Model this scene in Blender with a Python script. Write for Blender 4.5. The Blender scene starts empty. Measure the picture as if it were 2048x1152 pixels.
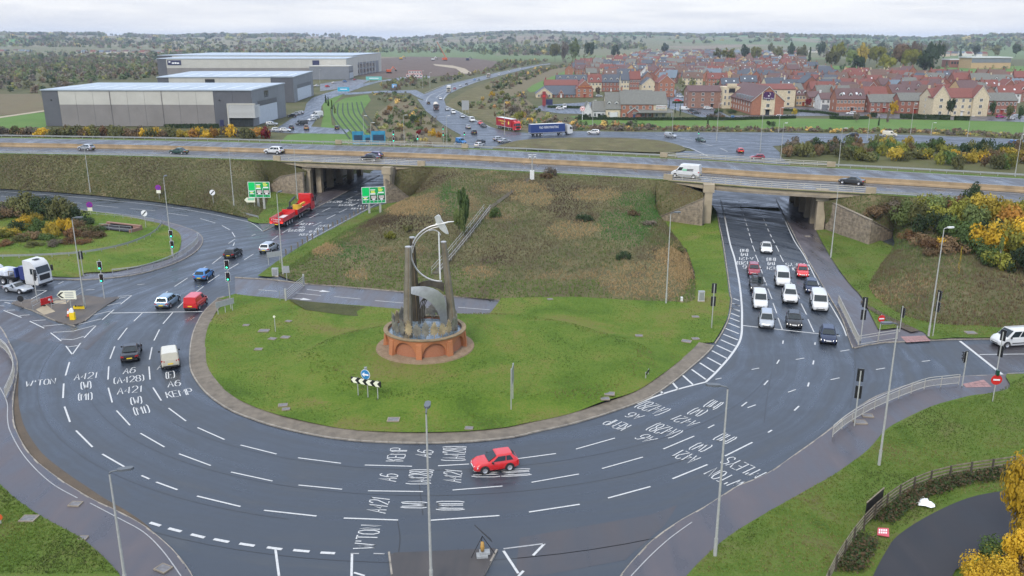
import bpy, math, random
import numpy as np
from mathutils import Vector, Matrix
from mathutils.bvhtree import BVHTree
from math import pi, sin, cos, tan, atan, atan2, radians, sqrt, hypot
sc = bpy.context.scene
COL = sc.collection
R0 = random.Random(11)
# camera
CAM_H = 33.0
PITCH = radians(16.26)
FPX = 1700.0                       # focal length in pixels of a 2048 wide picture
cam_d = bpy.data.cameras.new('camera')
cam_d.sensor_width = 36.0
cam_d.lens = FPX / 2048.0 * 36.0
cam_d.clip_start = 0.5
cam_d.clip_end = 30000.0
cam = bpy.data.objects.new('camera', cam_d)
COL.objects.link(cam)
cam.location = (0, 0, CAM_H)
cam.rotation_euler = (pi / 2 - PITCH, 0, 0)
sc.camera = cam
# sky and sun
SUN_EL, SUN_AZ = radians(42), radians(205)      # azimuth clockwise from +Y: behind the camera, a little left
world = bpy.data.worlds.new('World')
sc.world = world
world.use_nodes = True
wn = world.node_tree
for n in list(wn.nodes): wn.nodes.remove(n)
def _n(t, **k):
 n = wn.nodes.new(t)
 for a, b in k.items(): setattr(n, a, b)
 return n
def _ramp(n, stops):
 r = n.color_ramp
 while len(r.elements) > 1: r.elements.remove(r.elements[-1])
 r.elements[0].position, r.elements[0].color = stops[0][0], stops[0][1]
 for p, c in stops[1:]:
  e = r.elements.new(p); e.color = c
def _c(r, g, b): return (r, g, b, 1)
w_out = _n('ShaderNodeOutputWorld')
w_bg = _n('ShaderNodeBackground')
w_bg.inputs['Strength'].default_value = 0.1
w_sky = _n('ShaderNodeTexSky', sky_type='NISHITA', sun_disc=False, sun_elevation=SUN_EL, sun_rotation=SUN_AZ)
w_tc = _n('ShaderNodeTexCoord')
w_sep = _n('ShaderNodeSeparateXYZ')
wn.links.new(w_tc.outputs['Generated'], w_sep.inputs[0])
w_r = _n('ShaderNodeValToRGB')
_ramp(w_r, [(0.0, _c(5.6, 5.6, 5.7)), (0.02, _c(5.8, 5.78, 5.82)), (0.06, _c(5.2, 5.35, 5.75)), (0.18, _c(4.3, 5.5, 7.9)), (0.45, _c(5.8, 7.0, 9.0)), (1.0, _c(9.2, 9.7, 10.4))])
wn.links.new(w_sep.outputs['Z'], w_r.inputs[0])
w_map = _n('ShaderNodeMapping')
w_map.inputs['Scale'].default_value = (5, 5, 60)
wn.links.new(w_tc.outputs['Generated'], w_map.inputs[0])
w_no = _n('ShaderNodeTexNoise')
w_no.inputs['Scale'].default_value = 1.0
w_no.inputs['Detail'].default_value = 6.0
w_no.inputs['Roughness'].default_value = 0.55
wn.links.new(w_map.outputs[0], w_no.inputs['Vector'])
w_nr = _n('ShaderNodeValToRGB')
_ramp(w_nr, [(0.36, _c(0.84, 0.85, 0.9)), (0.56, _c(1.08, 1.06, 1.04))])
wn.links.new(w_no.outputs['Fac'], w_nr.inputs[0])
w_mul = _n('ShaderNodeMix', data_type='RGBA', blend_type='MULTIPLY')
w_mul.inputs[0].default_value = 1.0
wn.links.new(w_r.outputs[0], w_mul.inputs[6]); wn.links.new(w_nr.outputs[0], w_mul.inputs[7])
w_mix = _n('ShaderNodeMix', data_type='RGBA')
w_mix.inputs[0].default_value = 0.9
wn.links.new(w_sky.outputs[0], w_mix.inputs[6]); wn.links.new(w_mul.outputs[2], w_mix.inputs[7])
wn.links.new(w_mix.outputs[2], w_bg.inputs['Color'])
wn.links.new(w_bg.outputs[0], w_out.inputs['Surface'])
sun_d = bpy.data.lights.new('sun', 'SUN')
sun_d.energy = 1.35
sun_d.angle = radians(16)
sun_d.color = (1.0, 0.94, 0.84)
sun = bpy.data.objects.new('sun', sun_d)
COL.objects.link(sun)
sun.rotation_euler = (pi / 2 - SUN_EL, 0, pi - SUN_AZ)
sc.view_settings.view_transform = 'Standard'
sc.view_settings.look = 'None'
sc.view_settings.exposure = 0.84
sc.view_settings.gamma = 1.0
sc.view_settings.use_curve_mapping = False
sc.render.engine = 'CYCLES'
sc.cycles.use_denoising = True
sc.cycles.max_bounces = 5
sc.cycles.diffuse_bounces = 2
sc.cycles.glossy_bounces = 2
sc.cycles.transmission_bounces = 3
sc.cycles.volume_bounces = 0
sc.cycles.transparent_max_bounces = 4
# pixel -> place
def ray(px, py):
 dx, dy = (px - 1024) / FPX, (py - 576) / FPX
 return Vector((dx, cos(PITCH) - dy * sin(PITCH), -sin(PITCH) - dy * cos(PITCH)))
def P(px, py, z=0.0):
 d = ray(px, py); t = (z - CAM_H) / d.z
 return Vector((d.x * t, d.y * t, z))
def PX(p):
 x, y, z = p[0], p[1], p[2] - CAM_H
 dep = y * cos(PITCH) - z * sin(PITCH)
 up = y * sin(PITCH) + z * cos(PITCH)
 return (1024 + FPX * x / dep, 576 - FPX * up / dep)
def height(base, px, py):
 d = ray(px, py); t = base.y / d.y
 return CAM_H + d.z * t - base.z
def Ps(pts, z=0.0): return [P(a, b, z) for a, b in pts]
def spline(pts, n=8, closed=False):
 pts = [Vector(p) for p in pts]; out = []
 N = len(pts)
 for i in range(N if closed else N - 1):
  if closed: p0, p1, p2, p3 = pts[i - 1], pts[i], pts[(i + 1) % N], pts[(i + 2) % N]
  else: p0, p1, p2, p3 = pts[max(i - 1, 0)], pts[i], pts[i + 1], pts[min(i + 2, N - 1)]
  for k in range(n):
   t = k / n
   out.append(0.5 * ((2 * p1) + (p2 - p0) * t + (2 * p0 - 5 * p1 + 4 * p2 - p3) * t * t + (3 * p1 - p0 - 3 * p2 + p3) * t ** 3))
 if not closed: out.append(pts[-1])
 return out
def resample(pts, n):
 pts = [Vector(p) for p in pts]
 L = [0]
 for a, b in zip(pts, pts[1:]): L.append(L[-1] + (b - a).length)
 out = []; j = 0
 for i in range(n):
  s = L[-1] * i / (n - 1)
  while j < len(L) - 2 and L[j + 1] < s: j += 1
  seg = L[j + 1] - L[j]
  out.append(pts[j].lerp(pts[j + 1], (s - L[j]) / seg if seg > 1e-9 else 0))
 return out
def offset(pts, d):
 out = []
 for i, p in enumerate(pts):
  a, b = pts[max(i - 1, 0)], pts[min(i + 1, len(pts) - 1)]
  t = Vector((b.x - a.x, b.y - a.y, 0)).normalized()
  out.append(Vector((p.x - t.y * d, p.y + t.x * d, p.z)))
 return out
def setz(pts, z): return [Vector((p[0], p[1], z)) for p in pts]
def plen(pts): return sum((b - a).length for a, b in zip(pts, pts[1:]))
def along(pts, s):
 for a, b in zip(pts, pts[1:]):
  l = (b - a).length
  if s <= l: return a.lerp(b, s / l if l else 0), (b - a).normalized()
  s -= l
 return pts[-1].copy(), (pts[-1] - pts[-2]).normalized()
def inside(poly, x, y):
 c = False; n = len(poly); j = n - 1
 for i in range(n):
  xi, yi, xj, yj = poly[i][0], poly[i][1], poly[j][0], poly[j][1]
  if (yi > y) != (yj > y) and x < (xj - xi) * (y - yi) / (yj - yi) + xi: c = not c
  j = i
 return c
# objects
CH = {}
def tag(o, label=None, cat=None, group=None, kind=None):
 if label: o['label'] = label
 if cat: o['category'] = cat
 if group: o['group'] = group
 if kind: o['kind'] = kind
 return o
def empty(name, loc=(0, 0, 0), rz=0.0, label=None, cat=None, group=None):
 o = bpy.data.objects.new(name, None)
 o.empty_display_size = 0.3; CH[o.name] = []
 COL.objects.link(o); o.location = loc; o.rotation_euler = (0, 0, rz)
 return tag(o, label, cat, group)
def link(name, me, mat=None, parent=None, loc=None, rz=0.0, own=False):
 o = bpy.data.objects.new(name, me); COL.objects.link(o); CH[o.name] = []
 if mat is not None:
  if not me.materials: me.materials.append(mat)
  if own: o.material_slots[0].link = 'OBJECT'; o.material_slots[0].material = mat
 if parent is not None: o.parent = parent; CH.setdefault(parent.name, []).append(o)
 if loc is not None: o.location = loc
 if rz: o.rotation_euler = (0, 0, rz)
 return o
def copy_tree(o, parent=None):
 c = o.copy(); COL.objects.link(c); CH[c.name] = []
 if parent is not None: c.parent = parent; CH.setdefault(parent.name, []).append(c)
 for ch in CH.get(o.name, []): copy_tree(ch, c)
 return c
class MB:
 def __init__(s): s.v = []; s.f = []; s.m = []; s.mi = 0
 def add(s, vs, fs):
  b = len(s.v); s.v.extend([tuple(v) for v in vs]); s.f.extend([tuple(i + b for i in f) for f in fs]); s.m.extend([s.mi] * len(fs)); return s
 def quad(s, a, b, c, d): return s.add([a, b, c, d], [(0, 1, 2, 3)])
 def poly(s, pts): return s.add(pts, [tuple(range(len(pts)))])
 def box(s, c, d, rz=0.0):
  x, y, z = d[0] / 2, d[1] / 2, d[2] / 2; cs, sn = cos(rz), sin(rz); vs = []
  for dz in (-z, z):
   for dx, dy in ((-x, -y), (x, -y), (x, y), (-x, y)):
    vs.append((c[0] + dx * cs - dy * sn, c[1] + dx * sn + dy * cs, c[2] + dz))
  return s.add(vs, [(3, 2, 1, 0), (4, 5, 6, 7), (0, 1, 5, 4), (1, 2, 6, 5), (2, 3, 7, 6), (3, 0, 4, 7)])
 def bx(s, x0, x1, y0, y1, z0, z1): return s.box(((x0 + x1) / 2, (y0 + y1) / 2, (z0 + z1) / 2), (x1 - x0, y1 - y0, z1 - z0))
 def prism(s, pts, z0, z1, bottom=False):
  n = len(pts); vs = [(p[0], p[1], z0) for p in pts] + [(p[0], p[1], z1) for p in pts]
  fs = [tuple(range(n, 2 * n))] + [(i, (i + 1) % n, n + (i + 1) % n, n + i) for i in range(n)]
  if bottom: fs.append(tuple(range(n - 1, -1, -1)))
  return s.add(vs, fs)
 def extr(s, prof, axis, a, b):
  n = len(prof)
  if axis == 'y': vs = [(p[0], a, p[1]) for p in prof] + [(p[0], b, p[1]) for p in prof]
  else: vs = [(a, p[0], p[1]) for p in prof] + [(b, p[0], p[1]) for p in prof]
  return s.add(vs, [tuple(range(n - 1, -1, -1)), tuple(range(n, 2 * n))] + [(i, (i + 1) % n, n + (i + 1) % n, n + i) for i in range(n)])
 def tube(s, pts, r, n=6, cap=True, r2=None):
  pts = [Vector(p) for p in pts]; m = len(pts); vs = []; fs = []
  for i, p in enumerate(pts):
   t = (pts[min(i + 1, m - 1)] - pts[max(i - 1, 0)])
   t = t.normalized() if t.length > 1e-9 else Vector((0, 0, 1))
   u = t.cross(Vector((0, 0, 1)) if abs(t.z) < 0.95 else Vector((1, 0, 0))).normalized(); w = t.cross(u)
   rr = r if r2 is None else r + (r2 - r) * i / (m - 1)
   for k in range(n):
    a = 2 * pi * k / n
    vs.append(p + u * (cos(a) * rr) + w * (sin(a) * rr))
  for i in range(m - 1):
   for k in range(n): fs.append((i * n + k, i * n + (k + 1) % n, (i + 1) * n + (k + 1) % n, (i + 1) * n + k))
  if cap: fs += [tuple(range(n - 1, -1, -1)), tuple(range((m - 1) * n, m * n))]
  return s.add(vs, fs)
 def lathe(s, prof, c=(0, 0, 0), n=24, a0=0.0, a1=2 * pi):
  full = abs(a1 - a0 - 2 * pi) < 1e-6; m = n if full else n + 1; vs = []
  for r, z in prof:
   for k in range(m):
    a = a0 + (a1 - a0) * k / n
    vs.append((c[0] + r * cos(a), c[1] + r * sin(a), c[2] + z))
  fs = []
  for i in range(len(prof) - 1):
   for k in range(n):
    k2 = (k + 1) % m
    fs.append((i * m + k, i * m + k2, (i + 1) * m + k2, (i + 1) * m + k))
  return s.add(vs, fs)
 def ribbon(s, a, b):
  n = len(a)
  return s.add(list(a) + list(b), [(i, i + 1, n + i + 1, n + i) for i in range(n - 1)])
 def wall(s, pts, z0, z1): return s.ribbon(setz(pts, z0), setz(pts, z1))
 def mesh(s, name):
  me = bpy.data.meshes.new(name); me.from_pydata(s.v, [], s.f)
  if any(s.m): me.polygons.foreach_set('material_index', s.m)
  me.update(); return me
 def build(s, name, mat=None, parent=None, loc=None, rz=0.0, smooth=False, own=False, label=None):
  me = s.mesh(name)
  if isinstance(mat, (list, tuple)):
   for m_ in mat: me.materials.append(m_)
   mat = None
  if smooth: me.polygons.foreach_set('use_smooth', [True] * len(me.polygons))
  o = link(name, me, mat, parent, loc, rz, own)
  if label: o['label'] = label
  return o
def disc(c, r, n=12): return [(c[0] + r * cos(2 * pi * k / n), c[1] + r * sin(2 * pi * k / n)) for k in range(n)]
# materials
class NT:
 def __init__(s, name):
  s.m = bpy.data.materials.new(name); s.m.use_nodes = True; s.t = s.m.node_tree
  s.b = s.t.nodes['Principled BSDF']; s._tc = None; s._geo = None
 def n(s, t, **k):
  x = s.t.nodes.new(t)
  for a, b in k.items(): setattr(x, a, b)
  return x
 def l(s, a, b): s.t.links.new(a, b)
 def pos(s):
  if s._geo is None: s._geo = s.n('ShaderNodeNewGeometry')
  return s._geo.outputs['Position']
 def obj(s):
  if s._tc is None: s._tc = s.n('ShaderNodeTexCoord')
  return s._tc.outputs['Object']
 def noise(s, scale, detail=4, rough=0.6, vec=None, stretch=None, dist=0.0):
  x = s.n('ShaderNodeTexNoise'); x.inputs['Scale'].default_value = scale; x.inputs['Detail'].default_value = detail
  x.inputs['Roughness'].default_value = rough; x.inputs['Distortion'].default_value = dist
  v = vec if vec is not None else s.pos()
  if stretch:
   mp = s.n('ShaderNodeMapping'); mp.inputs['Scale'].default_value = stretch; s.l(v, mp.inputs[0]); v = mp.outputs[0]
  s.l(v, x.inputs['Vector']); return x.outputs['Fac']
 def ramp(s, fac, stops, const=False):
  r = s.n('ShaderNodeValToRGB')
  if const: r.color_ramp.interpolation = 'CONSTANT'
  _ramp(r, [(p, (c[0], c[1], c[2], 1) if not isinstance(c, (int, float)) else (c, c, c, 1)) for p, c in stops])
  s.l(fac, r.inputs[0]); return r.outputs[0]
 def mix(s, fac, a, b, mode='MIX'):
  x = s.n('ShaderNodeMix', data_type='RGBA', blend_type=mode)
  for v, i in ((fac, 0), (a, 6), (b, 7)):
   if hasattr(v, 'is_output') or hasattr(v, 'links'): s.l(v, x.inputs[i])
   elif isinstance(v, (int, float)): x.inputs[i].default_value = v if i == 0 else (v, v, v, 1)
   else: x.inputs[i].default_value = (v[0], v[1], v[2], 1)
  return x.outputs[2]
 def math(s, op, a, b=0.0, c=None):
  x = s.n('ShaderNodeMath', operation=op)
  for i, v in enumerate((a, b) if c is None else (a, b, c)):
   if isinstance(v, (int, float)): x.inputs[i].default_value = v
   else: s.l(v, x.inputs[i])
  return x.outputs[0]
 def bump(s, h, strength=0.3, dist=0.05):
  x = s.n('ShaderNodeBump'); x.inputs['Strength'].default_value = strength; x.inputs['Distance'].default_value = dist
  s.l(h, x.inputs['Height']); s.l(x.outputs[0], s.b.inputs['Normal']); return s
 def col(s, c):
  if isinstance(c, (tuple, list)): s.b.inputs['Base Color'].default_value = (c[0], c[1], c[2], 1)
  else: s.l(c, s.b.inputs['Base Color'])
  return s
 def rough(s, r):
  if isinstance(r, (int, float)): s.b.inputs['Roughness'].default_value = r
  else: s.l(r, s.b.inputs['Roughness'])
  return s
 def set(s, **k):
  for a, v in k.items(): s.b.inputs[a.replace('_', ' ')].default_value = v
  return s
MATS = {}
def mat(name, c, rough=0.7, var=0.12, scale=3.0, metal=0.0, coat=0.0, spec=None, emit=None, local=True):
 if name in MATS: return MATS[name]
 t = NT(name)
 v = t.obj() if local else t.pos()
 if var:
  f = t.noise(scale, 5, 0.65, v)
  lo = tuple(x * (1 - var * 1.6) for x in c); hi = tuple(min(1, x * (1 + var)) for x in c)
  t.col(t.ramp(f, [(0.3, lo), (0.7, hi)]))
 else: t.col(c)
 t.rough(rough); t.set(Metallic=metal)
 if coat: t.b.inputs['Coat Weight'].default_value = coat; t.b.inputs['Coat Roughness'].default_value = 0.08
 if spec is not None: t.b.inputs['Specular IOR Level'].default_value = spec
 if emit: t.b.inputs['Emission Color'].default_value = (*emit[0], 1); t.b.inputs['Emission Strength'].default_value = emit[1]
 MATS[name] = t.m; return t.m
# ground materials
RC = Vector((-6.6, 99.2, 0))          # centre of the roundabout
def m_asphalt(name, base, radial=True, wet=1.0, pink=0.0):
 t = NT(name); p = t.pos()
 big = t.noise(0.035, 4, 0.6, p)
 patch = t.noise(0.22, 5, 0.65, p)
 fine = t.noise(9.0, 3, 0.7, p)
 if radial:
  sub = t.n('ShaderNodeVectorMath', operation='SUBTRACT'); t.l(p, sub.inputs[0]); sub.inputs[1].default_value = RC
  ln = t.n('ShaderNodeVectorMath', operation='LENGTH'); t.l(sub.outputs[0], ln.inputs[0])
  warp = t.math('MULTIPLY_ADD', big, 6.0, ln.outputs['Value'])
  comb = t.n('ShaderNodeCombineXYZ'); t.l(warp, comb.inputs[0])
  t.l(t.math('MULTIPLY', big, 3.0), comb.inputs[1])
  streak = t.noise(0.75, 3, 0.6, comb.outputs[0])
 else:
  streak = t.noise(0.5, 3, 0.6, p, (1.0, 0.12, 1.0))
 f = t.math('MULTIPLY_ADD', streak, 0.62, t.math('MULTIPLY', patch, 0.38))
 lo = (base[0] * .55, base[1] * .60, base[2] * .68); hi = (base[0] * (2.0 if radial else 1.55), base[1] * (1.75 if radial else 1.5), base[2] * (1.5 if radial else 1.42))
 c = t.ramp(f, [(0.40, lo), (0.5, base), (0.62, hi)])
 c = t.mix(t.math('MULTIPLY', fine, 0.35), c, tuple(x * 1.5 for x in base))
 t.col(c)
 t.rough(t.ramp(f, [(0.40, 0.24 if wet > 0.5 else 0.6), (0.6, 0.62 if wet > 0.5 else 0.8)]))
 t.b.inputs['Specular IOR Level'].default_value = 0.62 if wet > 0.5 else 0.4
 t.bump(fine, 0.12, 0.02)
 return t.m
M_ROAD = m_asphalt('asphalt', (0.023, 0.030, 0.041))
M_ROAD2 = m_asphalt('asphalt_highway', (0.040, 0.039, 0.042), radial=False, wet=0.9)
M_WET = m_asphalt('asphalt_wet', (0.045, 0.055, 0.072), radial=False)
M_PATH = m_asphalt('footpath_asphalt', (0.056, 0.049, 0.056), radial=False, wet=0.8)
M_PATHD = m_asphalt('sidepath_asphalt', (0.022, 0.022, 0.026), radial=False, wet=0.2)
M_OLD = m_asphalt('old_asphalt', (0.062, 0.058, 0.064), radial=False, wet=0.8)
def m_white(name, c=(0.50, 0.50, 0.49)):
 t = NT(name)
 w = t.noise(6.0, 5, 0.75)
 t.col(t.ramp(w, [(0.30, tuple(x * 0.55 for x in c)), (0.5, c)])).rough(0.6); return t.m
M_WHITE = m_white('road_paint'); M_WORN = m_white('worn_road_paint', (0.32, 0.32, 0.32))
def m_grass(name, stops, scale=0.25, fine=4.5, bump=0.8):
 t = NT(name); p = t.pos()
 a = t.noise(scale, 6, 0.62, p, dist=0.5)
 b = t.noise(fine, 4, 0.75, p)
 f = t.math('MULTIPLY_ADD', b, 0.42, t.math('MULTIPLY', a, 0.58))
 t.col(t.ramp(f, stops)).rough(0.9); t.b.inputs['Specular IOR Level'].default_value = 0.15
 t.bump(t.math('ADD', b, t.noise(14.0, 2, 0.8, p)), bump, 0.12)
 return t.m
M_LAWN = m_grass('lawn', [(0.36, (0.055, 0.10, 0.012)), (0.45, (0.088, 0.15, 0.018)), (0.51, (0.115, 0.170, 0.024)), (0.57, (0.155, 0.165, 0.036)), (0.64, (0.165, 0.13, 0.055))], .12)
M_VERGE = m_grass('verge_grass', [(0.34, (0.055, 0.09, 0.016)), (0.44, (0.085, 0.14, 0.022)), (0.54, (0.115, 0.155, 0.032)), (0.64, (0.13, 0.115, 0.05))])
M_ROUGH = m_grass('rough_grass', [(0.32, (0.07, 0.055, 0.034)), (0.42, (0.11, 0.09, 0.05)), (0.52, (0.12, 0.115, 0.052)), (0.62, (0.19, 0.15, 0.085)), (0.74, (0.24, 0.18, 0.10))], 0.16, 2.2, 1.0)
M_FIELD = m_grass('pasture', [(0.3, (0.070, 0.125, 0.030)), (0.5, (0.095, 0.17, 0.04)), (0.7, (0.13, 0.18, 0.055))], 0.05, 1.2, 0.5)
M_SCRUBG = m_grass('scrub_ground', [(0.3, (0.055, 0.055, 0.028)), (0.48, (0.085, 0.090, 0.040)), (0.62, (0.115, 0.100, 0.052)), (0.75, (0.15, 0.12, 0.07))], 0.04, 0.8, 0.6)
M_EARTH = m_grass('bare_earth', [(0.3, (0.075, 0.052, 0.042)), (0.5, (0.115, 0.085, 0.07)), (0.7, (0.16, 0.125, 0.105))], 0.06, 0.6, 0.5)
M_KERB = mat('kerb_concrete', (0.27, 0.24, 0.20), 0.85, 0.25, 1.2, local=False)
M_SETT = mat('apron_setts', (0.15, 0.125, 0.095), 0.85, 0.22, 1.2, local=False)
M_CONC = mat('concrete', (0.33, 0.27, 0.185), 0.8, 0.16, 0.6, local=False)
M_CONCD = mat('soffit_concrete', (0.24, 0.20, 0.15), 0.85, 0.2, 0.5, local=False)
M_GALV = mat('galvanised_steel', (0.36, 0.37, 0.37), 0.45, 0.12, 4.0, metal=0.5)
M_POLE = mat('grey_pole_paint', (0.36, 0.36, 0.33), 0.5, 0.1, 4.0)
M_BLACK = mat('black_plastic', (0.012, 0.012, 0.013), 0.45, 0.15, 4.0)
M_DIRT = m_grass('kerb_dirt', [(0.3, (0.065, 0.055, 0.048)), (0.5, (0.105, 0.083, 0.062)), (0.7, (0.14, 0.105, 0.075))], 0.5, 6.0, 0.4)
def struct(name, mb, m, smooth=False, kind='structure'):
 return tag(mb.build(name, m, smooth=smooth), kind=kind)
TERR = []                                   # meshes the ground lookup may hit
def sheet(name, pts, z, m, thick=0.0, parent=None):
 mb = MB(); pts = [Vector((p[0], p[1], z)) for p in pts]
 area = sum(a.x * b.y - b.x * a.y for a, b in zip(pts, pts[1:] + pts[:1]))
 if area < 0: pts = pts[::-1]
 if thick: mb.prism(pts, z - thick, z)
 else: mb.poly(pts)
 o = mb.build(name, m, parent=parent)
 if parent is None: tag(o, kind='structure')
 TERR.append((mb.v, mb.f)); return o
# open country and hills
def hill_z(x, y):
 r = hypot(x, y)
 a = x / max(y, 1.0)
 if r < 1800: return -0.25
 k = min(1.0, (r - 1800) / 4300.0); k = k * k * (3 - 2 * k)
 ridge = 66 + 9 * sin(a * 9 + 1.0) + 6 * sin(a * 23 + 0.4) + 3 * sin(a * 51)
 ridge += 14 * math.exp(-((a + 0.32) / 0.09) ** 2) + 12 * math.exp(-((a + 0.02) / 0.06) ** 2) - 12 * math.exp(-((a + 0.13) / 0.05) ** 2) - 13 + 9 * math.exp(-((a - 0.22) / 0.12) ** 2)
 if r > 6500: ridge *= max(0.4, 1 - (r - 6500) / 9000)
 return -0.25 + k * ridge
mb = MB()
NA, rr = 150, [0, 60, 200, 500, 1000, 1800, 2100, 2400, 2700, 3000, 3300, 3600, 3900, 4200, 4500, 4800, 5100, 5400, 5700, 6000, 6300, 6700, 7500, 9000, 12000, 16000]
for r in rr:
 for k in range(NA + 1):
  az = radians(-75 + 150 * k / NA); x, y = r * sin(az), r * cos(az) - 60
  mb.v.append((x, y, hill_z(x, y)))
for i in range(len(rr) - 1):
 for k in range(NA):
  a = i * (NA + 1) + k; mb.f.append((a, a + NA + 1, a + NA + 2, a + 1)); mb.m.append(0)
mb.f = [f[::-1] for f in mb.f]
t = NT('countryside'); p = t.pos()
vo = t.n('ShaderNodeTexVoronoi'); vo.inputs['Scale'].default_value = 0.0016
mp = t.n('ShaderNodeMapping'); mp.inputs['Scale'].default_value = (1, 0.55, 1); t.l(p, mp.inputs[0]); t.l(mp.outputs[0], vo.inputs['Vector'])
fld = t.ramp(vo.outputs['Color'], [(0.0, (0.15, 0.15, 0.09)), (0.3, (0.12, 0.16, 0.075)), (0.46, (0.20, 0.165, 0.125)), (0.66, (0.09, 0.21, 0.075)), (0.76, (0.19, 0.175, 0.115))], True)
near = t.ramp(t.noise(0.02, 5, 0.65, p), [(0.3, (0.060, 0.062, 0.030)), (0.5, (0.090, 0.095, 0.040)), (0.7, (0.125, 0.11, 0.058))])
ln = t.n('ShaderNodeVectorMath', operation='LENGTH'); t.l(p, ln.inputs[0])
k = t.ramp(t.math('MULTIPLY', ln.outputs['Value'], 1 / 4000.0), [(0.22, 0.0), (0.45, 1.0)])
t.col(t.mix(k, near, fld)).rough(0.95); t.b.inputs['Specular IOR Level'].default_value = 0.1
ground = struct('ground', mb, t.m, True)
# the highway line (A421), raised on its bank
ZH = 7.3
def hw(pts): return spline([P(a, b, ZH) for a, b in pts], 10)
HW_NEAR = hw([(-700, 300), (-300, 301), (0, 306), (256, 311), (512, 319), (842, 331), (1024, 341), (1324, 358), (1536, 374), (1746, 386), (2048, 406), (2400, 432), (2800, 464)])
def side(d): return offset(HW_NEAR, d)
BARR_D, HW_W = 11.6, 29.5
near_c = side(BARR_D); HW_FAR = side(HW_W)
# near road sheet
road_pts = [Vector((-190, 15, 0)), Vector((150, 15, 0)), Vector((150, 130, 0))]
north = [p for p in side(16) if -195 < p.x < 150]
road_pts += sorted(north, key=lambda p: -p.x)
road = sheet('road', setz(road_pts, 0), 0.0, M_ROAD)
ZM = 0.014
def dash(a, b, w=0.13, z=ZM, par=None, name='lane_dash', m=None, pa=None):
 a, b = (P(*a, z), P(*b, z)) if pa is None else pa
 t_ = (b - a); t_.z = 0
 if t_.length < 1e-3: return
 s_ = Vector((-t_.y, t_.x, 0)).normalized() * (w / 2)
 MB().quad(a - s_, b - s_, b + s_, a + s_).build(name, m or M_WHITE, par or road)
def lines(lst, w=0.13, name='lane_dash', m=None, sx=1.0, ox=0.0, oy=0.0, z=ZM, par=None):
 for x0, y0, x1, y1 in lst: dash((ox + x0 / sx, oy + y0 / sx), (ox + x1 / sx, oy + y1 / sx), w, z, par, name, m)
def strip(pts, w, z=ZM, par=None, name='edge_line', m=None, world=False):
 pts = pts if world else spline(Ps(pts, z), 6)
 return MB().ribbon(offset(pts, -w / 2), offset(pts, w / 2)).build(name, m or M_WHITE, par or road)
LA = [(139,724,131,751),(127.5,767,126,796),(129,813,140,844),(152,861,185,894),(204.5,908,255,937),(283,951,299,958),(312.5,964,355,979.5),(394,992,481,1013),(528,1020.5,633,1032),(687.5,1036,796,1040),(860,1040.5,999,1031),(1058,1024,1159.5,1008.5),(1216,996,1301,973),(1345,957.5,1415,929),(1450,912,1505,884.5),(1536,865,1544,860),(1588.5,821,1598,812),(1615.5,773,1618,765),(1626,729,1627.5,721),(1629.7,689.5,1630.5,684.5)]
LB = [(284.5,626,267.5,642.5),(254.5,655.5,236,679.5),(229.5,692.5,220,717.5),(217.5,732.5,216,759),(216.5,775.5,224.5,805),(233,821,260,850.5),(281,866.5,329,894),(358,907.5,421.5,931),(462,944,545,962),(597,970,684.5,978.5),(736,981.5,846,983),(905,980,1005,972),(1063,964.5,1158,948),(1204,937,1286,914),(1326.5,898,1388.5,872),(1416,856,1428.5,849.5),(1483,812.5,1494,804),(1495,815.5,1511.5,809.5),(1528,770,1536,761),(1553.5,727.5,1558.5,719.5),(1565.5,687.5,1566.5,681)]
LC = [(345.5,625,326,647.5),(319,659,308,681),(304,694.5,299,719),(298,733,300,759),(306,775,322.5,801),(337,816,372,842),(395,855,449,879),(481,890,553,908),(596,915.5,682,926.5),(729.5,930,824,932.5),(876,931.5,938,928),(1030,918,1112,907),(1152,898,1230,876)]
LD = [(1576,784.5,1591.5,779),(1661,759.5,1679,755.5),(1752,739,1770,736),(1843.5,723,1860,721),(1591.5,719,1608.5,716),(1680.5,702.5,1699,699.5),(1431,758.5,1443,756),(1503,739,1518.5,736)]
LE = [(335,582.5,314,601),(375,556,349,573),(412,533,385,549),(443,513,424.5,527.5),(370,601,355,616),(407,572.5,386,589),(439,549.5,416,565),(477,527,455,540),(507,508,488,520),(503,472,511,468),(544,480,556,471.5),(564,466,581,456),(591,450,607,441),(619,436,637,427),(644,423,661,415.5),(626,452,643,444),(653,438,671,429),(678,425,694,417.5),(692,400,706,393),(703,412,716,406),(711,390.6,721,386),(735,379,747,373),(730,399,742,393),(172,580,189,579),(274,569.5,289.5,568)]
LF = [(1501,476,1504,486),(1505,491,1510,503),(1511,509.6,1517,524),(1519,531,1525,547),(1526.5,553.5,1533.5,571),(1535.5,577,1544,598),(1546,606,1553.5,626.7),(1556,635.6,1564.6,658.6),(1551.7,491,1557.8,503),(1560,509.6,1567,523.5),(1569.4,531,1576.5,545),(1578,560,1587,571),(1590,579,1599.4,597.5),(1602,607,1613,629),(1616,638.5,1628,664.3),
      (1498,466,1500,472),(1495,456,1497,462),(1492,446,1494,452),(1489,436,1491,442),(1486,427,1488,432),(1483,418,1485,423),(1480,409,1482,413),(1477,400,1478.5,404),
      (1545,479,1549,486),(1540,468,1543,474),(1535,457,1538,463),(1531,447,1533.5,452),(1527,437,1529,442),(1522.5,427,1525,432),(1519,418,1521,422),(1515.5,409,1517,413)]
lines(LA, 0.15); lines(LB, 0.13); lines(LC, 0.13); lines(LD, 0.13); lines(LE, 0.13); lines(LF, 0.13)
lines([(1486,651,1680,672),(220,626,405,623)], 0.22, 'stop_line')
lines([(1920,682,2008.5,752)], 0.3, 'stop_line'); lines([(1958.5,709,2120,707)], 0.15, 'centre_line')
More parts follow.
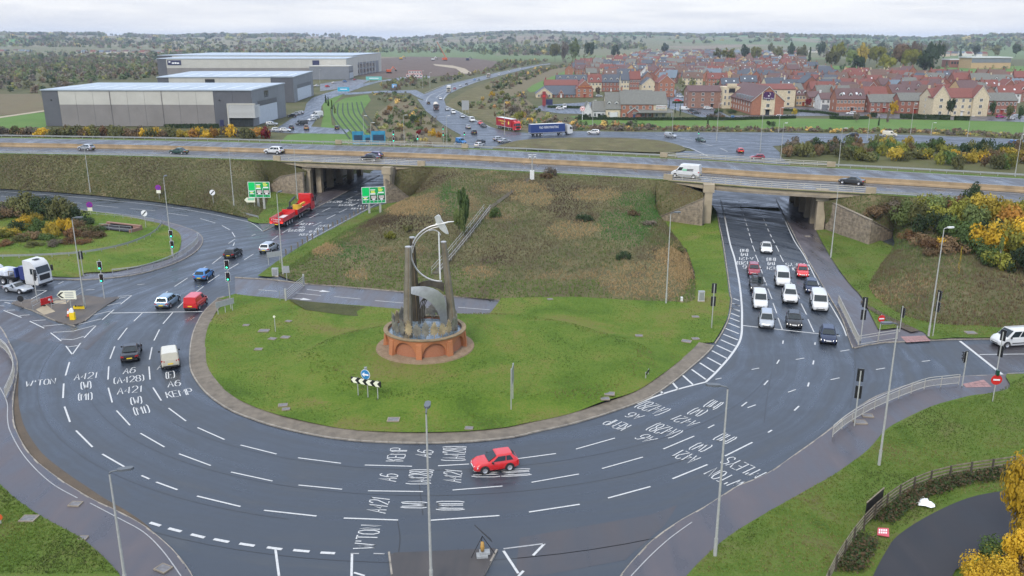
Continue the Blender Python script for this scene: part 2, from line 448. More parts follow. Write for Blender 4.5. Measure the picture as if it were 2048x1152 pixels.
strip([(1441,400),(1449,432),(1455,462),(1461,490),(1469.5,518),(1478,562),(1483,604),(1484,638),(1481.5,676),(1464,707.5),(1434,742.5),(1411.5,764)], 0.24)
strip([(1411.5,764),(1370,774.5),(1326,787.5),(1274,807)], 0.24)
strip([(1551,397),(1565,430),(1588,480),(1609,512.5),(1641,575.5),(1680,642),(1693,672)], 0.15)
lines([(1765,25,1820,48),(1755,65,1822,90),(1750,105,1820,132),(1742,143,1820,172),(1728,183,1820,220),(1708,227,1815,270),(1690,273,1808,320),(1670,318,1790,370),(1638,362,1760,418),(1600,406,1725,470),(1562,460,1678,522),(1503,503,1620,578),(1437,555,1550,635),(1365,602,1450,678),(1282,658,1330,715),(1185,720,1207,752)], 0.22, 'hatch_bar', None, 4, 1024, 600)
lines([(1772,1028,1818,1045),(1765,1068,1818,1085),(1755,1105,1820,1125)], 0.22, 'hatch_bar', None, 4, 1024, 340)
lines([(50,683,290,778),(90,683,200,675),(262,752,405,742),(403,828,600,925),(440,825,620,810),(580,897,875,868),(685,985,830,1098),(720,980,990,965),(990,965,1280,888),(825,1072,990,1078),(990,1078,1135,1035),(1300,890,1140,1055),(1065,872,1370,798),(1545,672,1385,810),(1215,757,1500,692),(1785,480,1635,600),(1450,617,1640,578),(1610,520,1710,500),(1600,492,1785,480),(420,530,640,410),(490,415,640,412),(790,325,860,290),(0,340,120,360),(0,620,60,622),(60,572,140,590),(0,545,220,553)], 0.14, 'hatch_bar', None, 6.777, 0, 520)
lines([(132,692,144.5,709),(144.5,709,161,686),(136,694,155,691)], 0.14, 'hatch_bar')
lines([(300,1045,321,1051.5),(337,1056.5,362.5,1063),(382,1068.5,409,1075),(427.5,1078,458,1084),(479,1087,509,1091.5),(534,1094.5,564,1098.5),(586.5,1100,619,1103),(641,1105,670,1106.5)], 0.26, 'give_way_dash')
lines([(701,1107,718,1107),(747,1107,769,1107.5)], 0.12, 'give_way_dash', M_WORN)
lines([(551,1099,558,1152),(704,1108,703,1152),(708,1145,729.5,1151.5)], 0.16, 'edge_line')
lines([(1007,1097.5,1089,1087)], 0.14, 'edge_line', M_WORN)
lines([(1089,1087,1066,1111),(1007,1101.5,1036.6,1146.6),(1047,1141.5,1037,1152)], 0.18, 'edge_line')
strip([(0,383),(150,394),(300,409),(400,424),(475,439),(503,446),(525,462)], 0.12)
lines([(0,392,28,394),(62,399,95,401),(118,403,164,407),(187,410,236,415),(260,417,310,421.5),(335,426,377,432),(400,437,431,446),(444,451,460,460),(464,464,470,474)], 0.13)
lines([(457,487,470,478),(466,492,469,485)], 0.13)
strip([(525,462),(580,438),(640,411),(714,372),(760,350)], 0.12)
strip([(612,483),(680,447),(742,414),(790,388)], 0.12)
GL = {
 'A': [[(0,0),(.5,1),(1,0)],[(.2,.38),(.8,.38)]], 'W': [[(0,1),(.25,0),(.5,.75),(.75,0),(1,1)]], "'": [[(.5,1),(.5,.72)]], 'T': [[(0,1),(1,1)],[(.5,1),(.5,0)]],
 'O': [[(.3,0),(.7,0),(1,.25),(1,.75),(.7,1),(.3,1),(0,.75),(0,.25),(.3,0)]], 'N': [[(0,0),(0,1),(1,0),(1,1)]], '4': [[(.75,0),(.75,1),(0,.32),(1,.32)]],
 '2': [[(0,.8),(.25,1),(.75,1),(1,.78),(1,.6),(0,0),(1,0)]], '1': [[(.2,.8),(.5,1),(.5,0)]], '(': [[(.9,1.05),(.4,.85),(.4,.15),(.9,-.05)]], ')': [[(.1,1.05),(.6,.85),(.6,.15),(.1,-.05)]],
 'M': [[(0,0),(0,1),(.5,.4),(1,1),(1,0)]], '6': [[(.9,.9),(.6,1),(.25,.95),(0,.6),(0,.2),(.25,0),(.75,0),(1,.2),(1,.4),(.75,.58),(.25,.58),(0,.4)]],
 '8': [[(.3,.53),(.05,.7),(.05,.85),(.3,1),(.7,1),(.95,.85),(.95,.7),(.7,.53),(.3,.53),(0,.36),(0,.16),(.3,0),(.7,0),(1,.16),(1,.36),(.7,.53)]],
 'E': [[(1,1),(0,1),(0,0),(1,0)],[(0,.52),(.8,.52)]], 'K': [[(0,0),(0,1)],[(1,1),(0,.42)],[(.3,.6),(1,0)]], 'P': [[(0,0),(0,1),(.75,1),(1,.85),(1,.6),(.75,.46),(0,.46)]],
 'L': [[(0,1),(0,0),(1,0)]], 'Y': [[(0,1),(.5,.5),(1,1)],[(.5,.5),(.5,0)]], 'S': [[(1,.82),(.75,1),(.25,1),(0,.82),(0,.65),(.25,.53),(.75,.47),(1,.35),(1,.18),(.75,0),(.25,0),(0,.18)]]}
GW = {'(': .5, ')': .5, "'": .35, '1': .5, 'M': 1.1, 'W': 1.15}
def road_word(txt, o, e, tp, w=0.13, m=None, par=None, z=ZM):
 o, e, tp = P(*o, z), P(*e, z), P(*tp, z)
 U, V = e - o, tp - o
 tot = sum(GW.get(c, 0.85) for c in txt) + 0.28 * (len(txt) - 1); x = 0; mb = MB()
 for c in txt:
  gw = GW.get(c, 0.85)
  for st in GL[c]:
   pts = [o + U * ((x + q[0] * gw) / tot) + V * q[1] for q in st]
   mb.ribbon(offset(pts, -w / 2), offset(pts, w / 2))
  x += gw + 0.28
 mb.build('road_lettering', m or M_WHITE, par or road, label='white road lettering %s' % txt)
for wd in [("W'TON",(51,774),(110,767),(53,763)),('A421',(148,760.5),(194.5,755.5),(151,748)),('(W)',(161,779),(184,776),(160,765)),('(M1)',(155.5,801),(186,799),(155.5,787)),('A6',(246,748),(269.5,745),(249,737)),('(A428)',(226,768),(290,761),(226,756)),('A421',(234.5,789),(285,783),(236,776)),('(W)',(261,810),(286,806),(259,796)),('(M1)',(269,831),(302,824),(264,816)),('A6',(314.5,739),(338,737),(317,729)),('(E)',(331,758),(351,754.5),(330,745)),('A6',(336,774.5),(361,771),(336,763)),('KEMP',(335,796),(386,788),(331,784)),
 ('KEMP',(806.5,922),(816,896),(771.5,922)),('A6',(861,915),(867,901.5),(830,911.5)),('(A428)',(929.5,922),(931.5,892),(884,922)),('A6',(792,963),(796,949),(756.5,960)),('(A428)',(859.5,969),(866.5,938.5),(813,969)),('A421',(922,965),(924,941),(886,962)),('(W)',(997,955),(1000,938),(945,955)),('(M1)',(1061,951),(1057,936),(1005,954)),('A421',(771,1026.5),(780,997),(732.5,1022)),('(W)',(851,1017),(852.5,1003),(803,1016.5)),('(M1)',(926.5,1021),(926,1001.5),(874.5,1021)),("W'TON",(748,1098),(762,1051),(706,1097)),
 ('KEMP',(1263,850),(1226,837),(1241.5,861)),('A6',(1289.5,831),(1264,824.5),(1273,839)),('(A428)',(1343.5,819.5),(1296,801),(1314,832)),('A6',(1316,877),(1294,868),(1289,885)),('(A428)',(1368.5,863),(1316.5,845),(1341.5,877)),('A421',(1400,844.5),(1360,829.5),(1378,854)),('(W)',(1419,821),(1391.5,815),(1399,833)),('(M1)',(1449,806),(1424,799),(1430,819.5)),('A421',(1401.5,915),(1364,899),(1379,928)),('(W)',(1428.5,891.5),(1396.5,885),(1406.5,904)),('(M1)',(1476,876),(1448,865),(1452,889)),("M'LEYS",(1533,944.5),(1464,913),(1508,957)),("W'TON",(1493,964),(1434,935),(1466.5,978)),
 ('(M1)',(1497,498),(1480,498),(1497,504)),('(W)',(1496,506),(1481.5,506),(1496,512)),('A421',(1506.5,514.5),(1477.5,514.5),(1506.5,520)),('(A428)',(1512,522.5),(1473,522.5),(1512,529)),('A6',(1502,531),(1486,531),(1502,537)),('(M1)',(1552,515.5),(1533,515.5),(1552,522)),('(W)',(1550,524),(1535,524),(1550,530)),('A421',(1561,533),(1533,533),(1561,539)),("M'LEYS",(1616,526),(1571.5,526),(1617,532.5)),("W'TON",(1618,535),(1578,535),(1619,541)),
 ('KEMP',(599.5,450),(623,450),(603.5,446)),('A6',(597,456),(608,456),(600,452)),('(A428)',(575,463),(606,463),(580,458)),('A421',(636,453),(660,453),(640,449)),('(W)',(630,459.5),(646,459.5),(633,455.5)),('(M1)',(617,465),(636,465),(620,461)),('KEMP',(598,471),(626,471),(602,467)),('(A428)',(653,405.5),(682,405.5),(657,401.5)),('KEMP',(697,401.5),(720,401.5),(700,399)),('A6',(688,406),(702,406),(690,403)),('(A428)',(676,412),(706,412),(680,408)),('(W)',(714,413),(733,413),(717,410)),('KEMP',(702,418.5),(725,418.5),(705,415.5))]:
 far_ = wd[1][1] < 560
 road_word(*wd, w=0.14 if far_ else 0.105)
# islands, verges and paths
KERB_ME = None
def kerb_line(pts, par, z=0.0, h=0.12, L=1.2, stones=True, w=0.14, closed=False):
 global KERB_ME
 if KERB_ME is None:
  mb = MB(); mb.bx(-.5, .5, -.5, .5, -1.0, 0.93); mb.bx(-.485, .485, -.42, .42, 0.93, 1.0); KERB_ME = mb.mesh('kerb_stone'); KERB_ME.materials.append(M_KERB)
 tot = plen(pts); n = int(tot / L)
 for i in range(n):
  p, d = along(pts, (i + 0.5) * tot / n)
  o = link('kerb_stone', KERB_ME, None, par, (p.x, p.y, z), atan2(d.y, d.x))
  o.scale = (tot / n - 0.02, w, h + R0.uniform(-0.008, 0.008))
KERB_IN = [(462,598),(440,596),(410,622),(394,648),(385,672),(380,705),(382,740),(400,772),(425,797),(462,821),(512,841),(562,856),(637,872),(702,881),(762,885),(842,887),(937,884),(1024,875),(1074,864),(1149,847),(1224,824),(1296,797),(1344,766),(1381,736),(1414,707),(1434,682),(1449,657),(1459,632),(1463,600),(1461,590),(1454,540),(1446,485),(1439,452),(1434,422)]
kin = spline(Ps(KERB_IN), 5)
svc_top = Ps([(470,556),(540,560),(607,568),(687,574),(807,585),(910,594),(1003,601)])
svc_bot = Ps([(976,639),(910,633),(807,625),(712,615),(612,606),(560,599),(512,594),(470,590)])
from mathutils import noise as mnoise
isl_out = kin[:]                                  # road side
def dome(x, y):
 d = hypot(x - RC.x, y - (RC.y - 9)); e_ = hypot((x - RC.x - 3) / 1.35, y - (RC.y - 14)) + 1.6 * mnoise.noise(Vector((x * .09, y * .09, 8))); k = min(1.0, max(0.0, (14.5 - e_) / 2.2)); k = k * k * (3 - 2 * k)
 return 0.12 + 0.35 * max(0.0, 1 - (d / 27.0) ** 2) + .75 * k + .12 * mnoise.noise(Vector((x * .13, y * .13, 3)))
def raft(name, outline, zf, m, step=2.0, smooth=True):
 import bmesh
 bm = bmesh.new(); vs = [bm.verts.new((p[0], p[1], 0)) for p in outline]; f = bm.faces.new(vs)
 xs = [p[0] for p in outline]; ys = [p[1] for p in outline]
 for x in np.arange(min(xs) + step, max(xs), step):
  bmesh.ops.bisect_plane(bm, geom=bm.faces[:] + bm.edges[:] + bm.verts[:], plane_co=(x, 0, 0), plane_no=(1, 0, 0))
 for y in np.arange(min(ys) + step, max(ys), step):
  bmesh.ops.bisect_plane(bm, geom=bm.faces[:] + bm.edges[:] + bm.verts[:], plane_co=(0, y, 0), plane_no=(0, 1, 0))
 bmesh.ops.triangulate(bm, faces=bm.faces[:])
 for v in bm.verts: v.co.z = zf(v.co.x, v.co.y)
 if sum(f.normal.z * f.calc_area() for f in bm.faces) < 0: bmesh.ops.reverse_faces(bm, faces=bm.faces[:])
 for f in bm.faces: f.normal_update()
 if sum(f.normal.z for f in bm.faces) < 0: bmesh.ops.reverse_faces(bm, faces=bm.faces[:])
 me = bpy.data.meshes.new(name); bm.to_mesh(me); bm.free()
 if smooth: me.polygons.foreach_set('use_smooth', [True] * len(me.polygons))
 o = link(name, me, m); tag(o, kind='structure')
 TERR.append(([v.co[:] for v in me.vertices], [tuple(p.vertices) for p in me.polygons])); return o
apron_end = next(i for i, p in enumerate(kin) if PX(p)[0] > 1430)
inner = offset(kin, 1.55)
lawn_edge = inner[2:apron_end] + [Vector((p.x, p.y, 0)) for p in offset(kin, 0.2)[apron_end:]]
lawn_edge = lawn_edge + Ps([(1416,400),(1408,452),(1314,442),(1340,471),(1373,501),(1389,545),(1390,600),(1340,606),(1150,597),(1003,601)]) + svc_bot[0:1] + svc_bot[1:]
isl_lawn = raft('island_lawn', lawn_edge, lambda x, y: dome(x, y) + 0.07 * mnoise.noise(Vector((x * .25, y * .25, 0))) + 0.05, M_LAWN)
ap_a, ap_b = kin[:apron_end], inner[:apron_end]
apron = struct('road_apron', MB().ribbon(setz(offset(ap_a, 0.08), 0.11), setz(offset(ap_b, 0.1), 0.2)), M_SETT)
kerb_line(ap_a, apron, 0, 0.115)
kerb_line(kin[apron_end:], isl_lawn, 0, 0.12)
svc = sheet('service_road', svc_top + Ps([(1007,602)]) + svc_bot, 0.03, M_OLD)
lines([(517,579.5,554,582.5),(592,586,642,591),(668,593,721.5,598),(750,601,807,606),(916,614.5,979,619.5)], 0.13, 'lane_dash', None, z=0.05, par=svc)
for a, b in (((662,584),(614,579)), ((624.5,600),(584.5,596))):
 A, B = P(*a, 0.05), P(*b, 0.05); d = (A - B).normalized(); s_ = Vector((-d.y, d.x, 0))
 mb = MB(); mb.quad(B - s_ * .08, B + s_ * .08, A - d * 1.6 + s_ * .08, A - d * 1.6 - s_ * .08); mb.poly([A - d * 1.6 + s_ * .45, A - d * 1.6 - s_ * .45, A]); mb.build('lane_arrow', M_WHITE, svc)
lines([(1003 - i * 6, 606 + i * 7, 1001 - i * 6, 608.5 + i * 7) for i in range(5)], 0.3, 'end_mark', M_WORN, z=0.05, par=svc)
kerb_line(svc_top, svc, 0.0, 0.16); kerb_line(Ps([(1005,601),(976,639)]), svc, 0.0, 0.16)
sheet('moss_strip', Ps([(577,603),(612,607.5),(712,616.5),(807,626.5),(810,641),(700,637),(612,625)]), 0.36, m_grass('moss', [(0.3, (0.045, 0.046, 0.022)), (0.5, (0.07, 0.075, 0.03)), (0.7, (0.10, 0.095, 0.045))], 0.5, 3.0))
spl = sheet('traffic_island', spline(Ps([(24,607),(66,622),(145,652),(195,622),(237,596),(210,597),(165,592),(110,597),(62,600)]), 3, True), 0.13, m_asphalt('island_asphalt', (0.085, 0.072, 0.062), False, 0.3), 0.13)
kerb_line(spline(Ps([(24,607),(66,622),(145,652),(195,622),(237,596)]), 2), spl)
sheet('crossing_slab', Ps([(72,621),(92,611),(111,625),(88,632)]), 0.142, M_CONC, parent=spl)
sheet('crossing_slab', Ps([(104,608),(112,603),(140,602.5),(132,610)]), 0.142, M_CONC, parent=spl)
tri_road = [(-260,548),(0,557),(60,561),(117,560),(170,560),(225,556),(285,547),(350,527),(390,505),(405,485),(400,470),(375,457),(320,442),(250,432),(175,422),(100,412),(0,403),(-260,388)]
tri = spline(Ps(tri_road), 4)
tri_path = sheet('corner_path', tri, 0.11, M_PATH, 0.11)
kerb_line(tri[4:], tri_path)
tri_in = spline(Ps([(-260,541),(0,550),(60,553),(117,556),(160,556),(172,548),(225,546),(285,534),(347,515),(362,490),(358,468),(330,452),(300,445),(250,434),(175,424),(100,414),(0,405.5),(-260,390)]), 4)
tri_lawn = raft('corner_lawn', tri_in, lambda x, y: 0.23 + 0.1 * mnoise.noise(Vector((x * .2, y * .2, 3))), M_LAWN)
bl_kerb = spline(Ps([(-90,610),(-30,635),(0,655),(20,690),(33,720),(34,745),(27,790),(25,825),(32,864),(62,914),(112,956),(155,984),(190,1004),(237,1026),(287,1054),(325,1084),(355,1114),(382,1152),(420,1230)]), 4)
bl = sheet('footpath', bl_kerb + Ps([(300,1330),(-300,1330),(-300,610)]), 0.12, M_PATH, 0.12)
kerb_line(bl_kerb, bl)
strip([(0,775),(14,805),(15,837),(21,864),(50,914),(100,964),(155,996)], 0.08, 0.135, bl, 'path_line', M_WORN)
strip([(180,1006),(237,1036),(287,1064),(325,1101),(362,1152)], 0.08, 0.135, bl, 'path_line', M_WORN)
bl_lawn = raft('verge_lawn', spline(Ps([(-200,880),(-60,930),(0,970),(37,1004),(100,1044),(160,1076),(200,1109),(240,1152),(285,1230)], 0.12), 3) + Ps([(150,1300),(-250,1300)]), lambda x, y: 0.19 + 0.05 * mnoise.noise(Vector((x * .4, y * .4, 5))), M_VERGE)
dk = bl_kerb[20:58]
MB().ribbon(setz(offset(dk, 0.1), 0.008), setz([offset(dk, 0.15 + 0.75 * sin(pi * i / len(dk)))[i] for i in range(len(dk))], 0.008)).build('gutter_dirt', M_DIRT, road)
s2 = sheet('traffic_island', Ps([(784,1160),(778,1112),(790,1108),(890,1104),(988,1099),(995,1102),(965,1160)]), 0.12, m_asphalt('island_asphalt_dark', (0.05, 0.046, 0.046), False, 0.2), 0.12)
kerb_line(Ps([(784,1152),(779,1114),(790,1108)]), s2); kerb_line(Ps([(994,1101),(967,1152)]), s2)
br_kerb = spline(Ps([(1200,1215),(1244,1152),(1274,1116),(1311,1079),(1361,1044),(1414,1014),(1474,976),(1536,949),(1598,906),(1636,879),(1671,852),(1711,820),(1748,797),(1798,777),(1848,765),(1918,755),(2008,751),(2048,747),(2300,738)]), 4)
br = sheet('footpath', br_kerb + Ps([(2500,1300),(1200,1300)]), 0.12, M_PATH, 0.12)
kerb_line(br_kerb, br)
strip([(1262,1152),(1300,1112),(1340,1076),(1384,1044)], 0.08, 0.135, br, 'path_line', M_WORN)
br_in = spline(Ps([(1330,1215),(1374,1152),(1414,1111),(1474,1064),(1536,1026),(1611,984),(1686,939),(1736,901),(1768,864),(1798,845),(1861,815),(1936,795),(1986,787),(2020,776),(2012,752),(2048,749),(2300,741)], 0.12), 4)
br_lawn = raft('verge_lawn', br_in + Ps([(2600,1000),(2400,1300),(1330,1300)]), lambda x, y: 0.24 + 0.09 * mnoise.noise(Vector((x * .3, y * .3, 7))), M_VERGE)
side_path = sheet('side_path', spline(Ps([(1715,1230),(1746,1152),(1773,1101),(1798,1069),(1861,1029),(1936,996),(2011,981),(2100,972)], 0.38), 4) + Ps([(2150,1030),(2020,1075),(1961,1106),(1911,1140),(1860,1230)], 0.38), 0.38, M_PATHD)
rk = spline(Ps([(1551,396),(1558.5,412),(1598.5,490),(1636,555),(1661,598),(1684,638),(1702,688),(1708.6,696),(1733,691),(1769,686),(1812,684),(1860,681.5),(1911,679.5),(2048,678),(2300,675)]), 4)
rp = sheet('footpath', rk + Ps([(2300,640),(1900,640),(1760,600),(1700,470),(1622,415),(1604,396)]), 0.12, M_PATH, 0.12)
kerb_line(rk[4:], rp)
rv = raft('verge_lawn', spline(Ps([(1632,462),(1661,515),(1696,565),(1723,595),(1751,650),(1762,661),(1800,657),(1845,664),(1862,679),(1911,677),(2048,676),(2300,673)], 0.12), 3) + Ps([(2320,600),(2000,560),(1800,500),(1700,455)], 0.12), lambda x, y: 0.23 + 0.08 * mnoise.noise(Vector((x * .3, y * .3, 9))), M_VERGE)
pink = mat('pink_blister_slab', (0.30, 0.17, 0.16), 0.8, 0.2, 3.0, local=False)
for pts, n in (([(1925,768),(1968,759),(1985,774),(1932,775)], 4), ([(1801,673),(1851,671),(1862,682),(1813,685)], 5)):
 q = Ps(pts, 0.135)
 for i in range(n):
  for j in range(3):
   a = [q[0].lerp(q[1], k / n).lerp(q[3].lerp(q[2], k / n), l / 3) for k, l in ((i, j), (i + .94, j), (i + .94, j + .94), (i, j + .94))]
   MB().poly(a[::-1]).build('paving_slab', pink, br if pts[0][1] > 700 else rp)
sheet('trodden_track', spline(Ps([(1723,600),(1750,617),(1780,633),(1812,648),(1840,661)], 0.27), 3) + spline(Ps([(1822,664),(1795,652),(1765,634),(1738,618),(1722,604)], 0.27), 3), 0.27, M_DIRT)
lp = sheet('footpath', Ps([(527,463),(580,439),(640,412),(714,373),(760,351),(720,345),(640,372),(610,395),(560,432),(535,446),(512,440)]), 0.1, M_PATH, 0.1)
kerb_line(Ps([(527,463),(580,439),(640,412),(714,373)]), lp)
M_SEAM = mat('tar_seam', (.012, .012, .014), .35, .2, 3.0, local=False); M_PATCHR = m_asphalt('patched_asphalt', (0.036, 0.033, 0.037), False, 1.0)
for r_, a0, a1 in ((41.2, 205, 300), (45.4, 190, 258), (49.6, 212, 320), (37.3, 230, 330), (53.4, 236, 300)):
 strip([Vector((RC.x + r_ * cos(radians(a)), RC.y + r_ * sin(radians(a)) * 1.02, .006)) for a in np.linspace(a0, a1, 40)], .07, name='tar_seam', m=M_SEAM, world=True)
for px in ([(795,1040),(800,1075),(797,1106)], [(1709,700),(1710,740),(1706,780),(1700,815)], [(846,1030),(840,980),(838,950)], [(1545,735),(1535,790),(1528,845)]): strip(px, .08, .006, name='tar_seam', m=M_SEAM)
for k, q in enumerate(([(0,640),(95,668),(80,690),(0,672)], [(0,612),(60,630),(150,662),(240,640),(175,700),(60,672),(0,650)], [(1040,1075),(1300,1030),(1355,1010),(1330,1050),(1250,1120),(1090,1150),(1030,1150)], [(1925,690),(2048,686),(2048,742),(2006,745)])): sheet('tarmac_patch', Ps(q), 0.004 + .001 * k, M_PATCHR, parent=road)
# banks
LOFT = {}
def loft(name, crest, toe, nu, nv, m, amp=0.25, ease=0.0):
 c, t_ = resample(crest, nu), resample(toe, nu); mb = MB(); g = []
 for j in range(nv):
  v = j / (nv - 1); row = []
  for i in range(nu):
   p = c[i].lerp(t_[i], v)
   if ease: p.z += ease * sin(pi * v) * (c[i].z - t_[i].z)
   if 0 < j < nv - 1: p.z += amp * mnoise.noise(Vector((p.x * .12, p.y * .12, 1.7))) + amp * 0.5 * mnoise.noise(Vector((p.x * .4, p.y * .4, 4.7)))
   row.append(p)
  g.append(row)
 mb.v = [tuple(p) for r in g for p in r]
 mb.f = [(j * nu + i, (j + 1) * nu + i, (j + 1) * nu + i + 1, j * nu + i + 1) for j in range(nv - 1) for i in range(nu - 1)]; mb.m = [0] * len(mb.f)
 a = Vector(mb.v[mb.f[0][0]]); b = Vector(mb.v[mb.f[0][1]]); d = Vector(mb.v[mb.f[0][3]])
 if (b - a).cross(d - a).z < 0: mb.f = [f[::-1] for f in mb.f]
 LOFT.setdefault(name, []).append(g); TERR.append((mb.v, mb.f))
 return struct(name, mb, m, True)
def hwp(px, d, z=None):
 L = side(d)
 if px <= PX(L[0])[0]: return Vector((L[0].x, L[0].y, ZH if z is None else z))
 for a, b in zip(L, L[1:]):
  xa, xb = PX(a)[0], PX(b)[0]
  if xa <= px <= xb: p = a.lerp(b, (px - xa) / (xb - xa)); return Vector((p.x, p.y, ZH if z is None else z))
 return Vector((L[-1].x, L[-1].y, ZH if z is None else z))
def hw_seg(x0, x1, d, z=None, n=40):
 return [hwp(x0 + (x1 - x0) * k / (n - 1), d, z) for k in range(n)]
CR = -1.6
main_toe = Ps([(824,398),(806,416),(775,431),(735,441),(690,463),(640,494),(600,518),(572,536),(556,549),(575,557),(607,566),(687,572),(807,583),(910,592),(1003,599),(1150,595),(1340,604),(1388,600),(1387,545),(1370,500),(1337,470),(1308,441)], 0.16)
loft('middle_bank', hw_seg(868, 1312, CR), spline(main_toe, 4), 90, 36, M_ROUGH, 0.35)
loft('middle_bank', [hwp(772, -.9, 5.4), hwp(800, -1.1, 6.4)] + hw_seg(835, 868, CR), Ps([(774,403),(800,400),(824,398)], .16), 14, 8, M_ROUGH, .1)
loft('middle_bank', hw_seg(1312, 1336, CR) + [hwp(1372, -1.1, 6.4), hwp(1408, -.9, 5.4)], Ps([(1311,440),(1358,445),(1405,450)], .16), 14, 8, M_ROUGH, .1)
loft('left_bank', hw_seg(-600, 528, CR), spline(Ps([(-680,366),(-400,364),(-200,366),(0,377),(150,387),(300,402),(400,416),(460,428),(505,436),(527,420),(537,396),(541,382)], 0.16), 4), 80, 20, M_ROUGH, 0.3)
loft('left_bank', hw_seg(528, 556, CR) + [hwp(585, -1.1, 6.4), hwp(612, -.9, 5.4)], Ps([(541,382),(575,384),(610,389)], .16), 14, 8, M_ROUGH, .1)
loft('right_bank', hw_seg(1790, 2700, CR), spline(Ps([(1786,473),(1788,494),(1762,530),(1738,572),(1758,602),(1800,628),(1870,648),(2048,656),(2300,655),(2700,640)], 0.2), 4), 80, 24, M_ROUGH, 0.4)
loft('right_bank', [hwp(1650, -.9, 5.4), hwp(1690, -1.1, 6.4)] + hw_seg(1742, 1790, CR), Ps([(1652,459),(1738,487.5),(1786,473)], .2), 14, 10, M_ROUGH, .15)
raft('verge_lawn', Ps([(552,524),(590,500),(612,486),(650,466),(680,450),(742,417),(772,407.5),(822,400.5),(806,417),(775,432),(735,442),(690,464),(640,495),(600,519),(572,537),(557,551),(540,554),(515,552)], .14), lambda x, y: .17 + .05 * mnoise.noise(Vector((x * .3, y * .3, 2))), M_VERGE)
raft('verge_lawn', spline(Ps([(504,444),(535,447),(560,433),(608,397),(611,390),(575,385.5),(541,383.5),(530,400),(522,425),(495,437)], .14), 2, True), lambda x, y: .17 + .05 * mnoise.noise(Vector((x * .3, y * .3, 2))), M_VERGE)
# highway surface
hwy = struct('highway', MB().ribbon(HW_NEAR, HW_FAR), M_ROAD2)
TERR.append(([tuple(p) for p in HW_NEAR + HW_FAR], [(i, i + 1, len(HW_NEAR) + i + 1, len(HW_NEAR) + i) for i in range(len(HW_NEAR) - 1)]))
struct('highway_verge', MB().ribbon(setz(side(CR - 0.1), ZH - .02), setz(HW_NEAR, ZH - 0.004)), M_VERGE)
struct('highway_verge', MB().ribbon(setz(HW_FAR, ZH - 0.004), setz(side(HW_W + 2.6), ZH - .02)), M_VERGE)
for d, w in ((0.35, 0.2), (BARR_D - 2.0, 0.2), (BARR_D + 7.6, 0.2), (HW_W - 0.6, 0.2)):
 strip([Vector((p.x, p.y, ZH + 0.014)) for p in side(d)], w, par=hwy, world=True)
for d in (BARR_D - 5.6, BARR_D + 11.6):
 L = setz(side(d), ZH + 0.014); tot = plen(L); s_ = 0.0
 while s_ < tot - 3:
  a, _ = along(L, s_); b, _ = along(L, s_ + 2.4)
  if -160 < a.x < 140: dash(0, 0, 0.18, par=hwy, pa=(a, b))
  s_ += 8.2
cb = MB(); Lb = side(BARR_D)
for prof in ([(-.35, 0), (-.3, .3), (-.13, .45), (-.1, 1.0), (.1, 1.0), (.13, .45), (.3, .3), (.35, 0)],):
 n = len(prof); base = []
 for i, p in enumerate(Lb):
  a, b = Lb[max(i - 1, 0)], Lb[min(i + 1, len(Lb) - 1)]; tt = Vector((b.x - a.x, b.y - a.y, 0)).normalized(); s_ = Vector((-tt.y, tt.x, 0))
  for u, h in prof: cb.v.append(tuple(p + s_ * u + Vector((0, 0, h))))
 for i in range(len(Lb) - 1):
  for k in range(n - 1): cb.f.append((i * n + k, (i + 1) * n + k, (i + 1) * n + k + 1, i * n + k + 1)); cb.m.append(0)
M_BARR = mat('sandy_barrier_concrete', (0.31, 0.22, 0.125), 0.85, 0.2, 0.35, local=False)
o = cb.build('central_barrier', M_BARR); tag(o, 'long sandy concrete barrier down the middle of the raised highway', 'barrier')
struct('central_reserve', MB().ribbon(setz(side(BARR_D + 0.3), ZH + 0.01), setz(side(BARR_D + 6.8), ZH + 0.01)), M_DIRT)
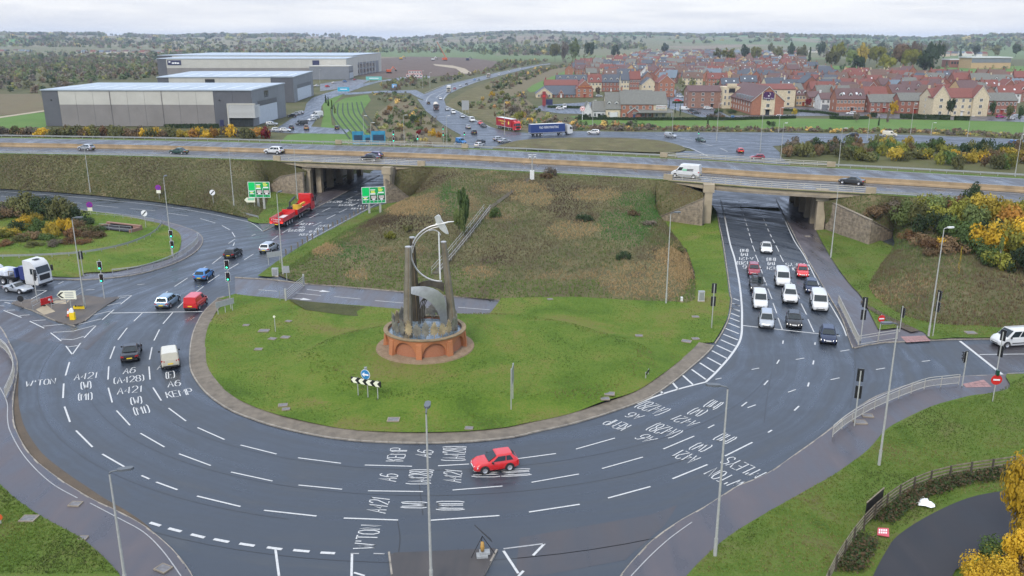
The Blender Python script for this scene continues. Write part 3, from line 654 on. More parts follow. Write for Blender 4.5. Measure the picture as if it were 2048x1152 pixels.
# bridges
M_STONE = mat('rough_walling_stone', (0.27, 0.215, 0.155), 0.9, 0.35, 1.5, local=False)
BLK = MB().box((0, 0, 0), (1, 1, 1)).mesh('stone_block'); BLK.materials.append(M_STONE)
def unit_box(name, par, c, d, rz, me):
 o = link(name, me, None, par, c, rz); o.scale = d; return o
def wing(pts, tops, label, z0=-0.2):
 e = empty('wing_wall', pts[0], 0, label, 'retaining wall'); o0 = Vector(pts[0])
 core = MB()
 for k in range(len(pts) - 1):
  a, b = Vector(pts[k]) - o0, Vector(pts[k + 1]) - o0; d = (b - a); d.z = 0; L = d.length; d.normalize(); s_ = Vector((-d.y, d.x, 0))
  if PX(o0 + a + s_)[1] < PX(o0 + a)[1]: s_ = -s_
  ha, hb = tops[k], tops[k + 1]                     # face towards -> s_ points to the viewer
  q = [a - s_ * .3, b - s_ * .3]; r = [a, b]
  core.add([r[0] + Vector((0, 0, z0)), r[1] + Vector((0, 0, z0)), r[1] + Vector((0, 0, hb)), r[0] + Vector((0, 0, ha)), q[0] + Vector((0, 0, z0)), q[1] + Vector((0, 0, z0)), q[1] + Vector((0, 0, hb)), q[0] + Vector((0, 0, ha))],
                 [(0, 1, 2, 3), (5, 4, 7, 6), (3, 2, 6, 7), (1, 5, 6, 2), (4, 0, 3, 7)])
  H_ = max(ha, hb); rh = 0.42; row = 0; z = 0.0
  while z < H_:
   x = -R0.uniform(0, .8)
   while x < L:
    w = R0.uniform(0.8, 1.5); x0, x1 = max(x, 0), min(x + w, L); x += w
    hm = min(ha + (hb - ha) * x0 / L, ha + (hb - ha) * x1 / L)
    top = min(z + rh, hm - 0.08)
    if x1 - x0 < 0.12 or top - z < 0.1: continue
    c = a + d * ((x0 + x1) / 2) + s_ * 0.04
    unit_box('stone_block', e, (c.x, c.y, (z + top) / 2), (x1 - x0 - .03, 0.16 + R0.uniform(0, .09), top - z - .035), atan2(d.y, d.x), BLK)
   z += rh
  cop = MB(); cop.add([*(v + Vector((0, 0, h_)) for v, h_ in ((a + s_ * .14, ha - .02), (b + s_ * .14, hb - .02), (b + s_ * .14, hb + .12), (a + s_ * .14, ha + .12), (a - s_ * .36, ha - .02), (b - s_ * .36, hb - .02), (b - s_ * .36, hb + .12), (a - s_ * .36, ha + .12)))],
    [(0, 1, 2, 3), (5, 4, 7, 6), (3, 2, 6, 7), (1, 5, 6, 2), (4, 0, 3, 7), (0, 4, 5, 1)])
  cop.build('coping', M_CONCD, e)
 core.build('wall_core', M_CONCD, e); return e
GAPS = []
def bridge(name, label, x0, x1, o0, o1, colpx, abut_px, ddir, cols_right):
 e = empty(name, (0, 0, 0), 0, label, 'bridge')
 near, far = hw_seg(x0, x1, -1.3, None, 16), None
 s0 = near
 dd = Vector((ddir.x, ddir.y, 0)).normalized()
 width = (HW_W + 3.4)
 def across(p):
  L = side(HW_W + 1.6)
  best = None
  for a, b in zip(L, L[1:]):
   den = dd.x * (b.y - a.y) - dd.y * (b.x - a.x)
   if abs(den) < 1e-9: continue
   t_ = ((a.x - p.x) * (b.y - a.y) - (a.y - p.y) * (b.x - a.x)) / den
   u = ((a.x - p.x) * dd.y - (a.y - p.y) * dd.x) / den
   if 0 <= u <= 1 and t_ > 0: best = t_
  return p + dd * (best or width)
 farl = [across(p) for p in near]
 mb = MB(); zt, zb = ZH - 0.03, ZH - 1.15
 i0 = min(range(16), key=lambda i: abs(PX(near[i])[0] - o0)); i1 = min(range(16), key=lambda i: abs(PX(near[i])[0] - o1))
 nn, ff = near[i0:i1 + 1], farl[i0:i1 + 1]
 inn = [p + dd * .5 for p in nn]
 mb.ribbon(setz(inn, zb + .25), setz(ff, zb + .25)); mb.ribbon(setz(ff, zb), setz(ff, zt))
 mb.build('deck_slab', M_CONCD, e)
 n = len(near); top, bot = [], []
 for i, p in enumerate(near):
  q = Vector((p.x, p.y, 0)); xx = i / (n - 1)
  th = 1.15 if i0 <= i <= i1 else (0.3 + 0.85 * min(1.0, (i / max(i0, 1)) if i < i0 else ((n - 1 - i) / max(n - 1 - i1, 1))))
  top.append(q + Vector((0, 0, ZH + 0.12))); bot.append(q + Vector((0, 0, ZH - th)))
 mb = MB(); back = [Vector((p.x, p.y, p.z)) + dd * .55 for p in top]; backb = [Vector((p.x, p.y, p.z)) + dd * .55 for p in bot]
 mb.ribbon(bot, top); mb.ribbon(top, back); mb.ribbon(backb, bot); mb.ribbon(back, backb)
 mb.build('edge_beam', M_CONC, e)
 led = [p - dd * .08 for p in bot[i0:i1 + 1]]
 mb = MB(); mb.ribbon([p + Vector((0, 0, -.0)) for p in led], [p + Vector((0, 0, .38)) for p in led]); mb.ribbon([p + Vector((0, 0, .38)) for p in led], [p + Vector((0, 0, .42)) + dd * .1 for p in led]); mb.ribbon([p + dd * .3 for p in led], led)
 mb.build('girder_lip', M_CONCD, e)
 mbf = MB(); mbf.ribbon([Vector((p.x, p.y, ZH - 1.15)) for p in farl], [Vector((p.x, p.y, ZH + .12)) for p in farl]); mbf.build('far_edge_beam', M_CONC, e)
 rz = atan2(dd.y, dd.x); tang = (near[-1] - near[0]).normalized()
 zs = ZH - 1.15
 for k, b in enumerate(colpx):
  mb = MB(); c = Vector((b.x, b.y, 0))
  if k == 0:
   mb.box((c.x, c.y, zs / 2 - .1), (1.25, 1.5, zs + .2), rz)
   mb.box((c.x, c.y, (zs + ZH + .1) / 2 - .35), (1.45, 2.1, ZH + .1 - zs + .75), rz)
  else: mb.box((c.x, c.y, (zs) / 2), (1.2, 1.25, zs), rz)
  mb.build('pier', M_CONC, e)
 a, b = colpx[0], colpx[-1]
 MB().box(((a.x + b.x) / 2, (a.y + b.y) / 2, zs + .12), ((b - a).length + 1, 1.0, .5), rz).build('crossbeam', M_CONCD, e)
 ax_ = [PX(across(Vector((p.x, p.y, ZH))))[0] for p in abut_px]; GAPS.append((min(ax_), max(ax_)))
 for p in abut_px:
  q = across(p); L = (q - p).length; c = (p + q) / 2
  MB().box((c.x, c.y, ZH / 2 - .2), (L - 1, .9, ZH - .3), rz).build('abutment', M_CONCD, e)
 p = abut_px[-1]
 mb = MB(); mb.box((p.x, p.y, zs / 2), (1.2, 1.4, zs), rz); mb.box((p.x, p.y, ZH - .6), (1.45, 2.0, 1.5), rz); mb.build('pier', M_CONC, e)
 par = empty('bridge_railing', (0, 0, 0), 0, 'pale steel railing of three bars along the near side of the ' + ('left' if x0 < 900 else 'right') + ' underpass bridge', 'railing')
 for L, lab in ((near, 0), (farl, 1)):
  if lab: par = empty('bridge_railing', (0, 0, 0), 0, 'pale steel railing along the far side of the ' + ('left' if x0 < 900 else 'right') + ' underpass bridge', 'railing')
  L = [Vector((p.x, p.y, ZH + .12)) + (dd * .3 if not lab else dd * -.3) for p in L]; tot = plen(L)
  for zz in (.35, .68, 1.02):
   MB().tube([p + Vector((0, 0, zz)) for p in L], .055, 5).build('rail', M_RAIL, par)
  npst = int(tot / 2.7)
  for k in range(npst + 1):
   p, d = along(L, tot * k / npst); MB().box((p.x, p.y, p.z + .52), (.09, .12, 1.04), atan2(d.y, d.x)).build('post', M_RAIL, par)
  for k in (0, 1):
   p, d = along(L, tot * k); MB().box((p.x, p.y, p.z + .5), (1.7, .35, 1.1), atan2(d.y, d.x)).build('end_block', M_CONC, par)
 return e
M_RAIL = mat('pale_rail_steel', (0.42, 0.40, 0.35), 0.5, 0.1, 4.0, metal=0.2)
dR = Vector((0.145, 0.99, 0)).normalized()
pR = P(1637, 460); colR = [pR] + [pR + dR * (5.6 * k) for k in range(1, 6)]
bridge('road_bridge', 'sandy concrete highway bridge over the queue of waiting cars', 1336, 1742, 1414, 1648, colR, [pR + Vector((4.3, 1.0, 0)), P(1413, 447)], dR, True)
p0, p5 = P(619, 388), P(720, 351); dL = (p5 - p0).normalized()
colL = [p0] + [P(*q) for q in ((641,385),(661,375),(679,366),(701,359),(720,351))]
bridge('road_bridge', 'sandy concrete highway bridge over the red flatbed lorry road', 553, 842, 612, 770, colL, [p0 + Vector((-4.5, 1.5, 0)), P(777, 404)], dL, False)
for a_, b_, d_ in ((P(1424, 392), P(1604, 396), dR), (P(700, 378), P(795, 378), dL)):
 sd_ = Vector((d_.y, -d_.x, 0)); a_, b_ = a_ - sd_ * 5 - d_ * 12, b_ + sd_ * 6 - d_ * 12; sheet('underpass_road', [a_, b_, b_ + d_ * 92, a_ + d_ * 92], -.02, M_ROAD)
def hts(base, tops): return [max(0.3, height(b, *t_)) for b, t_ in zip(base, tops)]
b_ = [P(1650, 461), P(1736, 491), P(1782, 476)]; wing(b_, [5.4, height(b_[1], 1736, 441), 1.2], 'stone faced retaining wall sloping down from the right pier of the right bridge')
b_ = [P(1404, 453), P(1312, 441)]; wing(b_, [height(b_[0], 1404, 396), .4], 'stone faced retaining wall left of the right bridge beside the bright green verge')
b_ = [P(609, 392), P(564, 387), P(542, 384)]; wing(b_, [height(b_[0], 607, 345), height(b_[1], 563, 353), height(b_[2], 542, 367)], 'stone faced retaining wall behind the left green direction sign')
b_ = [P(773, 406), P(822, 400)]; wing(b_, [height(b_[0], 773, 358), .3], 'stone faced retaining wall behind the right green direction sign')
# crash barriers and fences
def guard_rail(path, label, post=3.2, h=0.68, rails=1, m=None, cat='crash barrier', zoff=0.0):
 m = m or M_GALV; o0 = path[0]
 e = empty('crash_barrier', o0, 0, label, cat)
 L = [p - o0 for p in path]; tot = plen(L)
 for k in range(rails):
  mb = MB(); zz = h - .16 + k * .33; off = offset(L, 0.06); offb = offset(L, -0.02)
  up = lambda q, z: [p + Vector((0, 0, z)) for p in q]
  mb.ribbon(up(L, zz - .16), up(off, zz - .05)); mb.ribbon(up(off, zz - .05), up(L, zz)); mb.ribbon(up(L, zz), up(off, zz + .05)); mb.ribbon(up(off, zz + .05), up(L, zz + .16))
  mb.ribbon(up(offb, zz + .16), up(offb, zz - .16)); mb.ribbon(up(L, zz + .16), up(offb, zz + .16))
  mb.build('beam', m, e)
 n = min(290, max(2, int(tot / post))); pm = MB().box((0, 0, (h + rails * .3 - .3) / 2), (.1, .07, h + rails * .3 - .3)).mesh('post'); pm.materials.append(m)
 for k in range(n + 1):
  p, d = along(L, tot * k / n); link('post', pm, None, e, (p.x, p.y, p.z), atan2(d.y, d.x))
 return e
guard_rail([Vector((p.x, p.y, ZH)) for p in offset(hw_seg(-640, 1660, HW_W + 1.4, ZH, 60), 0)], 'long steel crash barrier along the far edge of the raised highway', 3.0, .75, 1)
guard_rail([Vector((p.x, p.y, ZH)) for p in hw_seg(1670, 2640, HW_W + 1.4, ZH, 30)], 'steel crash barrier on the far side of the highway right of the right bridge', 3.0, .75, 1)
guard_rail(hw_seg(850, 1328, -.9, ZH, 30), 'thin post and wire safety fence on the near highway edge between the two bridges', 3.2, .62, 1)
guard_rail(hw_seg(-500, 548, -.9, ZH, 30), 'thin post and wire safety fence on the near highway edge left of the left bridge', 3.2, .62, 1)
guard_rail(hw_seg(1752, 2500, -.9, ZH, 30), 'thin post and wire safety fence on the near highway edge right of the right bridge', 3.2, .62, 1)
guard_rail([Vector((p.x, p.y, .12)) for p in spline(Ps([(-200,366.5),(0,375.5),(150,386),(300,400),(400,414),(460,426),(517,440)]), 5)], 'steel crash barrier curving round the outside of the left slip road', 3.0, .7)
guard_rail([Vector((p.x, p.y, .14)) for p in spline(Ps([(-120,521),(0,520),(100,517),(175,511),(250,496),(300,476),(320,459),(326,447)]), 5)], 'steel crash barrier curving across the left corner lawn', 2.4, .72)
# far side of the highway: banks, grass and roads
for nm, x0, x1 in (('far_bank', -600, GAPS[1][0] - 3), ('far_bank', GAPS[1][1] + 3, GAPS[0][0] - 3), ('far_bank', GAPS[0][1] + 3, 2600)):
 top = hw_seg(x0, x1, HW_W + 2.4, ZH - .05, 30); loft(nm, top, setz(offset(top, 13), -0.02), 30, 6, M_ROUGH, 0.15)
M_DRY = m_grass('dry_grass', [(0.3, (0.10, 0.09, 0.05)), (0.5, (0.155, 0.125, 0.075)), (0.7, (0.12, 0.125, 0.06))], 0.07)
def nsheet(name, px, z, m, sm=0):
 q = Ps(px, z)
 return sheet(name, spline(q, sm, True) if sm else q, z, m)
nsheet('rough_ground', [(-900,300),(-900,160),(-100,150),(330,150),(640,140),(1100,124),(1900,116),(2700,130),(3200,250),(2900,330),(2048,318),(1300,300),(700,285)], -0.12, M_SCRUBG)
nsheet('pasture', [(-300,235),(0,232),(95,224),(96,252),(60,262),(0,262),(-300,262)], -0.08, M_FIELD)
nsheet('dry_meadow', [(-200,188),(80,188),(95,222),(0,231),(-200,233)], -0.08, M_DRY)
nsheet('track', [(-200,236),(0,233),(92,220),(92,222.5),(0,236),(-200,240)], -0.05, M_CONC)
nsheet('bare_earth', [(700,150),(760,117),(820,113),(930,115),(1010,124),(985,136),(940,148),(880,152),(800,158)], -0.06, M_EARTH)
nsheet('site_track', [(866,128),(905,131),(930,137),(945,147),(925,147),(912,137),(870,131)], -0.04, M_CONC)
nsheet('pasture', [(1140,232),(1700,238),(2048,242),(2400,250),(2400,280),(2048,272),(1700,259),(1380,256),(1180,252)], -0.06, M_FIELD)
nsheet('pasture', [(1040,165),(1100,142),(1165,142),(1190,158),(1110,175),(1060,185)], -0.07, M_FIELD)
nsheet('pasture', [(1850,145),(1880,133),(2300,131),(2400,148),(1900,152)], -0.06, M_FIELD)
nsheet('pasture', [(1660,132),(1715,132),(1720,138),(1665,139)], -0.06, M_FIELD)
nsheet('turf_verge', [(640,190),(690,185),(660,215),(664,250),(700,262),(745,290),(560,285),(575,270),(640,262),(648,225)], -0.05, M_FIELD)
nsheet('dry_meadow', [(735,262),(752,228),(790,200),(828,200),(848,226),(880,254),(915,280),(892,294),(800,300),(740,300),(770,285)], -0.05, M_DRY)
nsheet('dry_meadow', [(985,163),(1040,146),(1110,129),(1160,130),(1130,142),(1065,170),(1040,190),(1062,206),(1090,230),(1150,247),(1060,262),(1005,255),(985,240),(1000,205)], -0.06, M_DRY)
nsheet('grass_bank', [(890,212),(903,199),(935,180),(965,168),(985,162),(1000,185),(1005,230),(990,250),(965,240),(915,218)], -0.05, M_ROUGH)
far_road = nsheet('far_road', [(846,201),(849,188),(892,170),(945.5,157),(992,146),(1039,136),(1080,129),(1100,126.5),(1101,128.5),(1080,131),(1016,147),(957,163),(922,176),(896,189),(888,199),(892,211),(915,222),(945,237),(982,254),(1010,262),(1060,266),(1150,262.5),(1280,264),(1536,265),(1836,270),(2048,279),(2500,305),(2700,330),(2300,318),(2048,301),(1873,290),(1743,286),(1600,288),(1545,292),(1560,305),(1560,330),(1300,345),(1419,314),(1379,297),(1336,287),(1274,278.5),(1199,275.5),(1086,278),(1024,287),(985,298),(880,300),(820,320),(780,345),(740,345),(790,310),(860,292),(905,290),(922,270),(887,250),(852,222),(834,197)], 0.0, M_ROAD)
nsheet('side_road', [(687,186),(760,181.5),(832,180),(852,190),(846,199),(834,194),(820,186),(760,185),(690,190)], -0.03, M_WET)
acc = nsheet('access_road', [(520,262),(552,257),(609,221),(613,207),(624,196),(652,186),(687,176),(737,165),(800,155),(860,152),(860,156),(800,160),(762,163),(727,173),(690,187),(652,200),(643,212),(641,228),(622,253),(692,258),(702,259),(690,268),(574,266)], -0.02, M_WET)
nsheet('yard', [(640,168),(700,158),(740,160),(720,170),(660,180),(640,182)], -0.05, M_OLD)
carpark = nsheet('car_park', [(1062,218),(1085,210),(1200,203),(1330,178),(1420,182),(1425,215),(1470,238),(1400,234),(1330,214),(1170,228),(1120,227)], -0.03, M_WET)
estate_road = nsheet('estate_road', [(1440,242),(1480,236),(1600,232),(1700,231),(1760,236),(1900,240),(2048,244),(2300,250),(2300,238),(2048,232),(1900,233),(1760,227),(1690,220),(1600,213),(1560,211),(1560,220),(1600,225),(1590,229),(1470,231)], -0.03, M_OLD)
lines([(1040,271,1060,268),(1085,266.5,1110,265),(1140,264.5,1160,264.5),(1190,266,1215,266.5),(1250,267,1275,267.5),(1310,270,1340,273),(1360,276,1385,281),(1400,285,1425,292),(1440,296,1455,303),(1470,283,1500,286),(1540,276,1580,277),(1600,275,1640,275),(1748,280,1760,280.5),(1780,281,1795,281.5),(1802,282,1813,282.5)], 0.25, z=0.03, par=far_road)
for px in ([(849,186),(893,169),(946,156.5),(993,145.5),(1040,135.7)], [(852,203),(862,190),(900,176),(950,160),(1016,145)], [(886,199),(896,187),(921,175),(957,162.5),(1016,146.5)], [(893,212),(915,222),(945,237),(980,254)], [(1336,286),(1379,296),(1400,305),(1419,314)], [(872,196),(880,189),(900,180),(930,169)]):
 strip([PX(p) for p in spline(Ps(px), 3)], 0.3, 0.03, far_road)
strip([(1040,262.5),(1150,262.3),(1280,264),(1536,265.5),(1836,270.5),(2048,279.5)], 0.25, 0.03, far_road)
raft('roundabout_grass', spline(Ps([(985,300),(1024,288),(1086,279.5),(1199,277),(1274,280),(1336,288.5),(1370,298),(1340,305),(1200,302),(1080,300)], 0.1), 3, True), lambda x, y: 0.12 + .8 * max(0, 1 - abs(y - 285) / 25), M_ROUGH, 4.0)
BVH = BVHTree.FromPolygons([Vector(v) for vs, fs in TERR for v in vs], [tuple(i + int(b) for i in f) for (vs, fs), b in zip(TERR, np.cumsum([0] + [len(v) for v, f in TERR[:-1]])) for f in fs])
def G(px, py):
 h = BVH.ray_cast(Vector((0, 0, CAM_H)), ray(px, py).normalized(), 9000)
 return h[0].copy() if h[0] is not None else P(px, py)
def gz(x, y, z0=30):
 h = BVH.ray_cast(Vector((x, y, z0)), Vector((0, 0, -1)))
 return h[0].z if h[0] is not None else 0.0
# buildings
M_PALE = mat('pale_cladding', (0.44, 0.425, 0.375), 0.55, 0.06, 0.15, local=False)
M_GREYC = mat('grey_cladding', (0.20, 0.185, 0.172), 0.55, 0.08, 0.15, local=False)
M_DARKC = mat('dark_cladding', (0.085, 0.088, 0.098), 0.5, 0.1, 0.15, local=False)
M_MIDC = mat('mid_grey_cladding', (0.17, 0.18, 0.195), 0.5, 0.1, 0.15, local=False)
M_ROOFM = mat('pale_metal_roof', (0.34, 0.39, 0.43), 0.35, 0.12, 0.08, metal=0.1, local=False)
M_RLIGHT = mat('rooflight_sheet', (0.62, 0.68, 0.72), 0.3, 0.05, 1.0)
M_SHUT = mat('roller_door', (0.46, 0.50, 0.55), 0.45, 0.08, 1.0)
M_GLASS = mat('dark_window_glass', (0.03, 0.036, 0.042), 0.08, 0.3, 0.8, spec=0.8)
M_WFRAME = mat('white_window_frame', (0.56, 0.56, 0.54), 0.5, 0.04, 3.0)
M_NAVY = mat('navy_sign', (0.022, 0.025, 0.075), 0.4, 0.1, 2.0)
M_SIGNW = mat('white_lettering', (0.75, 0.75, 0.75), 0.5, 0.0)
def text_obj(name, txt, size, m, par, loc, rz, depth=0.02, align='CENTER', tilt=pi / 2, w=None, label=None):
 cu = bpy.data.curves.new('lettering', 'FONT'); cu.body = txt; cu.size = size; cu.align_x = align; cu.align_y = 'CENTER'; cu.extrude = depth / 2; cu.resolution_u = 2
 to = bpy.data.objects.new('lettering_src', cu); COL.objects.link(to)
 dg = bpy.context.evaluated_depsgraph_get(); me = bpy.data.meshes.new_from_object(to.evaluated_get(dg))
 bpy.data.objects.remove(to); bpy.data.curves.remove(cu)
 for mm in list(me.materials): me.materials.pop()
 if w:
  xs = [v.co.x for v in me.vertices]; k = w / max(1e-6, max(xs) - min(xs))
  for v in me.vertices: v.co.x *= k
 o = link(name, me, m, par, loc); o.rotation_euler = (tilt, 0, rz)
 if label: o['label'] = label
 return o
def quad_local(e_rz):
 return Vector((cos(e_rz), sin(e_rz), 0)), Vector((-sin(e_rz), cos(e_rz), 0))
def warehouse(A, B, depth, h, hb, label, front, right, left_dark=7.0):
 d = B - A; L = d.length; rz = atan2(d.y, d.x)
 e = empty('warehouse', A, rz, label, 'warehouse')
 mb = MB(); mb.add([(0, 0, 0), (L, 0, 0), (L, depth, 0), (0, depth, 0), (0, 0, h), (L, 0, h), (L, depth, hb), (0, depth, hb)], [(0, 1, 5, 4), (1, 2, 6, 5), (2, 3, 7, 6), (3, 0, 4, 7)])
 mb.build('wall', M_MIDC, e)
 rb = MB(); rb.add([(-.4, -.5, h + .05), (L + .4, -.5, h + .05), (L + .4, depth + .5, hb + .05), (-.4, depth + .5, hb + .05), (-.4, -.5, h + .45), (L + .4, -.5, h + .45), (L + .4, depth + .5, hb + .45), (-.4, depth + .5, hb + .45)],
                      [(0, 1, 5, 4), (1, 2, 6, 5), (2, 3, 7, 6), (3, 0, 4, 7), (4, 5, 6, 7)])
 rf = rb.build('roof', M_ROOFM, e)
 n = max(3, int(L / 7.5))
 for k in range(n):
  x = L * (k + .5) / n; y0, y1 = depth * .12, depth * .55
  zf = lambda y: h + (hb - h) * y / depth + .49
  MB().quad((x - .6, y0, zf(y0)), (x + .6, y0, zf(y0)), (x + .6, y1, zf(y1)), (x - .6, y1, zf(y1))).build('rooflight', M_RLIGHT, rf)
 front(e, L, h); right(e, depth, L, h, hb)
 return e
def clad(e, x0, x1, z0, z1, m, y=0.0, n=1, name='cladding_panel', t=.12):
 for k in range(n):
  a, b = x0 + (x1 - x0) * k / n, x0 + (x1 - x0) * (k + 1) / n
  MB().bx(a + .04, b - .04, y - t, y + .05, z0 + .02, z1 - .02).build(name, m, e)
def cladx(e, x, y0, y1, z0, z1, m, n=1, t=.12, name='cladding_panel', z1b=None):
 for k in range(n):
  a, b = y0 + (y1 - y0) * k / n, y0 + (y1 - y0) * (k + 1) / n
  za = z1 if z1b is None else z1 + (z1b - z1) * k / n; zb = z1 if z1b is None else z1 + (z1b - z1) * (k + 1) / n
  MB().add([(x, a + .04, z0), (x + t, a + .04, z0), (x + t, b - .04, z0), (x, b - .04, z0), (x, a + .04, za), (x + t, a + .04, za), (x + t, b - .04, zb), (x, b - .04, zb)],
                 [(3, 2, 1, 0), (4, 5, 6, 7), (0, 1, 5, 4), (1, 2, 6, 5), (2, 3, 7, 6), (3, 0, 4, 7)]).build(name, m, e)
def f1(e, L, h):
 clad(e, 0, 6.6, 0, h, M_DARKC); xr = L - 15.2
 clad(e, 6.6, xr, 8.4, h, M_PALE, n=9); clad(e, 6.6, xr, 0, 8.4, M_GREYC, n=9); clad(e, xr, L, 0, h, M_DARKC, n=2)
 for k in (1, 2): MB().tube([(6.6 + (xr - 6.6) * k / 3, -.25, 0), (6.6 + (xr - 6.6) * k / 3, -.25, h)], .13, 6).build('drainpipe', M_GREYC, e)
 x0 = L - 9.2
 MB().bx(x0 - .5, x0 - .05, -1.5, -.15, 0, 8.8).build('screen_frame', M_PALE, e); MB().bx(x0 - .5, L + 1.4, -1.5, -.15, 8.5, 9.0).build('screen_frame', M_PALE, e)
 for k in range(11): MB().bx(x0, L + 1.3, -1.45, -1.2, 3.5 + k * .45, 3.8 + k * .45).build('louvre_slat', M_WFRAME, e)
 for k in range(11): MB().bx(L + 1.12, L + 1.38, -1.2, 5.0, 3.5 + k * .45, 3.8 + k * .45).build('louvre_slat', M_WFRAME, e)
 for k in range(5): MB().bx(x0 + .1 + k * 1.8, x0 + 1.8 + k * 1.8, -.3, -.14, .2, 3.2).build('window', M_GLASS, e)
 MB().bx(xr + 1.7, xr + 3.3, -.25, -.13, 0, 2.6).build('door', M_NAVY, e)
 for x in (3.6, xr + 2.4): MB().bx(x - .25, x + .25, -.4, -.12, 10, 10.4).build('wall_lamp', M_BLACK, e)
def r1(e, D, L, h, hb):
 cladx(e, L, 0, D, 9.4, h, M_MIDC, 4, z1b=hb); cladx(e, L, 0, 6, 0, 9.4, M_MIDC); cladx(e, L, 33, D, 0, 9.4, M_MIDC)
 cladx(e, L, 7, 33, 7.4, 9.3, M_DARKC, 5); cladx(e, L + .02, 7, 33, 0.3, 7.3, M_SHUT, 5, .08, 'roller_door')
 for k in range(2): MB().bx(L + .1, L + .2, 16 + k * 2.8, 18.6 + k * 2.8, 10.4, 13).build('window', M_GLASS, e)
warehouse(P(93, 252), P(508, 253), 46, 13.8, 14.3, 'nearest warehouse with a pale upper band, dark ends and a white louvred entrance corner', f1, r1)
def f2(e, L, h):
 clad(e, 0, 6, 0, h, M_DARKC); clad(e, 6, L - 12, 7.5, h, M_PALE, n=6); clad(e, 6, L - 12, 0, 7.5, M_GREYC, n=6); clad(e, L - 12, L, 0, h + .6, M_DARKC)
 MB().bx(L * .35, L * .42, -.3, -.1, h - 2.6, h - .8).build('sign_board', M_BLACK, e)
def r2(e, D, L, h, hb):
 cladx(e, L, 0, D, 9.0, h, M_MIDC, 3, z1b=hb); cladx(e, L, 0, 10, 0, 9, M_MIDC); cladx(e, L, D - 8, D, 0, 9, M_MIDC)
 cladx(e, L, 10, D - 8, 7, 8.9, M_DARKC, 3); cladx(e, L + .02, 10, D - 8, .3, 6.9, M_SHUT, 3, .08, 'roller_door')
warehouse(P(320, 206), P(589, 205), 62, 13.4, 14.3, 'second warehouse seen over the nearest roof, its grey end with a big roller door', f2, r2)
def f3(e, L, h):
 clad(e, 0, 8, 0, h, M_DARKC); clad(e, 8, L, 9, h, M_PALE, n=12); clad(e, 8, L, 0, 9, M_GREYC, n=12)
 MB().bx(9, 21, -.4, -.12, h - 5.2, h - 1.0).build('sign_board', M_NAVY, e)
 lg = MB(); lg.prism(disc((11, 0), .8, 10), 0, .05)
 lg = MB(); lg.bx(10.2, 11.8, -.46, -.41, h - 3.0, h - 1.9); lg.bx(13, 15, -.46, -.41, h - 4.1, h - 2.9); lg.bx(15.4, 17, -.46, -.41, h - 4.1, h - 2.7); lg.bx(17.3, 19.4, -.46, -.41, h - 4.1, h - 3); lg.build('sign_mark', M_SIGNW, e)
 MB().bx(L - 30, L - 24, -.4, -.12, h - 6, h - 1.2).build('sign_board', M_NAVY, e)
 x0, x1, y0 = L - 28, L + 6, -26
 an = MB(); an.bx(x0, x1, y0, -.4, 0, 11); an.build('dock_block', M_MIDC, e)
 MB().bx(x0 - .2, x1 + .2, y0 - .2, -.3, 11, 11.5).build('dock_roof', M_PALE, e)
 for k in range(6): MB().bx(x1 + .03, x1 + .25, y0 + 2.5 + k * 3.6, y0 + 5 + k * 3.6, 1, 5.5).build('dock_door', M_SHUT, e)
 MB().bx(x1 + .02, x1 + .14, y0 + 1.5, y0 + 24, 5.8, 7).build('dock_band', M_DARKC, e)
def r3(e, D, L, h, hb):
 cladx(e, L, 0, D, 0, h, M_PALE, 5, z1b=hb)
 for k in range(3): MB().bx(L + .1, L + .3, 8 + k * 9, 12 + k * 9, 5, 8).build('window', M_GLASS, e)
warehouse(P(318, 157), P(694, 156.5), 75, 16.8, 17.6, 'long pale warehouse carrying two small navy signs on its upper wall', f3, r3)
def f4(e, L, h):
 clad(e, 0, 14, 0, h, M_DARKC); clad(e, 14, L, 8, h, M_PALE, n=9); clad(e, 14, L, 0, 8, M_GREYC, n=9)
 for k in (2, 5): clad(e, 14 + (L - 14) * k / 9, 14 + (L - 14) * (k + .4) / 9, 8, h - 2, M_GREYC, -.14)
def r4(e, D, L, h, hb):
 cladx(e, L, 0, D, 12, h, M_PALE, 4, z1b=hb); cladx(e, L, 0, 8, 0, 12, M_PALE); cladx(e, L, D - 14, D, 0, 12, M_PALE); cladx(e, L - .02, 8, D - 14, 0, 12, M_MIDC, 4)
 for k in range(7): MB().bx(L + .12, L + .6, 12 + k * 14, 13.5 + k * 14, 0, 12).build('column', M_PALE, e)
 for k in range(6):
  for z in (2, 7): MB().bx(L + .1, L + .25, 15 + k * 14, 23 + k * 14, z, z + 3).build('window', M_GLASS, e)
warehouse(P(320, 151), P(706, 152), 130, 18.6, 19.3, 'farthest warehouse with a bright roof and a columned grey end by the bare earth', f4, r4)
# houses
BR = {'orange brick': (0.29, 0.125, 0.075), 'red brick': (0.24, 0.10, 0.072), 'brown brick': (0.24, 0.135, 0.10), 'cream render': (0.52, 0.44, 0.30), 'white render': (0.55, 0.55, 0.53), 'yellow brick': (0.44, 0.30, 0.16)}
RF = {'red tiled': (0.17, 0.060, 0.048), 'plum tiled': (0.115, 0.068, 0.067), 'slate': (0.075, 0.086, 0.105), 'grey tiled': (0.14, 0.14, 0.125), 'brown tiled': (0.125, 0.078, 0.06), 'blue slate': (0.13, 0.165, 0.20)}
def m_courses(name, c, sc_, stretch):
 t = NT(name); b = t.noise(1.4, 4, 0.7, t.pos()); w = t.n('ShaderNodeTexWave', bands_direction='Z'); w.inputs['Scale'].default_value = sc_; w.inputs['Distortion'].default_value = 0.6; t.l(t.obj(), w.inputs['Vector'])
 f = t.math('MULTIPLY_ADD', w.outputs['Fac'], 0.25, t.math('MULTIPLY', b, 0.75))
 t.col(t.ramp(f, [(0.28, tuple(x * .7 for x in c)), (0.5, c), (0.72, tuple(min(1, x * 1.25) for x in c))])).rough(0.85); return t.m
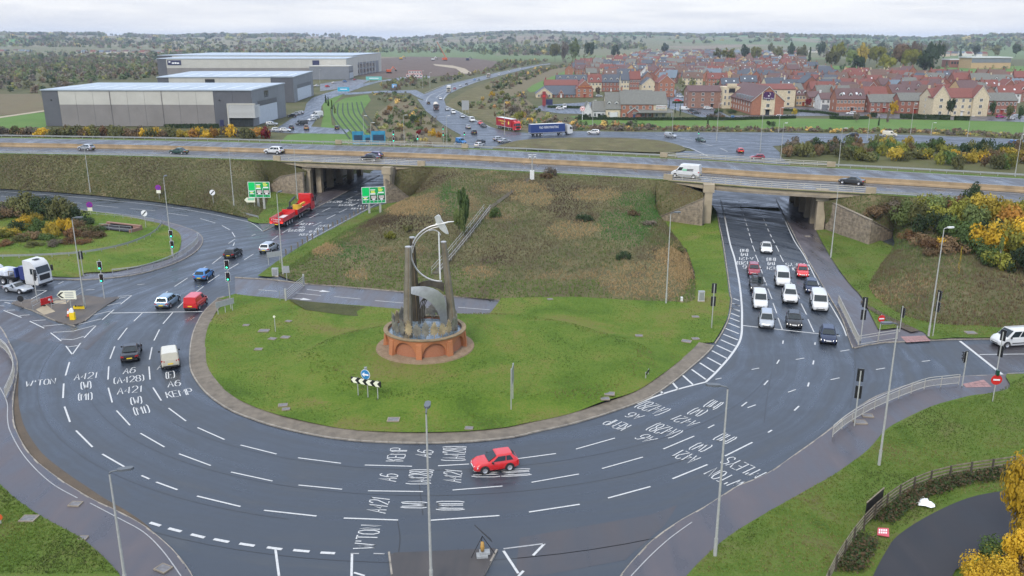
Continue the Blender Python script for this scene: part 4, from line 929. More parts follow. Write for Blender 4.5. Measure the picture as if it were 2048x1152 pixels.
MW = {k: m_courses(k.replace(' ', '_'), v, 3.0, 1) for k, v in BR.items()}
MR = {k: m_courses(k.replace(' ', '_') + '_roof', v, 2.4, 1) for k, v in RF.items()}
WIN = {}
def win_mesh(w, h):
 k = (w, h)
 if k not in WIN:
  f = MB(); t_ = .12
  f.bx(-w / 2, w / 2, -.08, .04, -h / 2, -h / 2 + t_); f.bx(-w / 2, w / 2, -.08, .04, h / 2 - t_, h / 2); f.bx(-w / 2, -w / 2 + t_, -.08, .04, -h / 2 + t_, h / 2 - t_); f.bx(w / 2 - t_, w / 2, -.08, .04, -h / 2 + t_, h / 2 - t_); f.bx(-.05, .05, -.07, .03, -h / 2 + t_, h / 2 - t_)
  fm = f.mesh('window'); fm.materials.append(M_WFRAME)
  pm = MB().bx(-w / 2 + .1, w / 2 - .1, -.03, .02, -h / 2 + .1, h / 2 - .1).mesh('pane'); pm.materials.append(M_GLASS); WIN[k] = (fm, pm)
 return WIN[k]
def window(par, x, y, z, w=1.2, h=1.5, rz=0.0):
 fm, pm = win_mesh(w, h); o = link('window', fm, None, par, (x, y, z), rz); link('pane', pm, None, o); return o
def gable_house(name, w, d, eav, ridge, wallm, roofm, e=None, ox=0.0, oy=0.0, storeys=2, nwin=3, chim=1, axis='x', dorm=0, door=True, sky=0, side_win=True, own=True, over=.35, z0=0.0, bay=False):
 e = e or empty(name)
 x0, x1, y0, y1 = ox - w / 2, ox + w / 2, oy, oy + d; rh = ridge - eav
 mb = MB()
 if axis == 'x':
  mb.add([(x0, y0, z0), (x1, y0, z0), (x1, y1, z0), (x0, y1, z0), (x0, y0, eav), (x1, y0, eav), (x1, y1, eav), (x0, y1, eav), (x0, (y0 + y1) / 2, ridge), (x1, (y0 + y1) / 2, ridge)], [(0, 1, 5, 4), (2, 3, 7, 6), (1, 2, 6, 9, 5), (3, 0, 4, 8, 7)])
 else:
  mb.add([(x0, y0, z0), (x1, y0, z0), (x1, y1, z0), (x0, y1, z0), (x0, y0, eav), (x1, y0, eav), (x1, y1, eav), (x0, y1, eav), (ox, y0, ridge), (ox, y1, ridge)], [(0, 1, 5, 8, 4), (2, 3, 7, 9, 6), (1, 2, 6, 5), (3, 0, 4, 7)])
 mb.build('wall', wallm, e, own=own)
 rb = MB(); T = .22
 if axis == 'x':
  half = d / 2; k = rh / half; prof = [(y0 - over, eav - over * k), ((y0 + y1) / 2, ridge), (y1 + over, eav - over * k), (y1 + over, eav - over * k + T), ((y0 + y1) / 2, ridge + T), (y0 - over, eav - over * k + T)]
  for a, b in ((0, 1), (1, 2)):
   p, q = prof[a], prof[b]; rb.extr([p, q, (q[0], q[1] + T), (p[0], p[1] + T)], 'x', x0 - over * .6, x1 + over * .6)
 else:
  half = w / 2; k = rh / half
  for p, q in (((x0 - over, eav - over * k), (ox, ridge)), ((ox, ridge), (x1 + over, eav - over * k))): rb.extr([p, q, (q[0], q[1] + T), (p[0], p[1] + T)], 'y', y0 - over * .6, y1 + over * .6)
 rf = rb.build('roof', roofm, e, own=own)
 if axis == 'y' and own is not None:
  bb = MB()
  for p, q in (((x0 - over, eav - over * k - .05), (ox, ridge - .05)), ((ox, ridge - .05), (x1 + over, eav - over * k - .05))): bb.extr([p, q, (q[0], q[1] + .2), (p[0], p[1] + .2)], 'y', y0 - over * .6 - .08, y0 - over * .6)
  bb.build('bargeboard', M_WFRAME, e)
 for c in range(chim):
  cx, cy = (x0 + .8 + c * (w - 1.6) / max(1, chim - 1 or 1), (y0 + y1) / 2) if axis == 'x' else (ox, y0 + .9 + c * (d - 2))
  cm = MB(); cm.box((cx, cy, ridge + .35), (.75, .6, 2.0)); cm.box((cx, cy, ridge + 1.4), (.9, .75, .16))
  ch = cm.build('chimney', wallm, rf, own=own)
  for q in (-.18, .18): MB().tube([(cx + q, cy, ridge + 1.45), (cx + q, cy, ridge + 1.85)], .11, 6).build('chimney_pot', MR['red tiled'], ch) if False else None
 sh = (eav) / storeys
 if nwin:
  for s_ in range(storeys):
   for k_ in range(nwin):
    x = x0 + w * (k_ + .5) / nwin
    if door and s_ == 0 and k_ == nwin // 2:
     dm = MB(); dm.bx(x - .5, x + .5, y0 - .06, y0 + .04, 0.05, 2.1); dm.build('door', M_DOOR[int(w * 7 + d * 3) % 4], e); dm = MB(); dm.bx(x - .85, x + .85, y0 - .7, y0, 2.3, 2.45); dm.build('porch_hood', M_WFRAME, e)
     continue
    window(e, x, y0, sh * (s_ + .52), 1.15 if w / nwin < 3.4 else 1.4, 1.45)
 if side_win and axis == 'x':
  for s_ in range(storeys): window(e, x1, (y0 + y1) / 2, sh * (s_ + .52), .9, 1.2, pi / 2); window(e, x0, (y0 + y1) / 2, sh * (s_ + .52), .9, 1.2, -pi / 2)
 for k_ in range(dorm):
  x = x0 + w * (k_ + .5) / dorm; ym = y0 + d * .13; zt = eav + rh * .18
  dm = MB(); dm.add([(x - .8, ym, zt - .4), (x + .8, ym, zt - .4), (x + .8, ym, zt + 1.3), (x, ym, zt + 2.1), (x - .8, ym, zt + 1.3), (x - .8, ym + 2.6, zt - .4), (x + .8, ym + 2.6, zt - .4), (x + .8, ym + 2.6, zt + 1.3), (x, ym + 2.6, zt + 2.1), (x - .8, ym + 2.6, zt + 1.3)], [(0, 1, 2, 3, 4), (1, 6, 7, 2), (5, 0, 4, 9)])
  do = dm.build('dormer', M_WFRAME, rf)
  dr = MB()
  for p, q in (((x - 1.05, zt + 1.1), (x, zt + 2.1)), ((x, zt + 2.1), (x + 1.05, zt + 1.1))): dr.extr([p, q, (q[0], q[1] + .16), (p[0], p[1] + .16)], 'y', ym - .2, ym + 2.8)
  dr.build('dormer_roof', roofm, rf, own=own); MB().bx(x - .45, x + .45, ym - .06, ym + .02, zt, zt + 1.15).build('dormer_pane', M_GLASS, rf)
 for k_ in range(sky):
  x = x0 + w * (k_ + .6) / (sky + .2); u = .35; half = d / 2; kk = rh / half
  ya, yb = y0 + half * u, y0 + half * (u + .2); za, zb = eav + rh * u + T + .05, eav + rh * (u + .2) + T + .05
  MB().quad((x - .45, ya, za), (x + .45, ya, za), (x + .45, yb, zb), (x - .45, yb, zb)).build('skylight', M_RLIGHT, rf)
 return e
M_DOOR = [mat('front_door_' + n, c, 0.4, 0.05) for n, c in (('black', (.02, .02, .02)), ('red', (.25, .03, .02)), ('blue', (.03, .06, .15)), ('white', (.6, .6, .58)))]
def facing(px0, px1, py0, py1=None, z=0.0):
 a, b = P(px0, py0, z), P(px1, py1 or py0, z); return a, b, (b - a).length, atan2((b - a).y, (b - a).x)
def near_house(label, px0, px1, py, eavpy, ridpy, wall, roof, cat='house', d=8.5, py1=None, **k):
 a, b, w, rz = facing(px0, px1, py, py1); c = (a + b) / 2
 e = empty('house' if cat == 'house' else cat.replace(' ', '_'), c, rz, label, cat)
 eav = max(2.4, height(c, (px0 + px1) / 2, eavpy)); rc = c + Vector((0, d / 2, 0)); rid = max(eav + 1.5, height(rc, (px0 + px1) / 2, ridpy))
 gable_house('', w, d, eav, rid, MW[wall], MR[roof], e, own=False, **k); return e
near_house('dark brick terraced house with a grey roof just right of the hotel gable', 1568, 1590, 210, 187, 178, 'brown brick', 'grey tiled', storeys=2, nwin=4, dorm=2)
near_house('pale stone terraced house between a dark brick one and a red bush', 1591, 1615, 212, 190, 180, 'yellow brick', 'plum tiled', storeys=2, nwin=4, dorm=2)
near_house('brick terraced house behind the red bush, left of the white house', 1616, 1639, 213.5, 194, 183, 'brown brick', 'plum tiled', storeys=2, nwin=3)
nh = near_house('white rendered house with a grey garage door in the front row', 1640, 1670, 219, 198, 186, 'white render', 'plum tiled', storeys=2, nwin=3, door=False)
MB().bx(-3, 0, -.12, .02, 0, 2.4).build('garage_door', M_MIDC, nh)
near_house('brick terrace with two white dormers and paired white front doors', 1671, 1728, 224, 197, 177, 'orange brick', 'plum tiled', storeys=2, nwin=8, dorm=3, chim=2, sky=2)
near_house('brick house with a white porch and carriage arch under a grey roof', 1738, 1796, 225, 204, 189, 'red brick', 'grey tiled', storeys=2, nwin=5, chim=1)
near_house('wide brick house behind a golden tree, grey roofed', 1797, 1848, 227, 201, 186, 'red brick', 'grey tiled', storeys=2, nwin=4, chim=0)
cb_ = near_house('big cream three storey block with a red roof and gabled ends', 1860, 1971, 232, 195, 177, 'cream render', 'red tiled', 'apartment block', 12, storeys=3, nwin=8, chim=2)
a, b, w_, rz_ = facing(1860, 1971, 232); h_ = height((a + b) / 2, 1915, 195)
for sx in (-1, 1): gable_house('', 7.0, 5, h_ + .3, h_ + 5.2, MW['cream render'], MR['red tiled'], cb_, ox=sx * (w_ / 2 - 3.6), oy=-1.2, storeys=3, nwin=1, chim=0, axis='y', door=False, own=False)
near_house('brick house right of the cream block by a row of parked cars', 1974, 2031, 229, 201, 186, 'red brick', 'grey tiled', storeys=2, nwin=7, chim=1)
a, b, w_, rz_ = facing(1501.6, 1566, 229.7); c = (a + b) / 2; ev, rg = height(c, 1535, 201.5), height(c, 1537, 173.5)
hot = empty('hotel', c, rz_, 'brick and cream hotel with a purple sign high on its gable', 'hotel')
gable_house('', w_, 46, ev, rg, MW['orange brick'], MR['plum tiled'], hot, axis='y', nwin=0, chim=0, own=False, over=.6)
MB().bx(-3.1, 3.1, -.35, .02, 0, rg - 2.6).build('render_bay', MW['cream render'], hot)
for z in (4.2, 7.2): window(hot, 0, -.36, z, 1.6, 1.7)
MB().bx(-.9, .9, -.45, -.34, 0, 2.4).build('door', M_GLASS, hot); MB().bx(-1.5, 1.5, -1.4, -.36, 2.6, 2.9).build('porch_hood', MW['cream render'], hot)
M_PURP = mat('purple_sign', (0.055, 0.012, 0.07), 0.4, 0.05)
sg = MB().bx(-2.6, 2.6, -.6, -.37, rg - 5.6, rg - 2.7); sg.bx(-1.9, 1.9, -.6, -.37, rg - 2.7, rg - 2.2); sgo = sg.build('sign', M_PURP, hot)
mo = MB(); A1 = [( .75 * cos(t_), .75 * sin(t_)) for t_ in np.linspace(-2.2, 1.6, 14)]; A2 = [(.25 + .62 * cos(t_), .18 + .62 * sin(t_)) for t_ in np.linspace(1.9, -2.4, 14)]
mo.poly([(x, -.63, rg - 3.5 + y) for x, y in A1 + A2]); mo.build('sign_moon', M_SIGNW, sgo)
text_obj('lettering', 'Premier Inn', .9, M_SIGNW, sgo, (0, -.63, rg - 5.1), 0, w=4.4)
for s_ in range(3):
 for k in range(9):
  if s_ < 2: window(hot, -w_ / 2, 4 + k * 4.6, 1.8 + s_ * 2.7, 1.1, 1.6, -pi / 2); window(hot, w_ / 2, 4 + k * 4.6, 1.8 + s_ * 2.7, 1.1, 1.6, pi / 2)
for k in range(6): MB().bx(-w_ / 2 - .3, -w_ / 2 + 1.6, 3 + k * 4.6, 4.6 + k * 4.6, ev - .2, ev + 1.8).build('dormer', M_MIDC, hot)
a2, b2, w2, rz2 = facing(1444, 1478, 217); lc = (a2 + b2) / 2 - c; lx = lc.x * cos(-rz_) - lc.y * sin(-rz_); ly = lc.x * sin(-rz_) + lc.y * cos(-rz_)
ht = height((a2 + b2) / 2, 1460, 174)
MB().bx(lx - w2 / 2, lx + w2 / 2, ly, ly + 16, 0, ht).build('render_tower', MW['cream render'], hot)
MB().bx(lx - 2.2, lx + 2.4, ly - .25, ly + 1, ht, ht + 1.6).build('parapet', MW['cream render'], hot); MB().bx(lx - 1.4, lx + 1.6, ly - .42, ly - .27, ht - 2.6, ht - .6).build('sign', M_BLACK, hot)
for s_ in range(3):
 for k in range(4): window(hot, lx - w2 / 2 + 1.2 + k * (w2 - 2.4) / 3, ly - .02, 2.4 + s_ * 3.0, 1, 1.8)
gable_house('', 24, 12, ht * .78, ht * 1.02, MW['brown brick'], MR['plum tiled'], hot, ox=lx - w2 / 2 - 4.5, oy=ly + 3, storeys=3, nwin=5, chim=0, own=False)
gable_house('', 34, 14, ht * .84, ht * 1.06, MW['cream render'], MR['red tiled'], hot, ox=lx + w2 / 2 + 14, oy=ly + 10, storeys=3, nwin=5, chim=0, door=False, own=False)
a, b, w_, rz_ = facing(1241, 1306, 237.6); c = (a + b) / 2
pub = empty('pub', c, rz_, 'brick and cream roadside pub with long grey roofs and a corner canopy', 'pub'); sc_ = w_ / 65
ev, rg = height(c, 1270, 208), height(c + Vector((0, 6.5, 0)), 1270, 181)
gable_house('', w_, 13, ev, rg, MW['orange brick'], MR['grey tiled'], pub, storeys=2, nwin=5, chim=1, own=False)
gable_house('', 29 * sc_, 12, height(c, 1225, 217), height(c + Vector((0, 6, 0)), 1225, 185), MW['cream render'], MR['grey tiled'], pub, ox=-(1273.5 - 1225.5) * sc_, oy=-.4, storeys=1, nwin=2, dorm=2, chim=0, door=False, own=False)
gable_house('', 25 * sc_, 10, height(c, 1198, 222), height(c + Vector((0, 5, 0)), 1198, 203), MW['white render'], MR['grey tiled'], pub, ox=-(1273.5 - 1198) * sc_, oy=.2, storeys=1, nwin=3, chim=0, door=True, own=False)
gable_house('', 18 * sc_, 9, height(c, 1176, 224), height(c, 1176, 205), MW['white render'], MR['grey tiled'], pub, ox=-(1273.5 - 1176) * sc_, oy=1.5, storeys=1, nwin=2, chim=0, axis='y', door=False, own=False)
gable_house('', 27 * sc_, 13, ev - .1, rg - .5, MW['cream render'], MR['grey tiled'], pub, ox=(1319.5 - 1273.5) * sc_, oy=-.2, storeys=2, nwin=2, chim=0, door=False, own=False)
MB().bx(1311 * sc_ - 1273.5 * sc_, 1331 * sc_ - 1273.5 * sc_, -.5, -.25, ev - 1.9, ev - .3).build('sign_board', MW['white render'], pub)
text_obj('lettering', 'Beefeater Grill', 1.0, M_DOOR[1], pub, ((1321 - 1273.5) * sc_, -.55, ev - 1.1), 0, w=18 * sc_)
cn = MB(); cn.add([(x * sc_, y, z) for x, y, z in ((-10, -3.2, 2.7), (70, -3.2, 2.7), (70, 2, 3.9), (-10, -.2, 3.9), (-10, -3.2, 2.95), (70, -3.2, 2.95), (70, 2, 4.15), (-10, -.2, 4.15))], [(3, 2, 1, 0), (4, 5, 6, 7), (0, 1, 5, 4), (1, 2, 6, 5), (2, 3, 7, 6), (3, 0, 4, 7)]); cn.build('canopy', MR['grey tiled'], pub)
for x in (20, 36, 52, 69): MB().bx(x * sc_ - .12, x * sc_ + .12, -3.0 * sc_ - .1, -3.0 * sc_ + .1, 0, 2.75).build('canopy_post', M_WFRAME, pub)
gable_house('', 5.5, 2.6, 2.7, 4.9, MW['red brick'], MR['grey tiled'], pub, ox=-1.5, oy=-2.4, storeys=1, nwin=1, chim=0, axis='y', door=True, own=False)
for x in (-12, ): MB().bx(x, x + 3.4, -1.0, .0, .2, 2.8).build('bay_window', M_WFRAME, pub)
a, b, w_, rz_ = facing(1152, 1186, 195); c = (a + b) / 2; sc_ = w_ / 34
rs = empty('restaurant', c, rz_, 'red roofed brick restaurant with a broad front gable and slate wings', 'restaurant')
gable_house('', w_, 22, height(c, 1169, 177), height(c, 1169, 160.5), MW['orange brick'], MR['red tiled'], rs, storeys=2, nwin=3, chim=0, axis='y', own=False)
MB().bx(-4.2, 4.2, -.3, -.05, height(c, 1169, 175.5), height(c, 1169, 171.5)).build('sign_board', M_DOOR[1], rs)
text_obj('lettering', 'BREWERS FAYRE', 1.0, mat('gold_lettering', (.55, .38, .12), .4, 0), rs, (0, -.33, height(c, 1169, 173.5)), 0, w=7.4)
gable_house('', 62 * sc_, 13, height(c, 1120, 189), height(c + Vector((0, 6, 0)), 1120, 172), MW['red brick'], MR['slate'], rs, ox=-48 * sc_, oy=1, storeys=1, nwin=7, chim=0, own=False)
gable_house('', 68 * sc_, 12, height(c, 1120, 172), height(c + Vector((0, 15, 0)), 1120, 160), MW['red brick'], MR['red tiled'], rs, ox=-45 * sc_, oy=10, storeys=2, nwin=0, chim=1, own=False)
gable_house('', 32 * sc_, 14, height(c, 1088, 187), height(c, 1088, 175), MW['cream render'], MR['slate'], rs, ox=-81 * sc_, oy=-2, storeys=1, nwin=3, chim=0, axis='y', own=False)
gable_house('', 14 * sc_, 4, height(c, 1088, 189), height(c, 1088, 182), MW['red brick'], MR['red tiled'], rs, ox=-81 * sc_, oy=-5, storeys=1, nwin=1, chim=0, axis='y', own=False)
gable_house('', 9 * sc_, 3, 2.3, 4.4, MW['red brick'], MR['red tiled'], rs, ox=-47 * sc_, oy=-1.5, storeys=1, nwin=1, chim=0, axis='y', own=False)
near_house('slate roofed brick flats with white gabled dormers behind the restaurant', 1112, 1175, 180, 160, 150, 'red brick', 'slate', 'flats', 9, storeys=2, nwin=8, dorm=4)
near_house('cream fronted flats with two white dormers in a red roof', 1176, 1203, 183, 164, 149, 'cream render', 'red tiled', 'flats', 9, storeys=2, nwin=4, dorm=2)
near_house('brick flats with three white dormers in a slate roof', 1204, 1240, 183, 164, 149, 'red brick', 'slate', 'flats', 9, storeys=2, nwin=5, dorm=3)
near_house('cream fronted tall house with a slate roof behind the pub chimney', 1241, 1258, 186, 160, 147, 'cream render', 'slate', 'house', 8, storeys=3, nwin=3)
near_house('tall brick block with a steep red roof behind the middle of the pub roof', 1259, 1280, 186, 158, 143, 'red brick', 'red tiled', 'flats', 9, storeys=3, nwin=4, axis='x')
near_house('cream gabled house with a slate roof behind the pub', 1283, 1314, 188, 169, 155, 'cream render', 'slate', 'house', 14, storeys=2, nwin=3, axis='y', chim=0)
near_house('orange brick gabled flats at the back corner of the hotel car park', 1316, 1348, 194, 165, 150, 'orange brick', 'red tiled', 'flats', 14, storeys=3, nwin=3, axis='y', chim=1)
# prototypes for the estate
def proto(name, *a, **k):
 e = gable_house('house', *a, MW['red brick'], MR['red tiled'], **k); e.location = (0, -500, -60); return e
ORD = ['first', 'second', 'third', 'fourth', 'fifth', 'sixth', 'seventh', 'eighth', 'ninth', 'tenth', 'eleventh', 'twelfth', 'thirteenth', 'fourteenth', 'fifteenth', 'sixteenth', 'seventeenth', 'eighteenth', 'nineteenth', 'twentieth']
def ordn(i):
 if i < 20: return ORD[i]
 t_ = {2: 'twenty', 3: 'thirty', 4: 'forty', 5: 'fifty'}[(i + 1) // 10]; u = (i + 1) % 10
 return t_ + ('-' + ORD[u - 1] if u else '-fold' if False else ('ieth' if not u else '')) if u else {2: 'twentieth', 3: 'thirtieth', 4: 'fortieth', 5: 'fiftieth'}[(i + 1) // 10]
PROT = [('detached house', proto('a', 9.5, 8, 5.2, 8.8, nwin=3)), ('terraced house', proto('b', 15, 8.5, 5.4, 9.4, nwin=5, dorm=2, chim=2)), ('semi-detached house', proto('c', 11.5, 8, 5.2, 9.0, nwin=4, sky=2)),
  ('tall town house', proto('d', 12, 9, 7.8, 11.8, storeys=3, nwin=4, chim=2)), ('gabled house', proto('e', 8, 10.5, 5.2, 9.2, nwin=2, axis='y', door=True)), ('long low house', proto('f', 14, 8, 4.6, 8.4, nwin=4, chim=1))]
PW = [9.5, 15, 11.5, 12, 8, 14]
EST_ROWS = [204, 196, 189, 183, 177, 171, 166, 161, 156, 152, 148, 144.5, 141, 138, 135, 132, 129.5]
def est_xr(y):
 lo = np.interp(y, [105, 115, 135, 150, 165, 180, 190, 204], [1290, 1240, 1150, 1128, 1245, 1350, 1362, 1572]); hi = np.interp(y, [105, 128, 140, 152, 158, 166, 205], [1600, 1610, 1625, 1650, 1880, 2120, 2160]); return lo, hi
FAR_HOUSE = MB(); fh_cols = []
RH = random.Random(5); house_n = 0; ph_used = [False] * 6
used_boxes = []
for ri, py in enumerate(EST_ROWS):
 lo, hi = est_xr(py); x = lo + RH.uniform(0, 20); idx = 0
 while x < hi:
  k = RH.choices(range(6), [4, 3, 3, 1.2, 3, 2])[0]; yj = py + RH.uniform(-.012, .012) * (py - 80)
  base = P(x, yj); ppm = FPX / max(1, base.y); rot = RH.choice([0, 0, 0, pi / 2, pi]) + RH.uniform(-.22, .22) + .25 * sin(x * .008)
  wpx = (PW[k] if abs(sin(rot)) < .6 else 9) * ppm
  skip = RH.random() < .13
  if not skip and (py > 168 and 1236 < x < 1352): skip = True
  if not skip and (py > 176 and x < 1420): skip = True
  if not skip and (py > 186 and x < 1570): skip = True
  if not skip and py < 160 and 1640 < x < 1860 and py < 146: skip = True
  if not skip:
   nm, pr = PROT[k]; o = copy_tree(pr)
   wl = RH.choices(list(BR), [4, 5, 3, 1.3, .5, 1.2])[0]; rf_ = RH.choices(list(RF), [5 if x > 1660 else 2.6, 3.2, 3.4 if x < 1700 else 1.4, 2, 2.6, .5])[0]
   o.location = (base.x, base.y, -.1); o.rotation_euler = (0, 0, rot); o.name = 'house'
   st = [o]
   while st:
    q = st.pop(); st += CH.get(q.name, [])
    b_ = q.name.split('.')[0]
    if b_ in ('wall', 'chimney'): q.material_slots[0].material = MW[wl]
    elif b_ in ('roof', 'dormer_roof'): q.material_slots[0].material = MR[rf_]
   tag(o, '%s roofed %s %s, %s from left in %s estate row' % (rf_.replace(' tiled', '').replace('blue slate', 'blue'), wl, nm.replace(' house', '').replace('long low', 'low') + ' house', ordn(idx), ORD[ri]), 'house', 'houses of the red roofed estate'); idx += 1; house_n += 1
  x += wpx * RH.choice([1.02, 1.05, 1.15, 1.3])
def kill_tree(o):
 for ch in CH.get(o.name, []): kill_tree(ch)
 bpy.data.objects.remove(o)
for nm, pr in PROT: kill_tree(pr)
t = NT('distant_houses'); at = t.n('ShaderNodeAttribute'); at.attribute_name = 'Col'; t.l(at.outputs['Color'], t.b.inputs['Base Color']); t.rough(.85); M_VCOL = t.m
class CM:
 def __init__(s): s.mb = MB(); s.c = []
 def col(s, c):
  s.c += [c] * (len(s.mb.f) - len(s.c)); return s
 def build(s, name, m, kind='stuff', parent=None):
  o = s.mb.build(name, m, parent); me = o.data; at_ = me.color_attributes.new('Col', 'FLOAT_COLOR', 'CORNER')
  arr = np.ones((len(me.loops), 4), np.float32); i = 0
  lens = [len(f) for f in s.mb.f]; arr[:, :3] = np.repeat(np.array(s.c, np.float32), lens, axis=0)
  at_.data.foreach_set('color', arr.ravel())
  if kind: o['kind'] = kind
  return o
dh = CM()
def tiny_house(cx, cy, w, d, e_, r_, rz, wc, rc):
 cs, sn = cos(rz), sin(rz); T_ = lambda x, y, z: (cx + x * cs - y * sn, cy + x * sn + y * cs, z)
 dh.mb.add([T_(-w, -d, 0), T_(w, -d, 0), T_(w, d, 0), T_(-w, d, 0), T_(-w, -d, e_), T_(w, -d, e_), T_(w, d, e_), T_(-w, d, e_), T_(-w, 0, r_), T_(w, 0, r_)], [(0, 1, 5, 4), (2, 3, 7, 6), (1, 2, 6, 9, 5), (3, 0, 4, 8, 7)]); dh.col(wc)
 dh.mb.add([T_(-w - .4, -d - .4, e_ - .2), T_(w + .4, -d - .4, e_ - .2), T_(w + .4, 0, r_ + .2), T_(-w - .4, 0, r_ + .2), T_(-w - .4, d + .4, e_ - .2), T_(w + .4, d + .4, e_ - .2)], [(0, 1, 2, 3), (3, 2, 5, 4)]); dh.col(rc)
for py in np.arange(126.5, 104, -1.6):
 lo, hi = est_xr(py); x = lo + 10
 while x < hi:
  b_ = P(x, py + RH.uniform(-.5, .5))
  if RH.random() < .72: tiny_house(b_.x, b_.y, RH.uniform(5, 8), 4.2, 5.2, 9, RH.uniform(-.4, .4) + RH.choice([0, pi / 2]), RH.choice(list(BR.values())), RH.choice(list(RF.values())))
  x += RH.uniform(1.1, 2.2) * 13 * FPX / b_.y
for px, py, n, sp in ((270, 108, 16, 14), (440, 106, 12, 9), (30, 107, 6, 15), (640, 100, 8, 25), (780, 99, 6, 18), (980, 99, 8, 12), (1900, 112, 14, 11), (1700, 106, 10, 16), (1980, 100, 10, 16), (180, 100, 10, 20)):
 for k in range(n):
  b_ = P(px + (k - n / 2) * sp + RH.uniform(-4, 4), py + RH.uniform(-1.2, 1.2)); tiny_house(b_.x, b_.y, RH.uniform(5, 9), 4.5, 5.5, 9.5, RH.uniform(-.6, .6), RH.choice([(0.7, .68, .62), (.68, .6, .5), (.34, .14, .09), (.5, .4, .3)]), RH.choice(list(RF.values())))
dh.build('distant_houses', M_VCOL)
a, b, w_, rz_ = facing(1941, 2020, 137); c = (a + b) / 2; e = empty('sports_hall', c, rz_, 'flat roofed tan brick sports hall with a white roof edge', 'hall')
h_ = height(c, 1980, 116)
MB().bx(-w_ / 2, w_ / 2, 0, 30, 0, h_).build('wall', MW['yellow brick'], e); MB().bx(-w_ / 2 + .2, w_ / 2 - .2, -.2, 0, h_ * .55, h_ - .4).build('clerestory', M_MIDC, e); MB().bx(-w_ / 2 - 1, w_ / 2 + 1, -1, 31, h_, h_ + 1.2).build('roof', M_WFRAME, e)
a, b, w_, rz_ = facing(1898, 1938, 135); c = (a + b) / 2; e = empty('school_building', c, rz_, 'low brick school block with a white fascia beside the sports hall', 'school')
h_ = height(c, 1915, 120); MB().bx(-w_ / 2, w_ / 2, 0, 20, 0, h_).build('wall', MW['red brick'], e); MB().bx(-w_ / 2 - .5, w_ / 2 + .5, -.5, 20.5, h_, h_ + 1).build('roof', M_WFRAME, e)
for k in range(7): MB().bx(-w_ / 2 + 2 + k * 3.6, -w_ / 2 + 4.6 + k * 3.6, -.08, .03, h_ * .45, h_ * .8).build('window', M_GLASS, e)
M_CABR = mat('red_cabin_paint', (0.42, 0.07, 0.04), 0.5, 0.1, 2.0)
for k, (px, py, lv) in enumerate(((829, 155, 0), (830, 155, 1))):
 c = P(px, py - 0.3); e = empty('site_cabin', (c.x, c.y, lv * 3.0), .05, ('lower' if not lv else 'upper') + ' red and white site cabin of the stacked pair on the bare earth', 'cabin', 'stacked site cabins')
 Lc = 15 if not lv else 12
 MB().bx(-Lc / 2, Lc / 2, 0, 3, .15, 2.75).build('wall', M_WFRAME, e); f = MB()
 for z in (0, 2.7): f.bx(-Lc / 2 - .1, Lc / 2 + .1, -.12, 3.1, z, z + .28)
 for x in np.linspace(-Lc / 2, Lc / 2, 6): f.bx(x - .12, x + .12, -.1, .0, .28, 2.7)
 f.build('frame', M_CABR, e)
 for x in np.linspace(-Lc / 2, Lc / 2, 6)[:-1]: MB().bx(x + .8, x + 2, -.06, .02, 1.1, 2.2).build('window', M_GLASS, e)
M_ORANGE = mat('orange_plant_paint', (0.55, 0.10, 0.025), 0.45, 0.1, 2.0); M_YELL = mat('yellow_plant_paint', (0.60, 0.36, 0.03), 0.45, 0.1, 2.0)
c = P(890, 121); e = empty('crawler_crane', c, .3, 'orange crawler crane with a raised lattice jib on the building site', 'crane')
MB().bx(-2.8, 2.8, -4, -2.9, 0, 1.2).bx(-2.8, 2.8, 2.9, 4, 0, 1.2).build('track', M_BLACK, e); MB().bx(-4.5, 3.5, -2.4, 2.4, 1.2, 4.6).build('cab', M_ORANGE, e)
jb = MB(); A0, A1 = Vector((2.5, 0, 3)), Vector((-13, 0, 30))
for u, v in ((-.7, -.7), (.7, -.7), (.7, .7), (-.7, .7)): jb.tube([A0 + Vector((u, v, 0)), A1 + Vector((u * .4, v * .4, 0))], .16, 4)
for k in range(12): p = A0.lerp(A1, k / 12); q = A0.lerp(A1, (k + 1) / 12); jb.tube([p + Vector((-.6, -.6, 0)), q + Vector((.6, -.6, 0))], .1, 4); jb.tube([p + Vector((.6, .6, 0)), q + Vector((-.6, .6, 0))], .1, 4)
jb.build('jib', M_ORANGE, e)
for px, py, m_, lb in ((802, 119, M_YELL, 'yellow excavator working on the bare earth'), (778, 146, M_ORANGE, 'orange excavator beside the farthest warehouse'), (866, 121, M_WFRAME, 'white tipper machine on the bare earth'), (935, 121, M_NAVY, 'blue machine at the edge of the bare earth')):
 c = P(px, py); e = empty('excavator', c, .4, lb, 'excavator'); MB().bx(-2.6, 2.6, -1.9, 1.9, 0, 1.2).build('track', M_BLACK, e); MB().bx(-2.4, 2, -1.6, 1.6, 1.2, 3.6).build('cab', m_, e)
 MB().tube([(1.6, 0, 2.4), (4.6, 0, 6.4)], .45, 5).tube([(4.6, 0, 6.4), (7.4, 0, 3.2)], .35, 5).build('arm', m_, e); MB().bx(6.8, 8.2, -.7, .7, 1.8, 3.3).build('bucket', M_BLACK, e)
